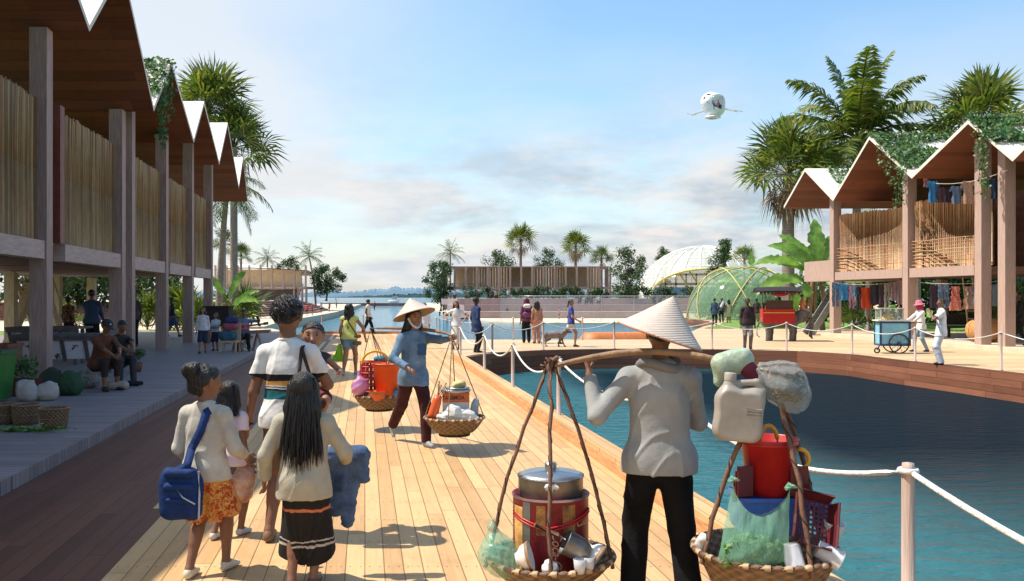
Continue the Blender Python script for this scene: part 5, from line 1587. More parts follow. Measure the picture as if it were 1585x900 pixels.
def basket(label, c, r, zr, zb, rb, tie, angs, sr_, cord=False, group='baskets hung from shoulder poles', deep=False):
    c = Vector((c[0], c[1], zb)); tie = Vector(tie)
    B = thing('carrying_basket', label, 'basket', c, 0, group)
    h = zr - zb
    prof = [(.001, 0.006), (rb * .7, .004), (rb, 0)] + ([(rb + (r - rb) * (k / 8) ** (1.7 if deep else .62), h * k / 8) for k in range(1, 9)])
    inner = [(a - .012 if a > .02 else a, z + .012) for a, z in prof[::-1]]
    MB().lathe(prof + inner, (0, 0, 0), 44).build('bowl', [MATS['wicker']], B)
    mb = MB()
    for k in range(46):
        a = k / 46 * 6.2832; q = (k % 2)
        mb.tube([Vector(((r - .004) * math.cos(a + d), (r - .004) * math.sin(a + d), h + .004)) for d in (0, .07, .137)], .0155, 7, q)
    mb.build('rim', [mat('cane_pale', (0.44, 0.31, 0.18), 0.6, 0.3), mat('cane_dark', (0.15, 0.08, 0.05), 0.6, 0.3)], B)
    mb = MB(); ring = [Vector((rb * .95 * math.cos(a / 24 * 6.2832), rb * .95 * math.sin(a / 24 * 6.2832), -.012)) for a in range(25)]
    mb.tube(ring, .014, 6); mb.build('foot_ring', [MATS['dark_binding']], B)
    for k, a in enumerate(angs):
        e = Vector((r * .98 * math.cos(R(a)), r * .98 * math.sin(R(a)), h + .01)); tp = tie - c
        mb = MB()
        if cord: mb.tube(bend(tp, e, (0, 0, 0)), sr_, 5)
        else:
            o_ = (e - tp); o_.z = 0; o_ = o_.normalized() * .035 if o_.length > .01 else Vector()
            twist(mb, bend(tp + Vector((0, 0, .04)), e - Vector((0, 0, .06)), o_, 9, .008), sr_)
        mb.build('sling', [MATS['vine_stick' if not cord else 'cane'], MATS['dark_binding']], B)
    return B


def put(name, label, cat, loc, group=None, rz=0.0):
    return thing(name, label, cat, loc, rz, group)


# --- near vendor
tl, trr = Vector((.215, 5.0, 1.315)), Vector((1.325, 4.60, 1.30))
pl = [tl + (trr - tl) * (-.05)] + [tl.lerp(trr, k / 10) + Vector((0, -.03 * math.sin(math.pi * k / 10), .105 * math.sin(math.pi * k / 10))) for k in range(0, 11)] + [trr + (trr - tl) * .06]
P = put('shoulder_pole', 'bowed bamboo pole across the shoulders of the vendor seen from behind', 'pole', (.8, 4.8, 1.4))
MB((.8, 4.8, 1.4)).tube(pl, [.012] + [.013 + .006 * math.sin(math.pi * k / 10) for k in range(11)] + [.012], 9).build('shaft', [MATS['cane']], P)
for e in (tl, trr):
    mb = MB((.8, 4.8, 1.4)); rg = random.Random(3)
    for k in range(7): mb.tube([e + Vector((rg.uniform(-.04, .04), rg.uniform(-.03, .03), rg.uniform(-.03, .05))) for _ in range(4)], .013, 6)
    mb.build('knot', [MATS['vine_stick']], P)
mb = MB(); nb_ = nv['W'](nv['nb'])
o = MB(nb_).tube([nb_ + Vector((.105 * math.cos(a), .085 * math.sin(a), .015 + .02 * math.sin(a * 2))) for a in [k / 16 * 6.2832 for k in range(17)]], .026, 8).build('neck_scarf', [cloth((.20, .19, .18))], None, None)
o.parent = nv['obj']; o.matrix_parent_inverse = Matrix(); o.location = to_local((.80, 4.92, 0), fz, nb_); o.rotation_euler = (0, 0, -fz)
C1 = Vector((.205, 5.0, .27))
basket('shallow wicker basket of the soup pot, slung on three vine sticks', C1, .36, .27, .13, .19, tl, (188, 268, -12), .0105)
T1 = put('painted_tin', 'large red painted drum with yellow panels and cream lettering under the steel pot', 'drum', (.215, 5.03, .165))
mat('tin_red', (0.21, 0.015, 0.022), 0.4, 0.3, 5, bump=0.25, bscale=14)
mat('panel_orange', (0.50, 0.21, 0.04), 0.5, 0.5, 9, rgb2=(0.55, 0.30, 0.10))
mat('panel_gold', (0.17, 0.06, 0.02), 0.5, 0.7, 16, rgb2=(0.26, 0.12, 0.03))
mat('letter_cream', (0.55, 0.34, 0.20), 0.5, 0.1)
MB().lathe([(.001, 0), (.208, 0), (.21, .01), (.21, .43), (.214, .436), (.214, .446), (.206, .45), (.2, .42), (.001, .41)], n=48).build('drum', [MATS['tin_red']], T1)
MB().lathe([(.2145, .437), (.2165, .443), (.2145, .449)], n=48).build('hoop', [MATS['tin']], T1)
def wrap_panel(a0, a1, z0, z1, m, nm, r=.2115):
    rows = [[(r * math.cos(R(a0 + (a1 - a0) * i / 8)), r * math.sin(R(a0 + (a1 - a0) * i / 8)), z) for i in range(9)] for z in (z0, (z0 + z1) / 2, z1)]
    MB().grid(rows).build(nm, [MATS[m]], T1)
wrap_panel(196, 222, .05, .40, 'panel_orange', 'side_board', .2135)
wrap_panel(222, 236, .05, .43, 'tin_dull', 'bare_patch')
wrap_panel(246, 260, .26, .42, 'panel_gold', 'print')
wrap_panel(285, 306, .27, .42, 'panel_gold', 'print')
for z in (.285, .30): MB().tube([(.2145 * math.cos(R(a)), .2145 * math.sin(R(a)), z + .0009 * abs(a - 265)) for a in range(196, 350, 6)], .0055, 6).build('red_cord', [MATS['plastic_red']], T1)


def text_mesh(name, body, size, m, parent, fn, shear=0.0, ext=.0, rich=1):
    cu = bpy.data.curves.new(name, 'FONT'); cu.body = body; cu.size = size; cu.shear = shear; cu.align_x = 'CENTER'; cu.align_y = 'CENTER'; cu.extrude = ext; cu.offset = size * .012 * rich
    tmp = bpy.data.objects.new(name + '_tmp', cu); COL.objects.link(tmp)
    dg = bpy.context.evaluated_depsgraph_get(); me = bpy.data.meshes.new_from_object(tmp.evaluated_get(dg))
    bpy.data.objects.remove(tmp)
    for v in me.vertices: v.co = Vector(fn(v.co))
    me.materials.clear(); me.materials.append(m)
    o = bpy.data.objects.new(name, me); COL.objects.link(o); o.parent = parent
    return o
rt_ = .2135
text_mesh('lettering', 'Coca-Cola', .075, MATS['letter_cream'], T1, lambda c: (rt_ * math.cos(R(276) + c.y / rt_), rt_ * math.sin(R(276) + c.y / rt_), .15 - c.x * .82), .3)
text_mesh('lettering', 'Coca', .05, MATS['letter_cream'], T1, lambda c: (rt_ * math.cos(R(322) + c.x / rt_), rt_ * math.sin(R(322) + c.x / rt_), .315 + c.y), .3)
T1b = put('steel_pot', 'dented steel soup pot with domed lid sitting on the red drum', 'pot', (.215, 5.03, .60))
MB().lathe([(.001, 0), (.176, 0), (.180, .01), (.180, .10), (.185, .105)], n=44).build('body', [MATS['tin_dull']], T1b)
MB().lathe([(.185, .106), (.186, .115), (.15, .128), (.06, .142), (.001, .147)], n=44).lathe([(.03, .143), (.034, .165), (.03, .18), (.001, .184)], n=16).build('lid', [MATS['tin']], T1b)
o = SDF(); k3 = Vector((.208, 4.77, .70))
for j in range(6): o.c(k3 + Vector((rnd.uniform(-.03, .03), 0, rnd.uniform(-.02, .02))), k3 + Vector((rnd.uniform(-.04, .04), -.01, rnd.uniform(-.03, .02))), .011, .007, .008)
tag(o.build('rag_knot', cloth((.62, .60, .56)), .006), 'white rag knotted round the front vine stick before the steel pot', 'rag')
S_ = put('strainer', 'long handled dark metal strainer leaning on the red drum', 'strainer', (.33, 4.76, .33))
Mx = Matrix.Rotation(R(62), 4, 'Y') @ Matrix.Rotation(R(-15), 4, 'X')
MB().lathe([(.001, -.07), (.045, -.065), (.062, -.02), (.068, .06), (.074, .066), (.068, .07), (.058, .0), (.04, -.05)], (0.01, 0, .05), 28, 0, Matrix.Rotation(R(-62), 4, 'Y')).build('cup', [MATS['tin_dull']], S_)
MB().tube([(-.05, -.02, .10), (-.1, -.02, .125)], .006, 6).tube([(-.09, -.02, .12), (-.21, -.03, .18)], .016, 8, 1).build('handle', [MATS['tin'], MATS['vine_stick']], S_)
def bowl(label, loc, r, rot, mt='porcelain', grp=None):
    B = put('bowl', label, 'bowl', loc, grp)
    M = Matrix.Rotation(R(rot[0]), 4, 'X') @ Matrix.Rotation(R(rot[1]), 4, 'Y')
    MB().lathe([(.001, -r * .55), (r * .45, -r * .55), (r * .45, -r * .42), (r * .8, -.1 * r), (r, r * .45), (r * .96, r * .45), (r * .72, -.08 * r), (.001, -r * .35)], (0, 0, 0), 28, 0, M).build('shell', [MATS[mt]], B)
    MB().lathe([(r * .93, r * .22), (r * 1.0, r * .44)], (0, 0, 0), 28, 0, M @ Matrix.Scale(1.006, 4)).build('painted_band', [mat('band_brown', (.30, .17, .08), .4)], B)
bowl('white porcelain bowl tipped on its side by the green bag', (.065, 4.74, .335), .078, (22, 72))
bowl('white porcelain bowl with a brown line at the open end of the strainer', (.435, 4.80, .335), .075, (-30, 125))
bowl('blue rimmed white bowl half hidden behind the front vine stick', (.195, 4.71, .30), .05, (10, 170))
for k, (x, y) in enumerate(((.35, 4.68), (.40, 4.72))):
    G_ = put('glass', 'small clear drinking glass below the strainer' + (', beside the other one' if k else ''), 'glass', (x, y, .27), 'drinking glasses below the strainer')
    MB().lathe([(.001, 0), (.026, 0), (.033, .075), (.03, .075), (.024, .008), (.001, .008)], n=20).build('tumbler', [MATS['clear_cup']], G_)
    G_['label'] = 'one of two clear drinking glasses below the strainer'
b_ = SDF(); bc = Vector((-.075, 4.80, .33))
b_.c(bc + Vector((-.03, 0, .14)), bc + Vector((-.005, 0, .04)), .02, .085, .04); b_.c(bc, bc + Vector((.03, 0, -.03)), .10, .085, .05); b_.c(bc + Vector((-.035, 0, .13)), bc + Vector((-.025, .01, .19)), .02, .008, .02)
tag(b_.build('plastic_bag', MATS['bag_green'], .008, None, lambda P: .012 * nz3(P, 22, 4, (1, 1, .5)) + .006 * nz3(P, 60, 5)), 'pale green see through plastic bag hanging over the soup basket rim', 'bag')
# right hand basket
C2_ = Vector((1.288, 4.60, .12))
basket('deep wicker basket carrying red bucket, herbs and cups on vine sticks', C2_, .365, .42, .10, .24, trr, (195, 292, 22), .0125, deep=True)
def bucket(label, loc, rt2, rb2, h, m, hm, rot=0, tilt=(0, 0), loops=((0, 1),)):
    B = put('bucket', label, 'bucket', loc)
    B.rotation_euler = (R(tilt[0]), R(tilt[1]), R(rot))
    MB().lathe([(.001, 0), (rb2, 0), (rb2 + (rt2 - rb2) * .9, h * .9), (rt2 * 1.02, h * .9), (rt2 * 1.03, h * .93), (rt2, h * .94), (rt2, h), (rt2 * 1.07, h), (rt2 * 1.07, h * .975), (rt2 * .97, h * .985), (rb2 * .95, .01), (.001, .01)], n=40).build('body', [MATS[m]], B)
    return B
bk = bucket('red plastic bucket with yellow loop handles on top of the loaded basket', (1.305, 4.60, .70), .142, .105, .285, 'plastic_red', None)
MB().tube([(.0 + .045 * math.cos(a), -.0, .26 + .085 * math.sin(a)) for a in [k / 12 * math.pi for k in range(13)]], .0115, 8).build('handle', [MATS['plastic_yellow']], bk)
MB().tube([(.145 + .05 * math.sin(a) * 1.0, -.03, .18 + .052 * math.cos(a)) for a in [k / 12 * 3.6 - .3 for k in range(13)]], .011, 8).build('handle', [MATS['plastic_yellow']], bk)
CR = put('plastic_crate', 'blue plastic crate under the red bucket', 'crate', (1.31, 4.62, .50))
mb = MB()
for (x, y, sx, sy) in ((-.16, 0, .01, .26), (.16, 0, .01, .26), (0, -.13, .33, .01), (0, .13, .33, .01)): mb.box((x, y, .11), (sx, sy, .17))
mb.box((0, 0, .02), (.32, .26, .012)); mb.box((0, -.137, .19), (.35, .012, .02)); mb.box((0, .137, .19), (.35, .012, .02)); mb.box((-.17, 0, .19), (.012, .26, .02)); mb.box((.17, 0, .19), (.012, .26, .02))
mb.build('crate_body', [MATS['plastic_blue']], CR)
for (x, lb, r_) in ((-.145, 'in front of the red bucket on the bag side', 18), (.125, 'beside the red bucket on the blue cup side', -14)):
    T_ = put('plastic_tray', 'dark maroon plastic trays ' + lb, 'tray', (1.305 + x, 4.50, .68), None, R(r_))
    for k in range(3): MB().box((0, .02 * k, .06 + .022 * (2 - k)), (.085, .012, .15 - .01 * k), 0).build('tray_panel', [MATS['plastic_maroon']], T_)
# perforated maroon basket: a tilted dish with real holes
PB = put('colander_basket', 'maroon perforated plastic basket tilted on its side', 'basket', (1.46, 4.42, .60))
mb = MB(); n_ = 9; cell = .024
Mt = Matrix.Translation((0, 0, 0)) @ Matrix.Rotation(R(14), 4, 'Y') @ Matrix.Rotation(R(64), 4, 'X')
def pt(x, y, z): return Mt @ Vector((x, y, z))
for i in range(n_ - 2):
    for j in range(n_):
        x0, y0 = (i - (n_ - 2) / 2) * cell, (j - n_ / 2) * cell; x1, y1 = x0 + cell, y0 + cell; g_ = .006
        mb.add([pt(x0, y0, 0), pt(x1, y0, 0), pt(x1, y1, 0), pt(x0, y1, 0), pt(x0 + g_, y0 + g_, 0), pt(x1 - g_, y0 + g_, 0), pt(x1 - g_, y1 - g_, 0), pt(x0 + g_, y1 - g_, 0)], [(0, 1, 5, 4), (1, 2, 6, 5), (2, 3, 7, 6), (3, 0, 4, 7)])
hx, hy = (n_ - 2) / 2 * cell, n_ / 2 * cell
for sx, sy, ex, ey in ((-hx, -hy, hx, -hy), (hx, -hy, hx, hy), (hx, hy, -hx, hy), (-hx, hy, -hx, -hy)):
    dx, dy = (sy and 0), 0
    nx_, ny_ = (ey - sy), -(ex - sx); l_ = math.hypot(nx_, ny_); nx_, ny_ = nx_ / l_ * .022, ny_ / l_ * .022
    mb.add([pt(sx, sy, 0), pt(ex, ey, 0), pt(ex + nx_, ey + ny_, .07), pt(sx + nx_, sy + ny_, .07)], [(0, 1, 2, 3)])
    mb.tube([pt(sx + nx_, sy + ny_, .07), pt(ex + nx_, ey + ny_, .07)], .008, 6)
mb.build('shell', [MATS['plastic_maroon']], PB)
def cup(label, loc, r, h, rot, m='clear_cup', nm='plastic_cup', grp=None):
    B = put(nm, label, 'cup', loc, grp)
    M = Matrix.Rotation(R(rot[0]), 4, 'X') @ Matrix.Rotation(R(rot[1]), 4, 'Y')
    MB().lathe([(.001, 0), (r * .75, 0), (r * .78, h * .05), (r, h * .95), (r * 1.06, h), (r * .95, h), (r * .7, .01), (.001, .01)], (0, 0, 0), 26, 0, M).build('beaker', [MATS[m]], B)
cup('milky plastic cup upside down beside the bag of herbs', (1.335, 4.33, .52), .052, .12, (172, 8))
cup('milky plastic cup lying below the maroon perforated basket', (1.47, 4.36, .49), .052, .12, (160, 60))
cup('milky plastic cup leaning on the rim under the blue cup', (1.555, 4.46, .47), .055, .13, (10, 12))
cup('blue translucent cup at the far end of the loaded basket', (1.575, 4.52, .53), .055, .14, (-8, -12), 'plastic_blue')
# bag of herbs hung from two sticks
bgt = put('herb_bag', 'green see through bag of leafy herbs tied between two vine sticks', 'bag', (1.16, 4.36, .40))
A_, B_ = Vector((1.075 - 1.16, 4.40 - 4.36, .80 - .40)), Vector((1.325 - 1.16, 4.31 - 4.36, .785 - .40))
rows_f, rows_b = [], []
nx, nyy = 20, 14
for j in range(nyy + 1):
    v = j / nyy; rf_, rb_ = [], []
    for i in range(nx + 1):
        u = i / nx
        top = A_.lerp(B_, u) - Vector((0, 0, .17 * math.sin(math.pi * u) ** .6 * (1 - .3 * u)))
        ang = math.pi * u; wdt = .165
        bot = Vector((-wdt * math.cos(ang) * 1.02, 0, .03 - .03 * math.sin(ang)))
        s_ = v ** .8; p = top.lerp(bot, s_); p.x = top.x * (1 - s_) + bot.x * s_
        bul = .085 * math.sin(math.pi * u) ** .7 * math.sin(math.pi * min(1, v * .62 + .06)) ** .8 * (1 - .75 * max(0, v - .85) / .15)
        rip = .006 * math.sin(u * 46 + 5 * v) * (1 - v) + .004 * math.sin(u * 23 + v * 14)
        rf_.append(p + Vector((0, -bul + rip, 0))); rb_.append(p + Vector((0, bul + rip, 0)))
    rows_f.append(rf_); rows_b.append(rb_)
MB().grid(rows_f).grid([r_[::-1] for r_ in rows_b]).build('film', [MATS['bag_green']], bgt)
mb = MB(); rg = random.Random(5)
for i in range(1100):
    u, v = rg.uniform(-1, 1), rg.random(); p = Vector((u * .145, rg.uniform(-.06, .06) * (1 - .4 * abs(u)), .015 + v * .14 * (1 - .35 * u * u)))
    n3 = Vector((rg.uniform(-1, 1), rg.uniform(-1.4, .4), rg.uniform(-.6, 1))).normalized(); x, y, _ = basis(n3); z = rg.uniform(.010, .022)
    mb.add([p - x * z, p - y * z * .7, p + x * z, p + y * z * .7], [(0, 1, 2, 3)])
tag(mb.build('herb_leaves', [MATS['herbs']], bgt), kind='stuff')
MB().tube([A_ + Vector((-.02, 0, 0)), A_ + Vector((.02, -.02, .015)), A_ + Vector((.0, .02, .02)), A_ + Vector((-.02, 0, 0))], .01, 6).build('knot', [MATS['bag_green']], bgt)
MB().tube([B_ + Vector((-.02, 0, 0)), B_ + Vector((.02, -.02, .015)), B_ + Vector((.0, .02, .02)), B_ + Vector((-.02, 0, 0))], .01, 6).build('knot', [MATS['bag_green']], bgt)
# jug
JG = put('jug', 'dirty white plastic jug with moulded handle hanging from the pole end', 'jug', (1.115, 4.50, .985), None, R(-8)); JG.rotation_euler = (0, R(5), R(-8))
j_ = SDF()
j_.c((-.055, 0, .055), (.055, 0, .055), .065, None, .02); j_.c((-.055, 0, .20), (.055, 0, .20), .063, None, .02)
for z in (.06, .10, .14, .18): j_.c((-.055, 0, z), (.055, 0, z), .063, None, .02)
j_.c((-.05, 0, .22), (-.055, 0, .275), .055, .03, .04); j_.c((.05, 0, .21), (.07, 0, .225), .05, .045, .03)
j_.c((-.055, 0, .27), (-.055, 0, .30), .026, None, .01, None, 1, False, True)
for a, b in (((-.02, 0, .285), (.075, 0, .30)), ((.075, 0, .30), (.105, 0, .26)), ((.105, 0, .26), (.10, 0, .20))): j_.c(a, b, .0165, None, .012)
j_.cut((0, 0, .0), (0, 0, -1)); j_.cut((0, -.052, 0), (0, -1, 0)); j_.cut((0, .052, 0), (0, 1, 0))
j_.build('body', MATS['jug_white'], .0055, JG)
MB().lathe([(.03, .296), (.031, .33), (.027, .335), (.001, .336)], (-.055, 0, 0), 20).build('cap', [MATS['jug_white']], JG)
mb = MB()
for z in (.17, .155, .14): mb.tube([(.03, -.053, z), (.105, -.05, z)], .003, 5)
mb.build('grip_ridge', [MATS['jug_white']], JG)
b_ = SDF(); bc = Vector((1.085, 4.62, 1.36)); b_.c(bc, bc + Vector((.085, 0, .015)), .06, .065, .04); b_.c(bc + Vector((-.02, 0, 0)), bc + Vector((-.035, 0, -.09)), .05, .03, .04)
tag(b_.build('plastic_bag', mat('bag_palegreen', (.34, .42, .31), .5, .25, 9, bump=.7, bscale=14), .008, None, lambda P: .012 * nz3(P, 24, 14) + .005 * nz3(P, 70, 15)), 'crumpled pale green bag on the pole above the white jug', 'bag')
b_ = SDF(); bc = Vector((1.205, 4.60, 1.33)); b_.c(bc, bc + Vector((.03, 0, -.05)), .045, .04, .03)
tag(b_.build('cloth_bundle', cloth((.17, .03, .05)), .007, None, lambda P: .008 * nz3(P, 30, 24)), 'maroon cloth bundle tied between the green bag and grey bag', 'cloth')
b_ = SDF(); bc = Vector((1.25, 4.52, 1.345)); b_.c(bc, bc + Vector((.10, 0, -.07)), .022, .095, .05); b_.c(bc + Vector((.10, 0, -.07)), bc + Vector((.155, 0, -.135)), .098, .085, .06)
dsp = lambda P: .007 * np.sin(np.arctan2(P[:, 2] - bc.z + .06 * 0, P[:, 1] - bc.y) * 9 + 3 * nz3(P, 8, 3)) + .004 * nz3(P, 50, 35)
gb_ = b_.build('plastic_bag', MATS['bag_clear'], .0065, None, dsp); tag(gb_, 'bulging grey clear plastic bag of greens tied at the pole end', 'bag')
mb = MB(); rg = random.Random(9)
for i in range(900):
    p = bc + Vector((.13, 0, -.10)) + Vector((max(-.06, min(.06, rg.gauss(0, .035))), max(-.055, min(.055, rg.gauss(0, .03))), max(-.06, min(.06, rg.gauss(0, .035))))); n3 = Vector((rg.uniform(-1, 1), rg.uniform(-1, 1), rg.uniform(-1, 1))).normalized(); x, y, _ = basis(n3); z = rg.uniform(.012, .03)
    mb.add([p - x * z, p - y * z * .6, p + x * z, p + y * z * .6], [(0, 1, 2, 3)])
o = mb.build('greens', [mat('wilted_greens', (.05, .07, .04), .6, .3, island=[(.012, .02, .014), (.03, .05, .03), (.14, .16, .13)])], gb_); tag(o, kind='stuff')
b_ = SDF(); bc = Vector((.955, 4.56, .44)); 
for j in range(5): b_.c(bc + Vector((rnd.uniform(-.02, .03), rnd.uniform(-.03, .03), rnd.uniform(-.02, .05))), bc + Vector((rnd.uniform(-.02, .03), 0, rnd.uniform(-.03, .03))), .022, .014, .02)
tag(b_.build('rag', cloth((.55, .54, .52)), .006, None, lambda P: .004 * nz3(P, 60, 2)), 'crumpled white rag on the rim of the deep basket', 'rag')

# --- walking vendor's load
tl2, tr2 = Vector((-1.80, 11.5, 1.30)), Vector((-.66, 9.95, 1.275))
shp = wv_['W'](wv_['nb'] + wv_['rt'] * -.06 * 1.5)
P = put('shoulder_pole', 'thin bowed pole carried by the walking vendor in blue', 'pole', (-1.2, 10.6, 1.35))
md = Vector((shp.x, shp.y, shp.z + .045))
pl = [(tl2 * (1 - t_) ** 2 + (md * 2 - (tl2 + tr2) * .5) * 2 * t_ * (1 - t_) + tr2 * t_ * t_) for t_ in [k / 14 for k in range(15)]]
MB((-1.2, 10.6, 1.35)).tube(pl, [.012 + .008 * math.sin(math.pi * k / 14) for k in range(15)], 8).build('shaft', [MATS['cane']], P)
basket('shallow basket with orange bucket behind the walking vendor', (-1.70, 11.6, .26), .325, .44, .27, .17, tl2, (200, 300, 60, -20), .006, True)
basket('shallow basket with boxes and white bags before the walking vendor', (-.63, 9.9, .22), .33, .38, .21, .17, tr2, (178, 262, 8, 90), .006, True)
bk = bucket('orange plastic bucket in the basket behind the walking vendor', (-1.58, 11.45, .46), .185, .135, .40, 'plastic_orange', None)
MB().tube([(-.13 + .17 * math.cos(a), -.12, .40 + .16 * math.sin(a)) for a in [k / 14 * math.pi for k in range(15)]], .016, 8).build('handle', [MATS['plastic_yellow']], bk)
RB = put('colander_basket', 'tall red perforated basket beside the orange bucket', 'basket', (-1.80, 11.72, .46))
mb = MB()
for k in range(20):
    a = k / 20 * 6.2832; mb.box((.16 * math.cos(a), .13 * math.sin(a), .2), (.03, .012, .40), a + 1.57)
for z in (.02, .1, .18, .26, .34, .4): mb.tube([(.163 * math.cos(a / 20 * 6.2832), .133 * math.sin(a / 20 * 6.2832), z) for a in range(21)], .012, 5)
mb.build('lattice', [MATS['plastic_red']], RB)
b_ = SDF(); bc = Vector((-1.93, 11.42, .56)); b_.c(bc, bc + Vector((.03, 0, .02)), .105, .095, .05); b_.c(bc + Vector((0, 0, .08)), bc + Vector((0, 0, .20)), .05, .015, .04)
tag(b_.build('plastic_bag', MATS['bag_pink'], .012, None, lambda P: .010 * nz3(P, 20, 44)), 'pink knotted plastic bag beside the orange bucket', 'bag')
bowl('orange bowl low in the basket behind the walking vendor', (-1.68, 11.32, .47), .12, (0, 0), 'plastic_orange')
b_ = SDF(); bc = Vector((-1.44, 11.36, .48)); b_.c(bc, bc + Vector((.06, 0, .03)), .06, .05, .04); tag(b_.build('cloth_bundle', cloth((.10, .26, .48)), .012, None, lambda P: .008 * nz3(P, 26, 4)), 'blue cloth bundle next to the orange bucket', 'cloth')
b_ = SDF(); bc = Vector((-1.75, 11.7, .90)); b_.c(bc, bc + Vector((.10, 0, .0)), .04, .05, .04); tag(b_.build('cloth_bundle', cloth((.08, .28, .36)), .012, None, lambda P: .008 * nz3(P, 26, 6)), 'blue cloth on top of the red perforated basket', 'cloth')
BX = put('carton', 'orange and white printed carton in the front basket of the walking vendor', 'box', (-.62, 9.96, .37), None, R(6))
mb = MB(); mb.box((0, 0, .09), (.29, .2, .18), 0, 1); mb.box((0, 0, .23), (.292, .202, .10), 0, 0); mb.build('box_body', [cloth((.58, .15, .05), .6), cloth((.52, .50, .50), .6)], BX)
text_mesh('lettering', 'TAUBMOA', .05, mat('ink', (.03, .02, .02), .7, 0, bump=0), BX, lambda c: (c.x - .03, -.1025, .23 + c.y * 1.25), 0, 0, 2)
MB().lathe([(.001, .285), (.16, .285), (.165, .31), (.16, .315), (.001, .30)], n=24).lathe([(.001, .32), (.13, .32), (.135, .335), (.001, .33)], (.02, 0, 0), 24).build('stacked_tray', [MATS['tin']], BX)
b_ = SDF(); b_.c((-.61, 9.98, .72), (-.56, 9.98, .735), .055, .05, .04); tag(b_.build('cloth_bundle', cloth((.58, .50, .22)), .010, None, lambda P: .006 * nz3(P, 26, 8)), 'yellow folded cloth on the tin trays', 'cloth')
b_ = SDF()
for x, z, r_ in ((-.70, .41, .065), (-.60, .44, .09), (-.50, .42, .075), (-.64, .48, .06), (-.43, .40, .05), (-.77, .40, .045)): b_.c((x, 9.74, z), (x + .04, 9.74, z - .02), r_, r_ * .8, .03)
tag(b_.build('plastic_bag', MATS['bag_white'], .010, None, lambda P: .012 * nz3(P, 24, 54) + .006 * nz3(P, 60, 5)), 'heap of crumpled white plastic bags in the front basket', 'bag')
BT = put('bottle', 'red orange sauce bottle full of thin sticks leaning in the front basket', 'bottle', (-.87, 9.82, .38)); BT.rotation_euler = (0, R(16), 0)
MB().lathe([(.001, 0), (.05, 0), (.055, .05), (.05, .2), (.04, .26), (.001, .26)], n=18).build('body', [MATS['plastic_orange']], BT)
mb = MB()
for k in range(9): mb.tube([(rnd.uniform(-.02, .02), rnd.uniform(-.02, .02), .24), (rnd.uniform(-.06, .06), rnd.uniform(-.03, .03), rnd.uniform(.36, .42))], .005, 4)
mb.build('chopstick', [MATS['cane']], BT)
b_ = SDF(); b_.c((-.42, 9.95, .40), (-.40, 9.95, .56), .045, .035, .03); tag(b_.build('plastic_bag', mat('bag_blue', (.25, .42, .52), .35, .3, 9, alpha=.8, bump=.5), .010, None, lambda P: .008 * nz3(P, 30, 7)), 'small blue bag beside the printed carton', 'bag')

# --- what the family carries
def ribbon(mb, pts, w_, nrm_, mi=0, th=.006):
    pts = [Vector(p) for p in pts]; n0 = Vector(nrm_).normalized(); k = len(pts); rows = [[], []]
    V = []
    for i, p in enumerate(pts):
        d = (pts[min(i + 1, k - 1)] - pts[max(i - 1, 0)]).normalized(); s_ = d.cross(n0).normalized() * w_ / 2
        V += [p - s_, p + s_, p + s_ + n0 * th, p - s_ + n0 * th]
    F = [(i * 4 + a, i * 4 + (a + 1) % 4, i * 4 + 4 + (a + 1) % 4, i * 4 + 4 + a) for i in range(k - 1) for a in range(4)]
    return mb.add(V, F, mi, True)
mat('canvas_blue', (0.012, 0.035, 0.13), 0.75, 0.2, 8, bump=0.4, bscale=40, spec=.2)
SB = put('shoulder_bag', 'dark blue canvas shoulder bag with pale piping worn by the girl with the bun', 'bag', (-1.95, 5.33, .55))
x_ = SDF(); x_.c((-.07, 0, -.11), (.07, 0, -.11), .055, None, .03, V3(0, 1, 0), .7); x_.c((-.06, 0, .10), (.06, 0, .10), .05, None, .03, V3(0, 1, 0), .7)
for z in (-.05, .0, .05): x_.c((-.07, 0, z), (.07, 0, z), .055, None, .04, V3(0, 1, 0), .7)
x_.build('body', MATS['canvas_blue'], .008, SB, lambda P: .005 * nz3(P, 22, 3))
x_ = SDF(); x_.c((-.06, -.032, .115), (.065, -.032, .115), .03, None, .02); x_.c((-.065, -.040, .04), (.07, -.040, .04), .022, None, .03); x_.c((-.062, -.042, -.04), (.07, -.042, -.045), .014, None, .02)
x_.build('flap', MATS['canvas_blue'], .007, SB, lambda P: .003 * nz3(P, 30, 4))
MB().tube([(.115, -.035, .13), (.122, -.04, 0), (.118, -.04, -.15)], .006, 6).tube([(-.03, -.048, .05), (.03, -.055, -.02), (.10, -.05, -.06)], .005, 6).build('piping', [cloth((.45, .48, .55))], SB)
q = Vector((-1.95, 5.33, .55)); gw = gb['W']
sh_ = gw(gb['sr'] * .8 + gb['nb'] * .2) + Vector((0, 0, .045)); bkp = gw(gb['chest'] - gb['fw'] * .092)
pts = [gw(gb['sr'] * .7 + gb['nb'] * .3 + gb['fw'] * .06) - q, sh_ - q, gw(gb['nb'] * .55 + gb['sr'] * .45 - gb['fw'] * .068) - q, gw(gb['chest'] + gb['rt'] * .03 - gb['fw'] * .094) - q, gw(gb['chest'] - gb['rt'] * .03 - gb['up'] * .11 - gb['fw'] * .098) - q, Vector((.04, -.01, .16)), Vector((-.02, -.02, .12))]
sm_ = []
for i in range(len(pts) - 1):
    for k in range(4): sm_.append(pts[i].lerp(pts[i + 1], k / 4))
mb = MB(); ribbon(mb, sm_ + [pts[-1]], .05, (.1, -1, .3)); mb.build('strap', [MATS['canvas_blue']], SB)
b_ = SDF(); hp_ = mn['W'](mn['lhand']); bc = hp_ + Vector((0, -.01, -.28))
b_.c(hp_ + Vector((0, 0, .01)), hp_ + Vector((0, 0, -.09)), .012, .035, .03); b_.c(hp_ + Vector((0, 0, -.09)), bc, .04, .085, .04); b_.c(bc, bc + Vector((.01, 0, -.10)), .092, .075, .05)
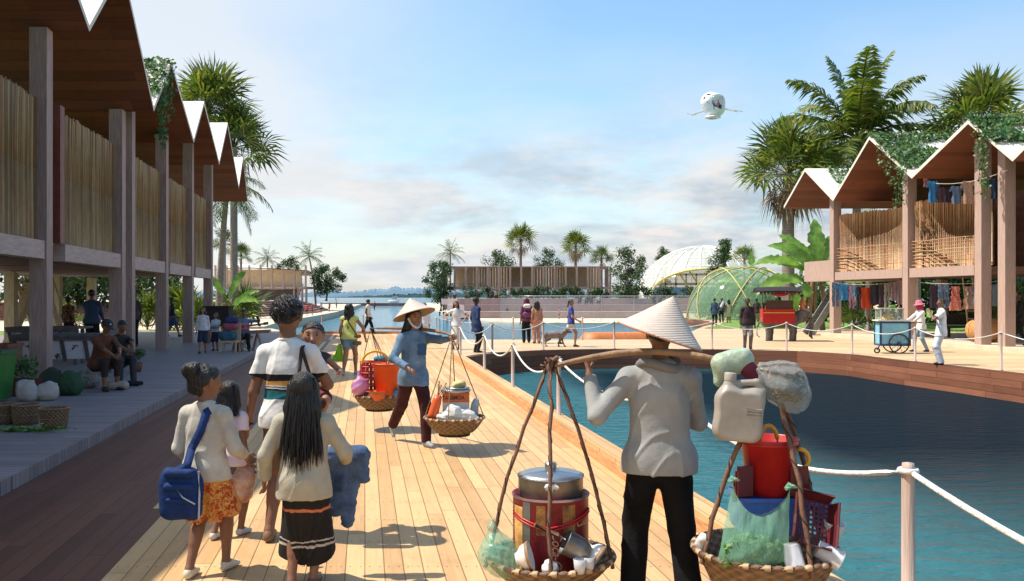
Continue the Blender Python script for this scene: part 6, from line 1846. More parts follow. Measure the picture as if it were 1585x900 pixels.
tag(b_.build('plastic_bag', MATS['bag_orange'], .008, None, lambda P: .010 * nz3(P, 20, 64, (1, 1, .5)) + .004 * nz3(P, 60, 5)), 'orange and white plastic bag hanging from the hand of the man', 'bag')
HB = put('shoulder_bag', 'dark brown bag on the shoulder of the man in the striped shirt', 'bag', (-1.40, 6.20, .92))
x_ = SDF(); x_.c((-.08, 0, -.08), (.08, 0, -.08), .05, None, .03); x_.c((-.08, 0, .05), (.08, 0, .05), .045, None, .05); x_.build('body', cloth((.06, .025, .02)), .009, HB, lambda P: .005 * nz3(P, 22, 3))
s2 = mn['W'](mn['sr'] * .75 + mn['nb'] * .25) + Vector((0, 0, .052)); mb = MB((-1.40, 6.20, .92))
for dx in (-.075, .07):
    a = Vector((-1.40 + dx, 6.20, 1.0)); m2 = s2 + Vector((0, -.09, -.03)); ribbon(mb, [a, a.lerp(m2, .5) + Vector((0, -.01, 0)), m2, s2, s2 + Vector((0, .06, -.01))], .024, (0, -1, .3))
mb.build('strap', [cloth((.05, .03, .03))], HB)
b_ = SDF(); rw_ = gk['W'](gk['rhand'])
b_.c(rw_ + Vector((-.07, -.03, .03)), rw_ + Vector((.10, .0, .05)), .055, .06, .04); b_.c(rw_ + Vector((-.03, -.03, .02)), rw_ + Vector((-.05, -.03, -.26)), .075, .06, .04, V3(0, 1, 0), .55); b_.c(rw_ + Vector((.06, .0, .03)), rw_ + Vector((.03, .0, -.36)), .075, .035, .04, V3(0, 1, 0), .5); b_.c(rw_ + Vector((.10, 0, .04)), rw_ + Vector((.13, 0, -.10)), .055, .045, .03)
tag(b_.build('denim_jacket', mat('denim', (.05, .085, .17), .9, .35, 8, bump=.5, bscale=20, rgb2=(.09, .14, .24), spec=.15), .008, None, lambda P: .016 * nz3(P, 20, 74, (1, 1, .35)) + .006 * nz3(P, 55, 5)), 'blue denim jacket folded over the arm of the long haired girl', 'jacket')
mn_w = mn['W'](mn['lw']); o = MB(mn_w).tube([mn_w + Vector((.033 * math.cos(a / 12 * 6.2832), .03 * math.sin(a / 12 * 6.2832), .01)) for a in range(13)], .007, 6).build('wristband', [MATS['dark_binding']], None); o.parent = mn['obj']; o.location = to_local(p2, f2, mn_w); o.rotation_euler = (0, 0, -f2)
# ------------------------------------------------------------------ the other people
def at(px, py, z=0.0):
    p = PX(px, py, z); return (p[0], p[1], z)
PZ = .13
def who(label, px, py, z, face, H, vox=None, **k):
    p = at(px, py, z)
    v = vox or min(.02, max(.0085, p[1] * .00055))
    k.setdefault('seed', int(px)); k.setdefault('skin', 'skin_brown')
    return person(label, p, face_dir(*face), H, v, **k)
wk = lambda s=1: dict(rf=(.05, .17 * s, .045), lf=(-.05, -.14 * s, .055), rh=(.15, -.08 * s, .50), lh=(-.15, .14 * s, .51))
DK, BL = (.02, .02, .022), (.03, .04, .08)
# shaded platform
who('seated man in dark cap and open brown shirt on a striped sack', 163, 604, PZ, (.75, -.6), 1.66, .0085, hip=(0, -.12, .27), rf=(.07, .12, .045), lf=(-.07, .10, .045), lean=(0, .38), rh=(.05, .26, .36), lh=(-.02, .25, .38), reh=(1, -.2, -.3), leh=(-1, -.2, -.3), shirt=((.13, .055, .035), 1.2, .04), pants=((.045, .032, .03), 1.6), tilt=(0, .1), eyes=False, key='cap')
c_ = PEOPLE['cap']; x_ = SDF(); x_.c(c_['hc'] + c_['hup'] * .022 * c_['q'] - c_['f'] * .006 * c_['q'], c_['hc'] + c_['hup'] * .024 * c_['q'], .0615 * c_['q'], None, .01); x_.cut(c_['hc'] + c_['hup'] * .026 * c_['q'], -c_['hup']); x_.c(c_['hc'] + c_['hup'] * .036 * c_['q'] + c_['f'] * .04 * c_['q'], c_['hc'] + c_['hup'] * .032 * c_['q'] + c_['f'] * .10 * c_['q'], .034 * c_['q'], .03 * c_['q'], .01, c_['hup'], .22)
cp = x_.build('cap', cloth((.025, .025, .03)), .007, c_['obj'])
b2 = Vector(c_['hc'] + c_['hup'] * .056 * c_['q'] + c_['f'] * .054 * c_['q']); MB().ell(b2, (.016, .016, .016), 8, 6).build('cap_patch', [cloth((.6, .6, .6))], cp)
who('seated young man in black shirt looking at his hands', 189, 596, PZ, (.7, -.7), 1.62, .009, hip=(0, -.12, .26), rf=(.07, .12, .045), lf=(-.07, .14, .045), lean=(0, .30), rh=(.04, .28, .38), lh=(-.02, .27, .39), reh=(1, -.2, -.3), leh=(-1, -.2, -.3), shirt=((.03, .028, .03), .6, .04), pants=((.05, .05, .055), 2), tilt=(0, .12))
who('woman in dark orange patterned top seen from behind among the braces', 106, 538, PZ, (.2, 1), 1.58, hair='bun', shirt=('dark_print', .5, .05), pants=(DK, 2))
who('man in blue shirt seen from behind in the shade of the house', 142, 550, PZ, (-.1, 1), 1.76, bw=1.1, shirt=((.045, .085, .15), 1.9, .05), pants=(DK, 2), rh=(.10, .22, .52), lh=(-.10, .22, .52))
who('man in grey shirt and dark trousers facing us between the columns', 207, 536, PZ, (.1, -1), 1.74, shirt=((.10, .085, .085), .6, .05), pants=(DK, 2), skin='skin_dark')
who('girl in blue dress hurrying past the third column', 266, 522, PZ, (.8, .4), 1.56, hair='long', shirt=((.02, .03, .05), .5, .0), skirt=((.03, .08, .15), .30, .13), **wk())
who('schoolgirl in white blouse and navy shorts with a shoulder strap', 314, 547, PZ, (.2, -1), 1.27, hs=1.12, hair='long', shirt=((.62, .62, .66), 1.8, .03), pants=((.03, .04, .075), 1.0, .02), skin='skin_tan', rf=(.05, .12, .045), lf=(-.05, -.04, .05), eyes=True)
J = who('smaller schoolgirl in white and navy holding a pale blue bag', 334, 543, PZ, (-.1, -1), 1.09, hs=1.15, hair='long', shirt=((.62, .64, .68), .6, .03), pants=((.03, .04, .075), 1.0, .02), skin='skin_tan', rh=(.06, .15, .62), lh=(-.05, .15, .62), eyes=True)
b_ = SDF(); bc = J['W'](V3(0, .20, .72)); b_.c(bc + Vector((-.08, 0, 0)), bc + Vector((.08, 0, .02)), .06, None, .03); tag(b_.build('bag', cloth((.30, .42, .52)), .014, None, lambda P: .006 * nz3(P, 26, 6)), 'pale blue bag held by the smaller schoolgirl', 'bag')
gp_ = who('seated guitar player in a light blue shirt on a folding stool', 378, 543, PZ, (.25, -1), 1.62, hip=(0, -.06, .28), rf=(.09, .16, .045), lf=(-.09, .16, .045), lean=(0, .12), rh=(.06, .16, .44), lh=(-.27, .18, .56), reh=(1, -.3, -.3), shirt=((.16, .25, .38), 1.5, .03), pants=(DK, 2), tilt=(0, .12))
gl = gp_['W'](V3(.02, .22, .70)); GT = put('guitar', 'pink acoustic guitar across the lap of the seated player', 'guitar', gl); GT.rotation_euler = (R(80), 0, 0); GT.rotation_euler[2] = face_dir(.25, -1) + math.pi
x_ = SDF(); x_.c((-.14, 0, 0), (-.13, 0, 0), .15, None, .02); x_.c((.06, .01, 0), (.07, .01, 0), .11, None, .05); x_.cut((0, 0, .045), (0, 0, 1)); x_.cut((0, 0, -.045), (0, 0, -1)); x_.build('body', cloth((.52, .14, .24), .35), .009, GT)
MB().box((.36, .05, .05), (.50, .05, .03), .13).box((.64, .09, .05), (.14, .08, .03), .13).build('neck', [MATS['vine_stick']], GT); MB().lathe([(.001, .047), (.042, .047), (.044, .05)], (0, 0, 0), 18).build('sound_hole', [MATS['dark_binding']], GT)
ST = put('stool', 'folding wooden stool under the guitar player', 'stool', (gp_['W'](V3(0, -.08, 0))[0], gp_['W'](V3(0, -.08, 0))[1], PZ)); mb = MB()
for s_ in (-.17, .17): mb.bar((-.2, s_, 0), (.2, s_, .40), .03, .03); mb.bar((.2, s_, 0), (-.2, s_, .40), .03, .03)
mb.build('leg_frame', [MATS['brace_wood']], ST); MB().box((0, 0, .41), (.44, .38, .02)).build('seat', [MATS['dark_binding']], ST)
who('man in a bright red shirt walking on the far promenade', 394, 506, 0, (.5, 1), 1.64, skin='skin_dark', shirt=((.62, .045, .02), 1.9, .05), pants=(DK, 2), **wk())
# on the main deck
lw_ = who('woman in lime top and denim shorts walking away down the deck', 541, 581, 0, (.15, 1), 1.56, .010, hair='long', shirt=((.60, .66, .20), .12, .03, .007), pants=((.16, .27, .38), .5, .012), shoes=(.35, .35, .35), skin='skin_tan', rh=(.20, .08, .52), rf=(.05, .12, .045), lf=(-.05, -.12, .05), reh=(1, -.6, 0))
bc = lw_['W'](lw_['lhand']); b_ = SDF(); b_.c(bc + Vector((-.02, 0, -.02)), bc + Vector((-.04, 0, -.26)), .04, .10, .05, V3(0, 1, 0), .6); b_.c(bc + Vector((-.12, 0, -.30)), bc + Vector((.06, 0, -.30)), .07, None, .04, V3(0, 1, 0), .6)
tag(b_.build('plastic_bag', mat('bag_lime', (.35, .66, .04), .35, .1, 7, bump=.5, transluc=.3), .011, None, lambda P: .008 * nz3(P, 20, 4)), 'lime green plastic bag carried by the woman in the lime top', 'bag')
HB = put('shoulder_bag', 'small brown cross body bag on the hip of the woman in lime', 'bag', tuple(lw_['W'](V3(.19, -.05, .80))))
x_ = SDF(); x_.c((-.05, 0, -.10), (.05, 0, -.10), .045, None, .02); x_.c((-.05, 0, .05), (.05, 0, .05), .04, None, .06); x_.build('body', cloth((.20, .13, .06)), .011, HB)
mb = MB(tuple(HB.location)); ribbon(mb, [lw_['W'](v) for v in (V3(.18, -.05, .88), lw_['chest'] + lw_['rt'] * .04 - lw_['fw'] * .11, lw_['chest'] - lw_['rt'] * .04 - lw_['fw'] * .10 + lw_['up'] * .12, lw_['sl'] * .7 + lw_['nb'] * .3 + V3(0, 0, .045))], .02, (0, -1, .2)); mb.build('strap', [MATS['dark_binding']], HB)
who('man in white vest and black trousers striding along the deck end', 570, 517, 0, (.9, -.2), 1.60, skin='skin_dark', shirt=((.72, .66, .56), .3, .04), pants=((.012, .012, .014), 2, .01), rf=(.05, .18, .045), lf=(-.05, -.20, .06))
who('woman in white blouse and long pale skirt behind the front basket', 706, 541, 0, (.0, -1), 1.57, hair='bob', skin='skin_tan', shirt=((.68, .68, .70), .6, .05), skirt=((.60, .56, .52), .10, .11), rh=(.18, .12, .62), lh=(-.18, .12, .62), reh=(1, -.5, 0), leh=(-1, -.5, 0))
who('person in white bending at the rope behind the cone hat', 655, 540, 0, (-.4, 1), 1.52, shirt=((.70, .70, .72), 1.5, .05), pants=((.40, .40, .42), 2), lean=(.12, .2))
who('man in long navy coat with headscarf standing by the footbridge', 737, 546, 0, (.5, .3), 1.70, skin='skin_dark', shirt=((.03, .05, .12), 1.9, .16, .012, .006), pants=(DK, 2))
bp = who('person with maroon headscarf and a backpack on the footbridge', 815, 531, 0, (-.1, 1), 1.66, shirt=((.13, .05, .11), .9, .05), pants=((.014, .014, .018), 2, .008), haird=None, hair='bob')
MATS['scarf_maroon'] = cloth((.12, .03, .05)); [setattr(c.material_slots[0], 'material', MATS['scarf_maroon']) for c in bp['obj'].children if c.name.startswith('hair')]
q = bp['W'](bp['chest'] - bp['fw'] * .19); BPK = put('backpack', 'white and purple backpack on the person with the maroon headscarf', 'backpack', tuple(q)); x_ = SDF(); x_.c((-.07, 0, -.14), (.07, 0, -.14), .10, None, .04, V3(0, 1, 0), .8); x_.c((-.06, 0, .12), (.06, 0, .12), .09, None, .08, V3(0, 1, 0), .8); x_.build('pack', cloth((.17, .07, .16)), .014, BPK, lambda P: .006 * nz3(P, 20, 3))
x_ = SDF(); x_.c((-.06, -.03, .17), (.06, -.03, .17), .08, None, .04); x_.build('flap', cloth((.66, .64, .66)), .014, BPK)
who('woman with long auburn hair in a patterned jumpsuit beside the backpacker', 831, 532, 0, (-.2, 1), 1.56, hair='long', skin='skin_tan', haird=None, shirt=('dress_print', .3, .02), pants=('dress_print', 2, .012))
wd = who('woman in blue tee and pale shorts walking her dog', 884, 537, 0, (1, -.1), 1.62, .011, skin='skin_tan', hair='tail', shirt=((.05, .07, .26), .6, .05), pants=((.60, .56, .50), .55, .008), rf=(.05, .08, .045), lf=(-.05, -.26, .09), rh=(.16, .16, .55), lh=(-.14, -.02, .50), head=(-25, 0))
# dog
dp = at(857, 537); DG = None
d_ = SDF(); L_ = [((-.30, 0, .40), (.26, 0, .42), .105, .125), ((.26, 0, .44), (.42, 0, .52), .085, .075), ((.42, 0, .53), (.50, 0, .53), .078, .065), ((.50, 0, .51), (.60, 0, .49), .045, .034), ((-.38, 0, .44), (-.52, 0, .52), .025, .018), ((-.52, 0, .52), (-.55, 0, .68), .018, .012), ((-.55, 0, .68), (-.48, 0, .74), .012, .01)]
for a, b, r1, r2 in L_: d_.c(a, b, r1, r2, .04)
for s_, fx, hx in ((-1, .10, -.05), (1, -.06, .08)):
    d_.c((.24, s_ * .06, .40), (.24 + fx * .5, s_ * .06, .22), .05, .03, .04); d_.c((.24 + fx * .5, s_ * .06, .22), (.24 + fx * 1.2, s_ * .06, .03), .028, .02, .02); d_.c((.24 + fx * 1.2, s_ * .06, .025), (.29 + fx * 1.2, s_ * .06, .02), .024, .018, .02)
    d_.c((-.28, s_ * .06, .40), (-.20 + hx, s_ * .06, .26), .075, .042, .04); d_.c((-.20 + hx, s_ * .06, .26), (-.36 + hx, s_ * .06, .16), .036, .024, .02); d_.c((-.36 + hx, s_ * .06, .16), (-.34 + hx, s_ * .06, .03), .022, .018, .02); d_.c((-.34 + hx, s_ * .06, .025), (-.28 + hx, s_ * .06, .02), .024, .018, .02)
    d_.c((.42, s_ * .05, .58), (.40, s_ * .06, .64), .03, .012, .02)
o = d_.build('dog', mat('dog_fur', (.12, .09, .09), .8, .5, 9, bump=.5, bscale=50, rgb2=(.22, .18, .17)), .013, None, None, dp, R(4)); tag(o, 'dark mottled dog with raised tail trotting beside the woman in shorts', 'dog')
# right quay
who('man in dark open jacket and light trousers standing at the brown quay edge', 1157, 541, 0, (-.1, -1), 1.66, skin='skin_dark', shirt=((.045, .03, .03), 1.95, .06, .014, .004), pants=((.24, .19, .17), 2))
who('man in dark vest seen from behind on the lawn beside the howdah', 1171, 507, 0, (.2, 1), 1.64, skin='skin_dark', shirt=((.06, .04, .045), .9, .05), pants=((.30, .25, .21), 2))
who('person in long blue coat before the garden dome', 1106, 504, .03, (.2, .6), 1.60, shirt=((.05, .08, .14), 1.9, .14, .01, .004), pants=(DK, 2))
bp2 = who('person with a pale backpack before the garden dome', 1117, 500, .03, (0, 1), 1.62, shirt=((.10, .09, .12), .9, .05), pants=(DK, 2))
q = bp2['W'](bp2['chest'] - bp2['fw'] * .17); x_ = SDF(); x_.c(q + Vector((-.06, 0, -.12)), q + Vector((.06, 0, .12)), .10, .09, .04); tag(x_.build('backpack', cloth((.5, .5, .55)), .03), 'pale backpack on the person before the garden dome', 'backpack')
who('woman in cream dress before the garden dome', 1128, 500, .03, (.1, 1), 1.52, hair='long', skin='skin_tan', shirt=((.55, .47, .36), .3, .0), skirt=((.55, .47, .36), .28, .11))
cv_ = who('food cart vendor with pink sun hat and red face cloth', 1426, 545, 0, (-1, -.1), 1.56, .012, shirt=((.70, .69, .69), 1.95, .08), pants=((.24, .32, .40), 2), rh=(.14, .28, .58), lh=(-.12, .28, .58), rf=(.05, .12, .045), lf=(-.05, -.10, .05), lean=(0, .08), hair='bob', tilt=(0, .1))
[setattr(c.material_slots[0], 'material', cloth((.48, .04, .09))) for c in cv_['obj'].children if c.name.startswith('hair')]
hh = Vector(cv_['hc'] + cv_['hup'] * .03 * cv_['q']); axv = Vector(cv_['hup']); x, y, _ = basis(axv); Mh = Matrix((x, y, axv)).transposed().to_4x4()
MB().lathe([(.17, -.03), (.10, .0), (.096, .06), (.07, .10), (.001, .11)], hh, 24, 0, Mh).build('sun_hat', [cloth((.62, .16, .24))], cv_['obj']); MB().lathe([(.099, .005), (.0985, .03)], hh, 24, 0, Mh).build('hat_band', [cloth((.66, .45, .48))], cv_['obj'])
x_ = SDF(); x_.c(cv_['hc'] + cv_['f'] * .03 - cv_['hup'] * .04, cv_['hc'] + cv_['f'] * .03 - cv_['hup'] * .16, .075, .05, .03); x_.build('face_cloth', cloth((.42, .035, .06)), .012, cv_['obj'])
wm = who('man all in white with a dark sling strap beside the quay rope', 1457, 565, 0, (-.9, .25), 1.66, .010, shirt=((.74, .73, .72), .7, .10, .014), pants=((.62, .62, .66), 2, .018), shoes=(.02, .02, .02), rh=(.14, .02, .47), lh=(-.06, .17, .80), leh=(-.7, .2, -1), head=(10, 0))
mb = MB(); ribbon(mb, [wm['hr'] * 0 + wm['sr'] * .4 + wm['nb'] * .6 + V3(0, -.02, .03), wm['chest'] + wm['rt'] * .06 - wm['fw'] * .13, wm['chest'] + wm['rt'] * .16 - wm['up'] * .10 - wm['fw'] * .05, wm['pel'] + wm['rt'] * .15 + wm['up'] * .03 + wm['fw'] * .05], .045, (.3, -1, 0)); mb.build('sling_strap', [MATS['dark_binding']], wm['obj'])
who('man in black walking at the picture edge under the sunny row', 1577, 536, .14, (-1, .2), 1.72, skin='skin_dark', shirt=((.015, .017, .025), 1.9, .06), pants=((.012, .012, .016), 2), **wk())
# tiny figures round the far basin
rg = random.Random(21)
for i, (px, py, z, c, h, lb) in enumerate(((580, 481, 0, (.5, .03, .03), 1.15, 'lone small figure in red on the left promenade, nearest the striding man'), (655 - 180, 489, 0, (.6, .05, .05), 1.1, 'figure in red shorts by the timber terrace'), (483, 488.5, 0, (.55, .04, .04), 1.1, 'one of the group in red by the timber terrace, beside the tall one'), (497, 485, 0, (.6, .5, .45), 1.15, 'pale figure past the group in red'),
        (510, 483, 0, (.5, .1, .08), 1.1, 'last bather before the promenade tip'), (520, 478, 0, (.4, .35, .3), 1.5, 'figure standing where the timber terrace ends'),
        (748, 487, -.5, (.03, .03, .04), 1.2, 'small dark figure above the man in the navy coat'), (785, 492, -.5, (.06, .06, .07), 1.2, 'small dark figure left of the backpacker on the pale promenade'), (796, 491, -.5, (.3, .25, .3), 1.3, 'greyish figure next to the backpacker on the pale promenade'),
        (866, 494, -.5, (.5, .2, .2), 1.1, 'small figure in reddish top near the dog walker on the pale promenade'), (955, 487, -.5, (.05, .06, .08), 1.6, 'dark figure of a pair on the terrace by the cone hat'), (963, 487, -.5, (.07, .07, .09), 1.6, 'second dark figure of a pair on the terrace by the cone hat'))):
    who(lb, px, py, z, (rg.uniform(-1, 1), rg.uniform(-1, 1)), h, .028, shirt=(c, .6, .04), pants=((.03, .03, .05), 2 if h > 1.15 else .8), skin=rg.choice(['skin_tan', 'skin_brown']))
for i, (x, y, z) in enumerate(((704, 104.5, 1.5), (761, 104.5, 1.5), (768, 104.5, 1.5), (786, 104.5, 1.5), (897, 100, .84), (908, 100, .84), (915, 100, .84), (927, 100, .84), (1012, 101, .84), (1022, 101, .84))):
    person(['lone sitter at the water end of the stone terrace', 'sitter on the upper terrace step, first of a pair', 'sitter on the upper terrace step, second of a pair', 'sitter alone right of the pair on the upper terrace step', 'sitter right of the dog walker, leftmost of four', 'sitter right of the dog walker, second of four', 'sitter right of the dog walker, third of four', 'sitter right of the dog walker, last of four', 'first sitter above the cone hat brim', 'second sitter above the cone hat brim'][i],
           GX(x, y, z), face_dir(rg.uniform(-.4, .4), -1), 1.55, .03, hip=(0, -.1, .26), rf=(.07, .14, .045), lf=(-.07, .16, .045), shirt=(rg.choice([(.05, .05, .08), (.3, .3, .33), (.12, .1, .16), (.06, .07, .08)]), .8, .03), pants=(DK, 2), skin='skin_brown', seed=i)

# ------------------------------------------------------------------ elephant with howdah
eo = at(1212, 528); e_ = SDF()
mat('elephant_hide', (.125, .112, .105), .85, .25, 5, bump=.7, bscale=30)
e_.c((-.55, 0, .78), (.30, 0, .80), .30, .29, .08); e_.c((.30, 0, .84), (.72, 0, .96), .25, .24, .08); e_.c((.72, 0, .98), (.86, 0, 1.0), .24, .19, .06); e_.c((.78, 0, 1.12), (.80, 0, 1.13), .14, None, .06)
for x, y, k in ((-.58, -.16, 0), (-.46, .16, 1), (.30, -.17, 0), (.42, .17, 1)): e_.c((x, y, .68), (x + .02, y, .34), .15, .105, .06); e_.c((x + .02, y, .34), (x, y, .07), .10, .105, .04)
tr = [(.98, 0, .92), (1.07, 0, .70), (1.06, 0, .44), (1.02, 0, .22), (1.08, 0, .12)]
for a, b, r1, r2 in zip(tr[:-1], tr[1:], (.12, .09, .07, .052), (.09, .07, .052, .04)): e_.c(a, b, r1, r2, .04)
e_.c((.68, -.26, 1.05), (.60, -.30, .82), .15, .10, .03, V3(.25, 1, 0), .22); e_.c((.68, .26, 1.05), (.60, .30, .82), .15, .10, .03, V3(.25, -1, 0), .22)
e_.c((-.82, 0, .80), (-.98, .0, .55), .03, .022, .03); e_.c((-.98, 0, .55), (-.98, 0, .22), .022, .018, .02); e_.c((-.98, 0, .22), (-.86, 0, .12), .018, .02, .02)
EL = e_.build('elephant', MATS['elephant_hide'], .02, None, lambda P: .006 * nz3(P, 14, 5), eo, R(-8)); tag(EL, 'small grey elephant on the quay carrying a red howdah, facing away from the dome', 'elephant')
HW = put('howdah', 'red howdah with dark back panel and black canopy on the small elephant', 'howdah', (eo[0], eo[1], .0), None, R(-8))
MB().box((-.22, 0, 1.18), (1.2, .95, .10)).box((-.22, -.46, .92), (1.15, .03, .46)).box((-.80, 0, .95), (.03, .9, .42)).box((.36, 0, .98), (.03, .9, .4)).build('red_base', [cloth((.42, .02, .015), .5)], HW)
MB().box((-.22, -.478, 1.10), (1.16, .012, .05)).build('trim', [cloth((.55, .25, .05), .5)], HW)
MB().box((-.2, .42, 1.34), (1.0, .04, .24)).build('seat_panel', [cloth((.08, .04, .03), .6)], HW)
MB().box((-.2, -.42, 1.40), (1.0, .04, .34)).build('seat_panel', [cloth((.08, .04, .03), .6)], HW)
for x in (-.72, .3):
    for y in (-.42, .42): MB().tube([(x, y, 1.2), (x, y, 1.92)], .022, 6).build('pole', [MATS['vine_stick']], HW)
rows = [[(-.22 + .85 * u, .62 * v, 1.90 + .17 * (1 - abs(v)) ** .8 + .03 * (1 - u * u)) for u in (-1, -.6, 0, .6, 1)] for v in (-1, -.5, 0, .5, 1)]
MB().grid(rows).grid([[(x, y, z - .03) for x, y, z in r] for r in rows[::-1]]).build('canopy', [cloth((.035, .03, .03), .6)], HW)
mb = MB()
for k in range(11): mb.add([(-.98 + k * .14, -.60, 1.90), (-.84 + k * .14, -.60, 1.90), (-.91 + k * .14, -.61, 1.76)], [(0, 1, 2)])
mb.build('fringe', [cloth((.10, .03, .03))], HW); MB().ell((-.15, -.3, 1.80), (.28, .12, .08), 12, 8).build('red_roll', [cloth((.5, .03, .03))], HW)
er = Vector((.72 * math.cos(R(-8)), .72 * math.sin(R(-8)), 0)) + Vector(eo)
person('elephant rider in an orange top sitting on the elephant neck', (er.x, er.y, 1.02), face_dir(.98, .15), 1.2, .014, hip=(0, 0, .18), rf=(.18, .12, -.1), lf=(-.18, .12, -.1), rkh=(.5, 1, 0), lkh=(-.5, 1, 0), rh=(.08, .2, .30), lh=(-.08, .2, .30), shirt=((.62, .22, .10), .8, .03), pants=((.10, .36, .38), .9), skin='skin_brown', seed=4)

# ------------------------------------------------------------------ food cart
fp = at(1381, 547); FC = put('food_cart', 'light blue food cart with glass case and one big spoked wheel', 'cart', fp, None, R(-6))
mat('cart_blue', (.22, .50, .62), .45, .12, 6, bump=.1); mat('cart_frame', (.02, .06, .14), .45, .1); mat('rubber', (.02, .02, .022), .8, .2)
MB().box((0, 0, .60), (.84, .56, .66)).build('body', [MATS['cart_blue']], FC)
mb = MB()
for x in (-.42, .42):
    for y in (-.285, .285): mb.box((x, y, .60), (.06, .035, .72))
    for z in (.26, .94): mb.box((x, 0, z), (.055, .60, .055))
for z in (.26, .94):
    for y in (-.286, .286): mb.box((0, y, z), (.80, .03, .06))
mb.build('frame', [MATS['cart_frame']], FC); MB().box((0, 0, .99), (1.0, .66, .035)).build('counter', [cloth((.66, .64, .60), .5)], FC)
GC = MB().box((-.08, -.25, 1.17), (.62, .01, .32)).box((-.08, .25, 1.17), (.62, .01, .32)).box((-.39, 0, 1.17), (.01, .5, .32)).box((.23, 0, 1.17), (.01, .5, .32)).build('glass_case', [MATS['clear_glass']], FC)
mb = MB()
for x in (-.40, .24):
    for y in (-.26, .26): mb.box((x, y, 1.17), (.03, .03, .33))
mb.box((-.08, 0, 1.35), (.70, .58, .03)); mb.build('case_frame', [cloth((.55, .50, .46), .5)], GC)
mb = MB(); rg = random.Random(3)
for k in range(260): 
    a = rg.uniform(0, 6.28); q_ = rg.random() ** .5; mb.ell((-.12 + .22 * q_ * math.cos(a), .18 * q_ * math.sin(a), 1.02 + (1 - q_) * .24 * rg.random() ** .4), (.03, .022, .018), 6, 4)
tag(mb.build('snack_heap', [mat('snack', (.6, .42, .06), .6, .3, island=[(.60, .42, .06), (.52, .34, .05), (.66, .52, .14)])], FC), kind='stuff')
WH = MB().lathe([(.27, -.022), (.30, -.02), (.305, 0), (.30, .02), (.27, .022), (.265, 0), (.27, -.022)], (.10, -.33, .305), 32, 0, Matrix.Rotation(R(90), 4, 'X')).build('wheel', [MATS['rubber']], FC)
mb = MB()
for k in range(10): mb.tube([(.10, -.33, .305), (.10 + .27 * math.cos(k * .6283), -.33, .305 + .27 * math.sin(k * .6283))], .008, 5)
mb.tube([(.10, -.36, .305), (.10, -.28, .305)], .04, 10); mb.build('spoke', [MATS['cart_frame']], WH)
WH2 = WH.copy(); COL.objects.link(WH2); WH2.parent = FC; WH2.location = (0, .66, 0)
CS = MB().lathe([(.05, -.015), (.09, -.014), (.09, .014), (.05, .015)], (-.50, -.2, .09), 18, 0, Matrix.Rotation(R(90), 4, 'X')).build('caster', [MATS['rubber']], FC); MB().bar((-.50, -.2, .10), (-.40, -.2, .30), .03, .03).build('fork', [MATS['cart_frame']], CS)
MB().tube([(.42, -.25, .92), (.78, -.25, .93), (.80, .0, .93), (.78, .25, .93), (.42, .25, .92)], .02, 7).build('handle', [MATS['vine_stick']], FC)
x_ = SDF(); q = Vector(fp) + Vector((-.05, 0, 1.40)); x_.c(q, q + Vector((.12, 0, .02)), .06, .05, .04); tag(x_.build('leafy_vegetable', mat('veg', (.12, .26, .04), .6, .4, 30, bump=.8), .014, None, lambda P: .015 * nz3(P, 30, 4)), 'bunch of green vegetables on top of the food cart', 'vegetable')

# ------------------------------------------------------------------ laundry
def garment(kind, label, px, d, ytop, wpx, hpx, rgb, seed, m=None):
    s_ = FPX / d; x, z = (px - 792.5) / s_, 1.7 - (ytop - 460) / s_; w_, h_ = wpx / s_, hpx / s_
    rg = random.Random(seed); ph = rg.uniform(0, 6); nx, nz_ = 16, 12
    def sheet(x0, x1, z0, z1, taper=0.0, f=1.0):
        return [[(x0 + (x1 - x0) * (.5 + (i / nx - .5) * (1 - taper * j / nz_)) + .012 * math.sin(j * .9 + ph), .05 * f * math.sin(i / nx * 11 + ph + .6 * math.sin(j * .5)) * (.25 + j / nz_) * min(1, w_), z0 + (z1 - z0) * j / nz_ - .02 * math.sin(i / nx * 3.14) * (j == 0)) for i in range(nx + 1)] for j in range(nz_ + 1)]
    mb = MB()
    if kind == 'trousers':
        mb.grid(sheet(-w_ / 2, w_ / 2, 0, -h_ * .3)); mb.grid(sheet(-w_ / 2, -.02, -h_ * .29, -h_, .1)); mb.grid(sheet(.02, w_ / 2, -h_ * .29, -h_, .1))
    elif kind == 'shirt':
        mb.grid(sheet(-w_ * .32, w_ * .32, 0, -h_)); mb.grid([[(p[0] - .3 * w_ - (.12 * w_ * k), p[1], p[2] - k * .25 * h_) for p in r] for k, r in enumerate(sheet(-w_ * .08, w_ * .08, -.02, -.30 * h_)[:2])])
        for sg in (-1, 1): mb.grid([[(sg * (w_ * .30 + w_ * .2 * a), .02 * math.sin(a * 5 + b * 3), -.01 - h_ * .12 * a - b * h_ * .2) for a in (0, .5, 1)] for b in (0, .5, 1)])
    elif kind == 'dress':
        mb.grid(sheet(-w_ * .3, w_ * .3, 0, -h_ * .4)); mb.grid(sheet(-w_ * .32, w_ * .32, -h_ * .39, -h_, -.55, 1.5))
    else: mb.grid(sheet(-w_ / 2, w_ / 2, 0, -h_))
    o = mb.build({'trousers': 'hanging_trousers', 'shirt': 'hanging_shirt', 'dress': 'hanging_dress'}.get(kind, 'hanging_cloth'), [MATS[m] if m else cloth(rgb)], None, (x, d, z))
    return tag(o, label, 'laundry', 'laundry drying under the sunny houses')
def line(a, b, label, sag=.06):
    O = Vector(a); tag(MB(O).tube(catenary(a, b, sag, 12), .007, 5).build('clothes_line', [MATS['rope_white']], None, a), label, 'clothes line')
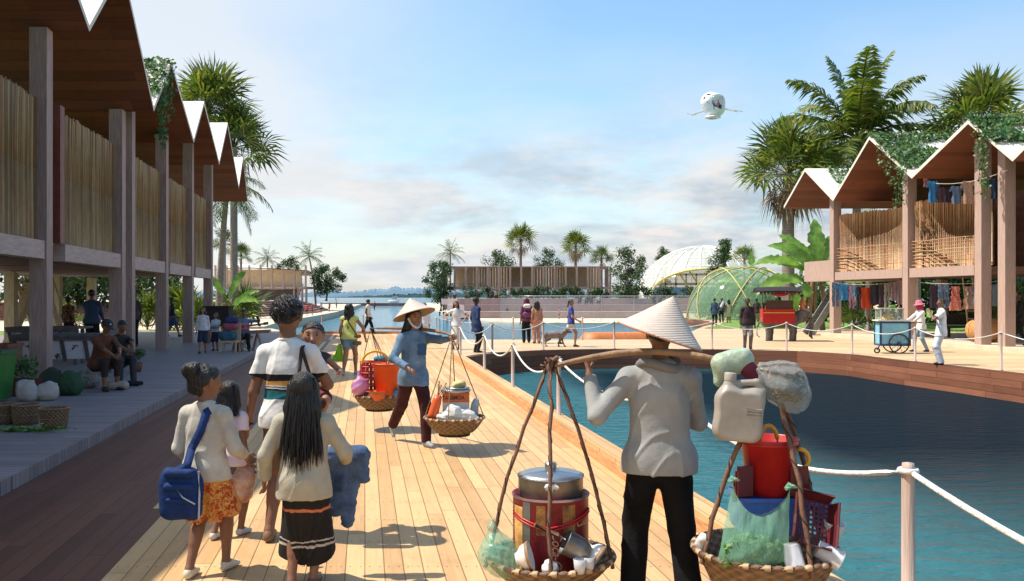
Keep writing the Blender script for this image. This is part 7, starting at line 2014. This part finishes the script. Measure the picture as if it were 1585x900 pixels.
printed('print_pink', (.55, .12, .12), (.62, .32, .30), (.60, .24, .06), 9); printed('print_beige', (.36, .26, .20), (.42, .18, .14), (.5, .42, .34), 9); printed('print_mauve', (.30, .22, .27), (.42, .36, .38), (.2, .14, .18), 12); printed('print_green', (.22, .32, .26), (.42, .22, .28), (.5, .5, .4), 12)
printed('denim_acid', (.10, .17, .27), (.17, .25, .36), (.07, .12, .2), 6); printed('shirt_blue', (.05, .22, .45), (.09, .30, .55), (.03, .15, .36), 8)
line((GX(1288, 37.5)[0], 37.5, 2.30), (GX(1404, 35.5)[0], 35.5, 2.34), 'clothes line strung under the food cart house', .12)
for i, (k, px, y0, w_, h_, c, m_, lb) in enumerate((('trousers', 1293, 437, 11, 38, 0, 'denim_acid', 'blue jeans hanging first on the line by the end column'), ('shirt', 1306, 438, 22, 27, 0, 'shirt_blue', 'bright blue shirt on the line next to the jeans'), ('trousers', 1318, 442, 9, 36, (.42, .22, .34), None, 'pink trousers on the laundry line'), ('cloth', 1324, 443, 7, 16, (.12, .30, .52), None, 'small light blue cloth on the line beside pink trousers'),
        ('trousers', 1331, 444, 11, 36, (.04, .035, .05), None, 'black trousers on the line left of the red garment'), ('cloth', 1341, 445, 16, 33, (.48, .06, .02), None, 'bright red garment in the middle of the laundry line'), ('cloth', 1354, 442, 15, 30, (.045, .04, .055), None, 'dark cloth on the line right of the red garment'), ('cloth', 1365, 440, 9, 34, (.07, .05, .07), None, 'narrow dark garment before the green printed one'),
        ('trousers', 1373, 439, 9, 44, 0, 'print_green', 'long green and pink printed garment on the line'), ('shirt', 1384, 436, 17, 30, 0, 'print_mauve', 'mauve printed shirt on the line'), ('shirt', 1395, 432, 20, 40, (.34, .26, .30), None, 'large mauve shirt at the column end of the line'))):
    garment(k, lb, px, 37.5 - (px - 1288) * .017 - .02 * (i % 2), y0, w_, h_, c, i, m_)
line((GX(1425, 32.4)[0], 32.4, 2.22), (GX(1550, 29.8)[0], 29.8, 2.24), 'clothes line strung behind the man in white', .08)
for i, (k, px, y0, w_, h_, c, m_, lb) in enumerate((('cloth', 1446, 441, 13, 36, (.06, .04, .06), None, 'dark plum cloth hanging behind the man in white'), ('trousers', 1461, 441, 18, 36, 0, 'denim_acid', 'wide faded denim hanging right of the man in white'), ('dress', 1479, 443, 22, 38, 0, 'print_pink', 'orange and pink flowered dress on the line'), ('dress', 1499, 443, 20, 36, 0, 'print_beige', 'beige printed dress on the line next to the flowered one'),
        ('shirt', 1511, 444, 13, 28, (.16, .22, .34), None, 'blue grey shirt beside the twin columns'), ('shirt', 1540, 440, 13, 34, (.20, .28, .34), None, 'blue shirt hanging between the twin columns'))):
    garment(k, lb, px, 32.0 - (px - 1425) * .0176, y0, w_, h_, c, 40 + i, m_)
line((GX(1428, 31.7)[0] + .1, 31.7, 5.72), (GX(1560, 28.2)[0], 28.2, 5.66), 'clothes line under the upper roof fold', .2)
for i, (k, px, y0, w_, h_, c, m_, lb) in enumerate((('cloth', 1433, 276, 7, 14, (.4, .12, .10), None, 'red and pale cloth knotted at the start of the upper line'), ('shirt', 1444, 280, 20, 34, 0, 'shirt_blue', 'blue shirt on the upper line under the roof'), ('cloth', 1456, 290, 11, 24, (.10, .06, .08), None, 'plum cloth on the upper line'), ('cloth', 1467, 292, 11, 22, (.05, .035, .05), None, 'black cloth on the upper line'), ('shirt', 1481, 288, 22, 28, (.14, .20, .32), None, 'grey blue shirt on the upper line'), ('shirt', 1499, 280, 24, 36, 0, 'print_beige', 'brown printed shirt on the upper line by the column'), ('shirt', 1541, 276, 22, 32, (.03, .05, .10), None, 'navy shirt on the upper line between the twin columns'))):
    garment(k, lb, px, 31.6 - (px - 1428) * .0245, y0, w_, h_, c, 60 + i, m_)
# round wicker ball and bits under the sunny row
WB = put('wicker_ball', 'big round orange wicker basket behind the twin columns', 'basket', (GX(1523, 31.4)[0], 31.4, .14)); MB().lathe([(.001, 0), (.3, .01), (.52, .16), (.60, .40), (.55, .62), (.38, .78), (.33, .80), (.30, .76), (.001, .74)], n=36).build('bowl', [mat('wicker_orange', (.50, .20, .06), .7, .35, 14, (1, 1, 3), .9, 60, (1, 1, 3), rgb2=(.62, .32, .12))], WB)
SR = put('stair', 'steep dark stair with grey stringers at the end of the sunny row', 'stairs', (GX(1270, 40.5)[0], 40.5, 0)); q = Vector(SR.location)
a, c = Vector((-.55, 0, 0)), Vector((1.0, .2, 2.3))
for s_ in (-.45, .45): MB().bar(a + Vector((0, s_, .05)), c + Vector((0, s_, .05)), .05, .28).build('stringer', [cloth((.24, .26, .24), .6)], SR)
for k in range(9): p = a.lerp(c, (k + .5) / 9); MB().box(p + Vector((0, 0, .05)), (.26, .86, .035)).build('tread', [MATS['dark_binding']], SR)
for k, (px, d, h) in enumerate(((1510, 34.5, 1.7), (1545, 33.5, 1.5))): pass
BC = put('bench', 'low dark bench under the house behind the man in white', 'bench', (GX(1492, 34.5)[0], 34.5, .14)); MB().box((0, 0, .42), (1.5, .5, .06)).box((0, .24, .70), (1.5, .05, .4)).build('seat', [MATS['dark_binding']], BC)
for x in (-.65, .65): MB().box((x, 0, .2), (.08, .4, .4)).build('leg', [MATS['dark_binding']], BC)
LA = put('ladder', 'wooden ladder leaning under the house between the hanging dresses', 'ladder', (GX(1508, 33.6)[0], 33.6, .14)); mb = MB()
for x in (-.18, .18): mb.bar((x, 0, 0), (x, .5, 2.3), .05, .04)
for k in range(7): mb.bar((-.18, .5 * (k + .6) / 8, 2.3 * (k + .6) / 8), (.18, .5 * (k + .6) / 8, 2.3 * (k + .6) / 8), .035, .035)
mb.build('ladder_frame', [MATS['brace_wood']], LA)

# ------------------------------------------------------------------ under the shaded row
mat('peeling_paint', (.10, .10, .11), .7, .3, 2.2, (1, 1, .35), .4, 9, rgb2=(.12, .12, .12))
m = bpy.data.materials.new('peeled_white'); m.use_nodes = True; t = m.node_tree; pq = t.nodes['Principled BSDF']; oc = N(t, 'ShaderNodeTexCoord').outputs['Object']
n_1 = N(t, 'ShaderNodeTexNoise', {'Vector': N(t, 'ShaderNodeMapping', {'Vector': oc, 'Scale': (2.2, 2.2, .9)}).outputs[0], 'Scale': 2.6, 'Detail': 9.0, 'Roughness': .68, 'Distortion': .8}).outputs[0]
t.links.new(mixc(t, ramp(t, n_1, [(.39, 0.), (.42, 1.)]), (.07, .075, .10), (.74, .76, .84)), pq.inputs['Base Color']); pq.inputs['Roughness'].default_value = .75; MATS['peeled_white'] = m
def stall(label, x0, d, L_, z1, rz_):
    S_ = put('market_stall', label, 'stall', (x0, d, PZ), 'old market counters under the shaded house', rz_)
    MB().box((L_ / 2, .35, z1), (L_ + .12, .9, .05)).build('counter', [mat('counter_dark', (.10, .095, .10), .6, .25)], S_)
    n = 4
    for k in range(n):
        a, b = L_ * k / n + .04, L_ * (k + 1) / n - .04
        MB().add([(a, -.02, z1 - .05), (b, -.02, z1 - .05), (b, .22, .32), (a, .22, .32), (a, .02, z1 - .05), (b, .02, z1 - .05), (b, .26, .32), (a, .26, .32)], [(3, 2, 1, 0), (4, 5, 6, 7), (0, 1, 5, 4), (2, 3, 7, 6), (1, 2, 6, 5), (3, 0, 4, 7)]).build('front_panel', [MATS['peeled_white']], S_)
    for k in range(n + 1): MB().bar((L_ * k / n, -.03, z1 - .03), (L_ * k / n, .23, .28), .06, .05).build('rib', [MATS['counter_dark']], S_)
    MB().box((L_ / 2, -.04, z1 - .06), (L_ + .1, .05, .08)).build('edge_board', [MATS['counter_dark']], S_)
    for x in (.15, L_ - .15):
        for y in (.3, .7): MB().box((x, y, (z1 - .03) / 2), (.07, .07, z1 - .03)).build('leg', [MATS['counter_dark']], S_)
stall('old market counter with peeling white panels beside the first column', GX(22, 17.9)[0], 17.9, 1.75, .80, R(9))
stall('second peeling counter standing behind the first, lower in view', GX(14, 20.6)[0], 20.6, 1.5, .86, R(4))
WBX = put('wooden_chest', 'dark wooden chest at the picture edge beside the green bin', 'chest', (GX(2, 16.2)[0], 16.2, PZ)); MB().box((0, 0, .35), (.5, .5, .68)).build('box_body', [MATS['inner_wood']], WBX); MB().box((0, 0, .71), (.54, .54, .05)).build('lid', [MATS['red_pole']], WBX)
BN = put('wheelie_bin', 'green plastic bin cut by the picture edge', 'bin', at(-10, 622, PZ)); mb = MB()
for z0, z1, a, b in ((0, .72, .17, .23),): mb.add([(-a, -a, z0 + .04), (a, -a, z0 + .04), (a, a, z0 + .04), (-a, a, z0 + .04), (-b, -b, z1), (b, -b, z1), (b, b, z1), (-b, b, z1)], [(3, 2, 1, 0), (4, 5, 6, 7), (0, 1, 5, 4), (1, 2, 6, 5), (2, 3, 7, 6), (3, 0, 4, 7)])
mb.build('bin_body', [mat('bin_green', (.03, .17, .035), .4, .15)], BN); MB().box((0, 0, .75), (.50, .50, .05)).build('lid', [mat('bin_lid', (.02, .11, .07), .4, .1)], BN)
PT = put('planter', 'brown planter with a leafy shrub beside the first column', 'planter', at(30, 612, PZ)); MB().box((0, 0, .13), (.55, .4, .26)).build('trough', [cloth((.10, .04, .03), .7)], PT); mb = MB(); leafcloud(mb, random.Random(4), [(Vector((random.Random(k).uniform(-.2, .2), random.Random(k + 9).uniform(-.12, .12), .36 + .03 * k)), .15) for k in range(7)], 45, .09); mb.build('shrub', [MATS['ivy_leaf']], PT)
PT = put('planter', 'small potted plant beside the seated young man', 'planter', at(210, 576, PZ)); MB().lathe([(.001, 0), (.11, 0), (.14, .2), (.12, .2), (.001, .18)], n=16).build('pot', [cloth((.16, .08, .05), .7)], PT); mb = MB(); leafcloud(mb, random.Random(6), [(Vector((.06 * (k - 2), 0, .28 + .03 * k)), .11) for k in range(5)], 45, .08); mb.build('foliage', [MATS['ivy_leaf']], PT)
def sack(label, px, py, r, h, rgb, seed, tilt_=0., m=None):
    p = Vector(at(px, py, PZ)); s_ = SDF(); s_.c((-r * .35, 0, r * .8), (r * .35, 0, r * .8), r * .8, None, .05); s_.c((0, 0, r), (tilt_, 0, h - r * .4), r * .92, r * .70, .08, V3(0, 1, 0), .8)
    for q_ in (-1, 1): s_.c((tilt_ + q_ * r * .45, 0, h - r * .5), (tilt_ + q_ * r * .85, 0, h - r * .1 + .1 * r * q_), r * .35, r * .08, .06); s_.cut((0, 0, 0), (0, 0, -1))
    tag(s_.build('sack', MATS[m] if m else cloth(rgb), .013, None, lambda P: .014 * nz3(P, 14, seed) + .006 * nz3(P, 40, seed + 3), p), label, 'sack')
sack('round pale sack leaning left on the grey platform', 44, 621, .145, .30, (.44, .40, .37), 3, -.05); sack('tied pale sack with open ears beside the round one', 73, 620, .15, .26, (.46, .42, .39), 5, .03)
printed('sack_print', (.30, .30, .28), (.12, .2, .2), (.36, .22, .16), 7); sack('printed sack the seated man in the cap sits on', 137, 601, .16, .32, 0, 7, 0, 'sack_print')
sack('dark green sack slumped behind the pale sacks', 78, 603, .17, .32, (.05, .065, .045), 9, .03)
sack('green canvas bundle beside the first column', 108, 612, .19, .34, (.04, .085, .045), 11, .0)
x_ = SDF(); q = Vector(at(182, 604, PZ)); x_.c(q + Vector((-.12, 0, .08)), q + Vector((.12, 0, .08)), .075, None, .04); tag(x_.build('duffel_bag', cloth((.42, .33, .26)), .012, None, lambda P: .006 * nz3(P, 20, 4)), 'pale tan bag on the ground before the seated men', 'bag')
x_ = SDF(); q = Vector(at(208, 598, PZ)); x_.c(q + Vector((-.10, 0, .05)), q + Vector((.12, .02, .05)), .05, .035, .04); tag(x_.build('duffel_bag', cloth((.03, .03, .04)), .012, None, lambda P: .006 * nz3(P, 20, 8)), 'dark flat bag beside the pale tan bag', 'bag')
WK = None
for i, (px, py, lb) in enumerate(((6, 656, 'cut by the picture edge'), (40, 657, 'in the middle of three'), (84, 663, 'standing closest to the deck step'))):
    if WK is None:
        WK = put('wicker_tub', 'x', 'basket', at(px, py, PZ), 'round wicker tubs on the grey platform'); MB().lathe([(.001, 0), (.135, 0), (.15, .06), (.165, .22), (.172, .235), (.165, .25), (.15, .235), (.135, .03), (.001, .03)], n=32).build('tub', [MATS['wicker']], WK)
        MB().tube([(.165 * math.cos(a / 28 * 6.2832), .165 * math.sin(a / 28 * 6.2832), .24) for a in range(29)], .012, 6).tube([(.162 * math.cos(a / 28 * 6.2832), .162 * math.sin(a / 28 * 6.2832), .12) for a in range(29)], .007, 6).build('rim', [MATS['cane']], WK); o = WK
    else: o = copy_tree(WK); o.location = at(px, py, PZ); o.rotation_euler = (0, 0, i * 1.1)
    o['label'] = 'round brown wicker tub on the grey platform, ' + lb
mb = MB(); rg = random.Random(8); q = Vector(at(34, 668, PZ))
for k in range(300):
    p = q + Vector((rg.gauss(0, .22), rg.gauss(0, .05), abs(rg.gauss(0, .03)))); n3 = Vector((rg.uniform(-1, 1), rg.uniform(-1, 1), 1)).normalized(); x, y, _ = basis(n3); z = rg.uniform(.015, .04); mb.add([p - x * z, p - y * z * .4, p + x * z, p + y * z * .4], [(0, 1, 2, 3)])
o = mb.build('scattered_greens', [MATS['herbs']]); tag(o, 'scattered green leaves beside the wicker tubs', 'leaves', kind='stuff')
CH = put('deck_chair', 'low chair heaped with blue bundles between schoolgirls and guitar player', 'chair', at(356, 545, PZ)); MB().box((0, 0, .30), (.5, .45, .05)).box((0, .2, .55), (.5, .05, .5)).build('seat', [MATS['brace_wood']], CH)
for x in (-.22, .22):
    for y in (-.18, .18): MB().box((x, y, .14), (.04, .04, .28)).build('leg', [MATS['brace_wood']], CH)
q = Vector(CH.location)
for (dx, z, c, lb, r_) in ((-.05, .46, (.05, .13, .2), 'lower teal blue bundle on the low chair', .17), (.02, .72, (.38, .10, .14), 'pinkish bundle on top of the low chair', .12), (.06, .90, (.04, .06, .18), 'topmost navy bundle on the low chair', .10)):
    x_ = SDF(); x_.c(q + Vector((dx - .1, 0, z)), q + Vector((dx + .1, 0, z)), r_, r_ * .85, .05); tag(x_.build('cloth_bundle', cloth(c), .014, None, lambda P: .014 * nz3(P, 16, 9)), lb, 'bundle')
BXK = put('wicker_chest', 'dark wicker chest on a stand behind the smaller schoolgirl', 'basket', at(338, 532, PZ)); MB().box((0, 0, .9), (.85, .5, .62)).box((0, 0, 1.24), (.9, .55, .06)).build('chest', [mat('wicker_dark', (.03, .026, .024), .8, .4, 20, (1, 1, 4), .8, 40)], BXK)
for x in (-.36, .36): MB().box((x, 0, .29), (.06, .4, .58)).build('leg', [MATS['inner_wood']], BXK)
TR = put('sawhorse', 'wooden trestle with a long pale beam at the edge of the grey platform', 'trestle', LD(DL - .35, 26.5, PZ)); MB().bar((-.6, .2, .50), (.75, -.3, .58), .10, .10).build('beam', [MATS['column_wood_light']], TR)
for s_ in (-1, 1): MB().bar((.3 * s_, 0, .52), (.3 * s_ + .25, -.25, 0), .06, .06).build('leg', [MATS['column_wood_light']], TR); MB().bar((.3 * s_, 0, .52), (.3 * s_ - .2, .25, 0), .06, .06).build('leg', [MATS['column_wood_light']], TR)

# ------------------------------------------------------------------ boats, tables, flying craft
x_ = SDF(); q = Vector((4.6, 38.2, WZ + .5)); x_.c((-1.1, 0, -.3), (2.0, .5, -.3), .75, .8, .3); x_.cut((0, 0, .32), (0, 0, 1)); tag(x_.build('orange_hull', mat('hull_orange', (.52, .17, .05), .5, .15), .05, None, None, q), 'rounded orange boat hull moored beyond the footbridge beside the cone hat', 'boat')
JB = put('small_boat', 'tiny white motorboat moored at the far pier', 'boat', (GX(610, 232)[0], 232, 0.1)); MB().lathe([(.001, 0), (1.1, .1), (1.5, .8), (1.4, .8), (.001, .5)], (0, 0, 0), 20, 0, None, True, None, .5).build('hull', [cloth((.7, .7, .7), .4)], JB); MB().box((.2, 0, 1.3), (1.2, .8, 1.0)).build('cabin', [cloth((.4, .42, .45), .4)], JB); MB().tube([(0, 0, 1.5), (0, 0, 2.6)], .08, 6).build('mast', [MATS['dark_binding']], JB)
for i, (px, d) in enumerate(((690, 106), (701, 104), (714, 103))):
    T_ = put('cafe_table', 'dark cafe table with stools on the pale promenade, ' + ('under the open pavilion end', 'in the middle of the row', 'closest to the stone terrace')[i], 'table', GX(px, d, -.5), 'cafe tables on the promenade'); MB().lathe([(.001, .72), (.42, .72), (.42, .76), (.001, .76)], n=16).build('table_top', [MATS['dark_binding']], T_); MB().tube([(0, 0, 0), (0, 0, .72)], .05, 6).build('leg', [MATS['dark_binding']], T_)
    for k in range(4): a = k * 1.57 + .4; MB().lathe([(.001, .0), (.12, .0), (.06, .2), (.16, .45), (.001, .47)], (.75 * math.cos(a), .75 * math.sin(a), 0), 10).build('stool', [MATS['dark_binding']], T_)
FL = Vector(PD(1105, 160, 70)); FV = put('flying_pod', 'white egg shaped flying pod with glass front and drooping rotor arms in the sky', 'aircraft', FL, None, R(-22)); FV.scale = (.85, .85, .8)
mat('pod_white', (.80, .80, .82), .25, .03, bump=.05); mat('pod_glass', (.55, .7, .8), .05, 0, alpha=.16, bump=0)
x_ = SDF(); x_.c((-.25, 0, .15), (.15, 0, .1), .95, .85, .2); x_.c((-.1, 0, -.55), (.2, 0, -.55), .75, .8, .3); x_.c((.62, -.62, .05), (.66, -.66, .05), .70, None, .06, op=-1); x_.build('hull', MATS['pod_white'], .045, FV)
MB().ell((.27, -.27, .08), (.80, .80, .80), 22, 14).build('canopy', [MATS['pod_glass']], FV)
MB().lathe([(.5, -1.22), (.72, -1.32), (.74, -1.42), (.5, -1.5), (.3, -1.42), (.5, -1.22)], (-.1, 0, 0), 28).build('landing_ring', [MATS['pod_white']], FV); MB().tube([(-.1, 0, -.9), (-.1, 0, -1.35)], .3, 12).build('pylon', [MATS['pod_white']], FV)
for s_ in (-1, 1):
    a, c = Vector((s_ * .6, 0, -.55)), Vector((s_ * 2.1, .1, -.95)); mb = MB(); mb.bar(a, c, .38, .1); ar = mb.build('rotor_arm', [MATS['pod_white']], FV); MB().bar(c + Vector((-.35, -.5, .06)), c + Vector((.35, .5, .06)), .12, .03).build('rotor_blade', [MATS['pod_white']], ar)
for x, z, r_ in ((-.62, .36, .2), (-.34, .62, .22), (-.8, .72, .08), (-.40, -.02, .1), (-1.0, -.12, .08)):
    y = -math.sqrt(max(.05, .93 ** 2 - (x + .2) ** 2 * 1.0 - (z - .13) ** 2)) ; MB().ell((x, y * .985, z), (r_, .05, r_ * .8), 12, 8).build('black_patch', [MATS['rubber']], FV)
for i, (dx, c, lb) in enumerate(((.02, (.10, .10, .14), 'passenger in grey inside the flying pod'), (.42, (.42, .08, .14), 'passenger in pink inside the flying pod'))):
    q = FL + Matrix.Rotation(R(-22), 3, 'Z') @ Vector((dx, -.42, -.62)); person(lb, tuple(q), face_dir(.3, -1), 1.15, .03, hip=(0, 0, .18), rf=(.07, .22, .04), lf=(-.07, .22, .04), shirt=(c, 1, .04), pants=(DK, 2), seed=i)
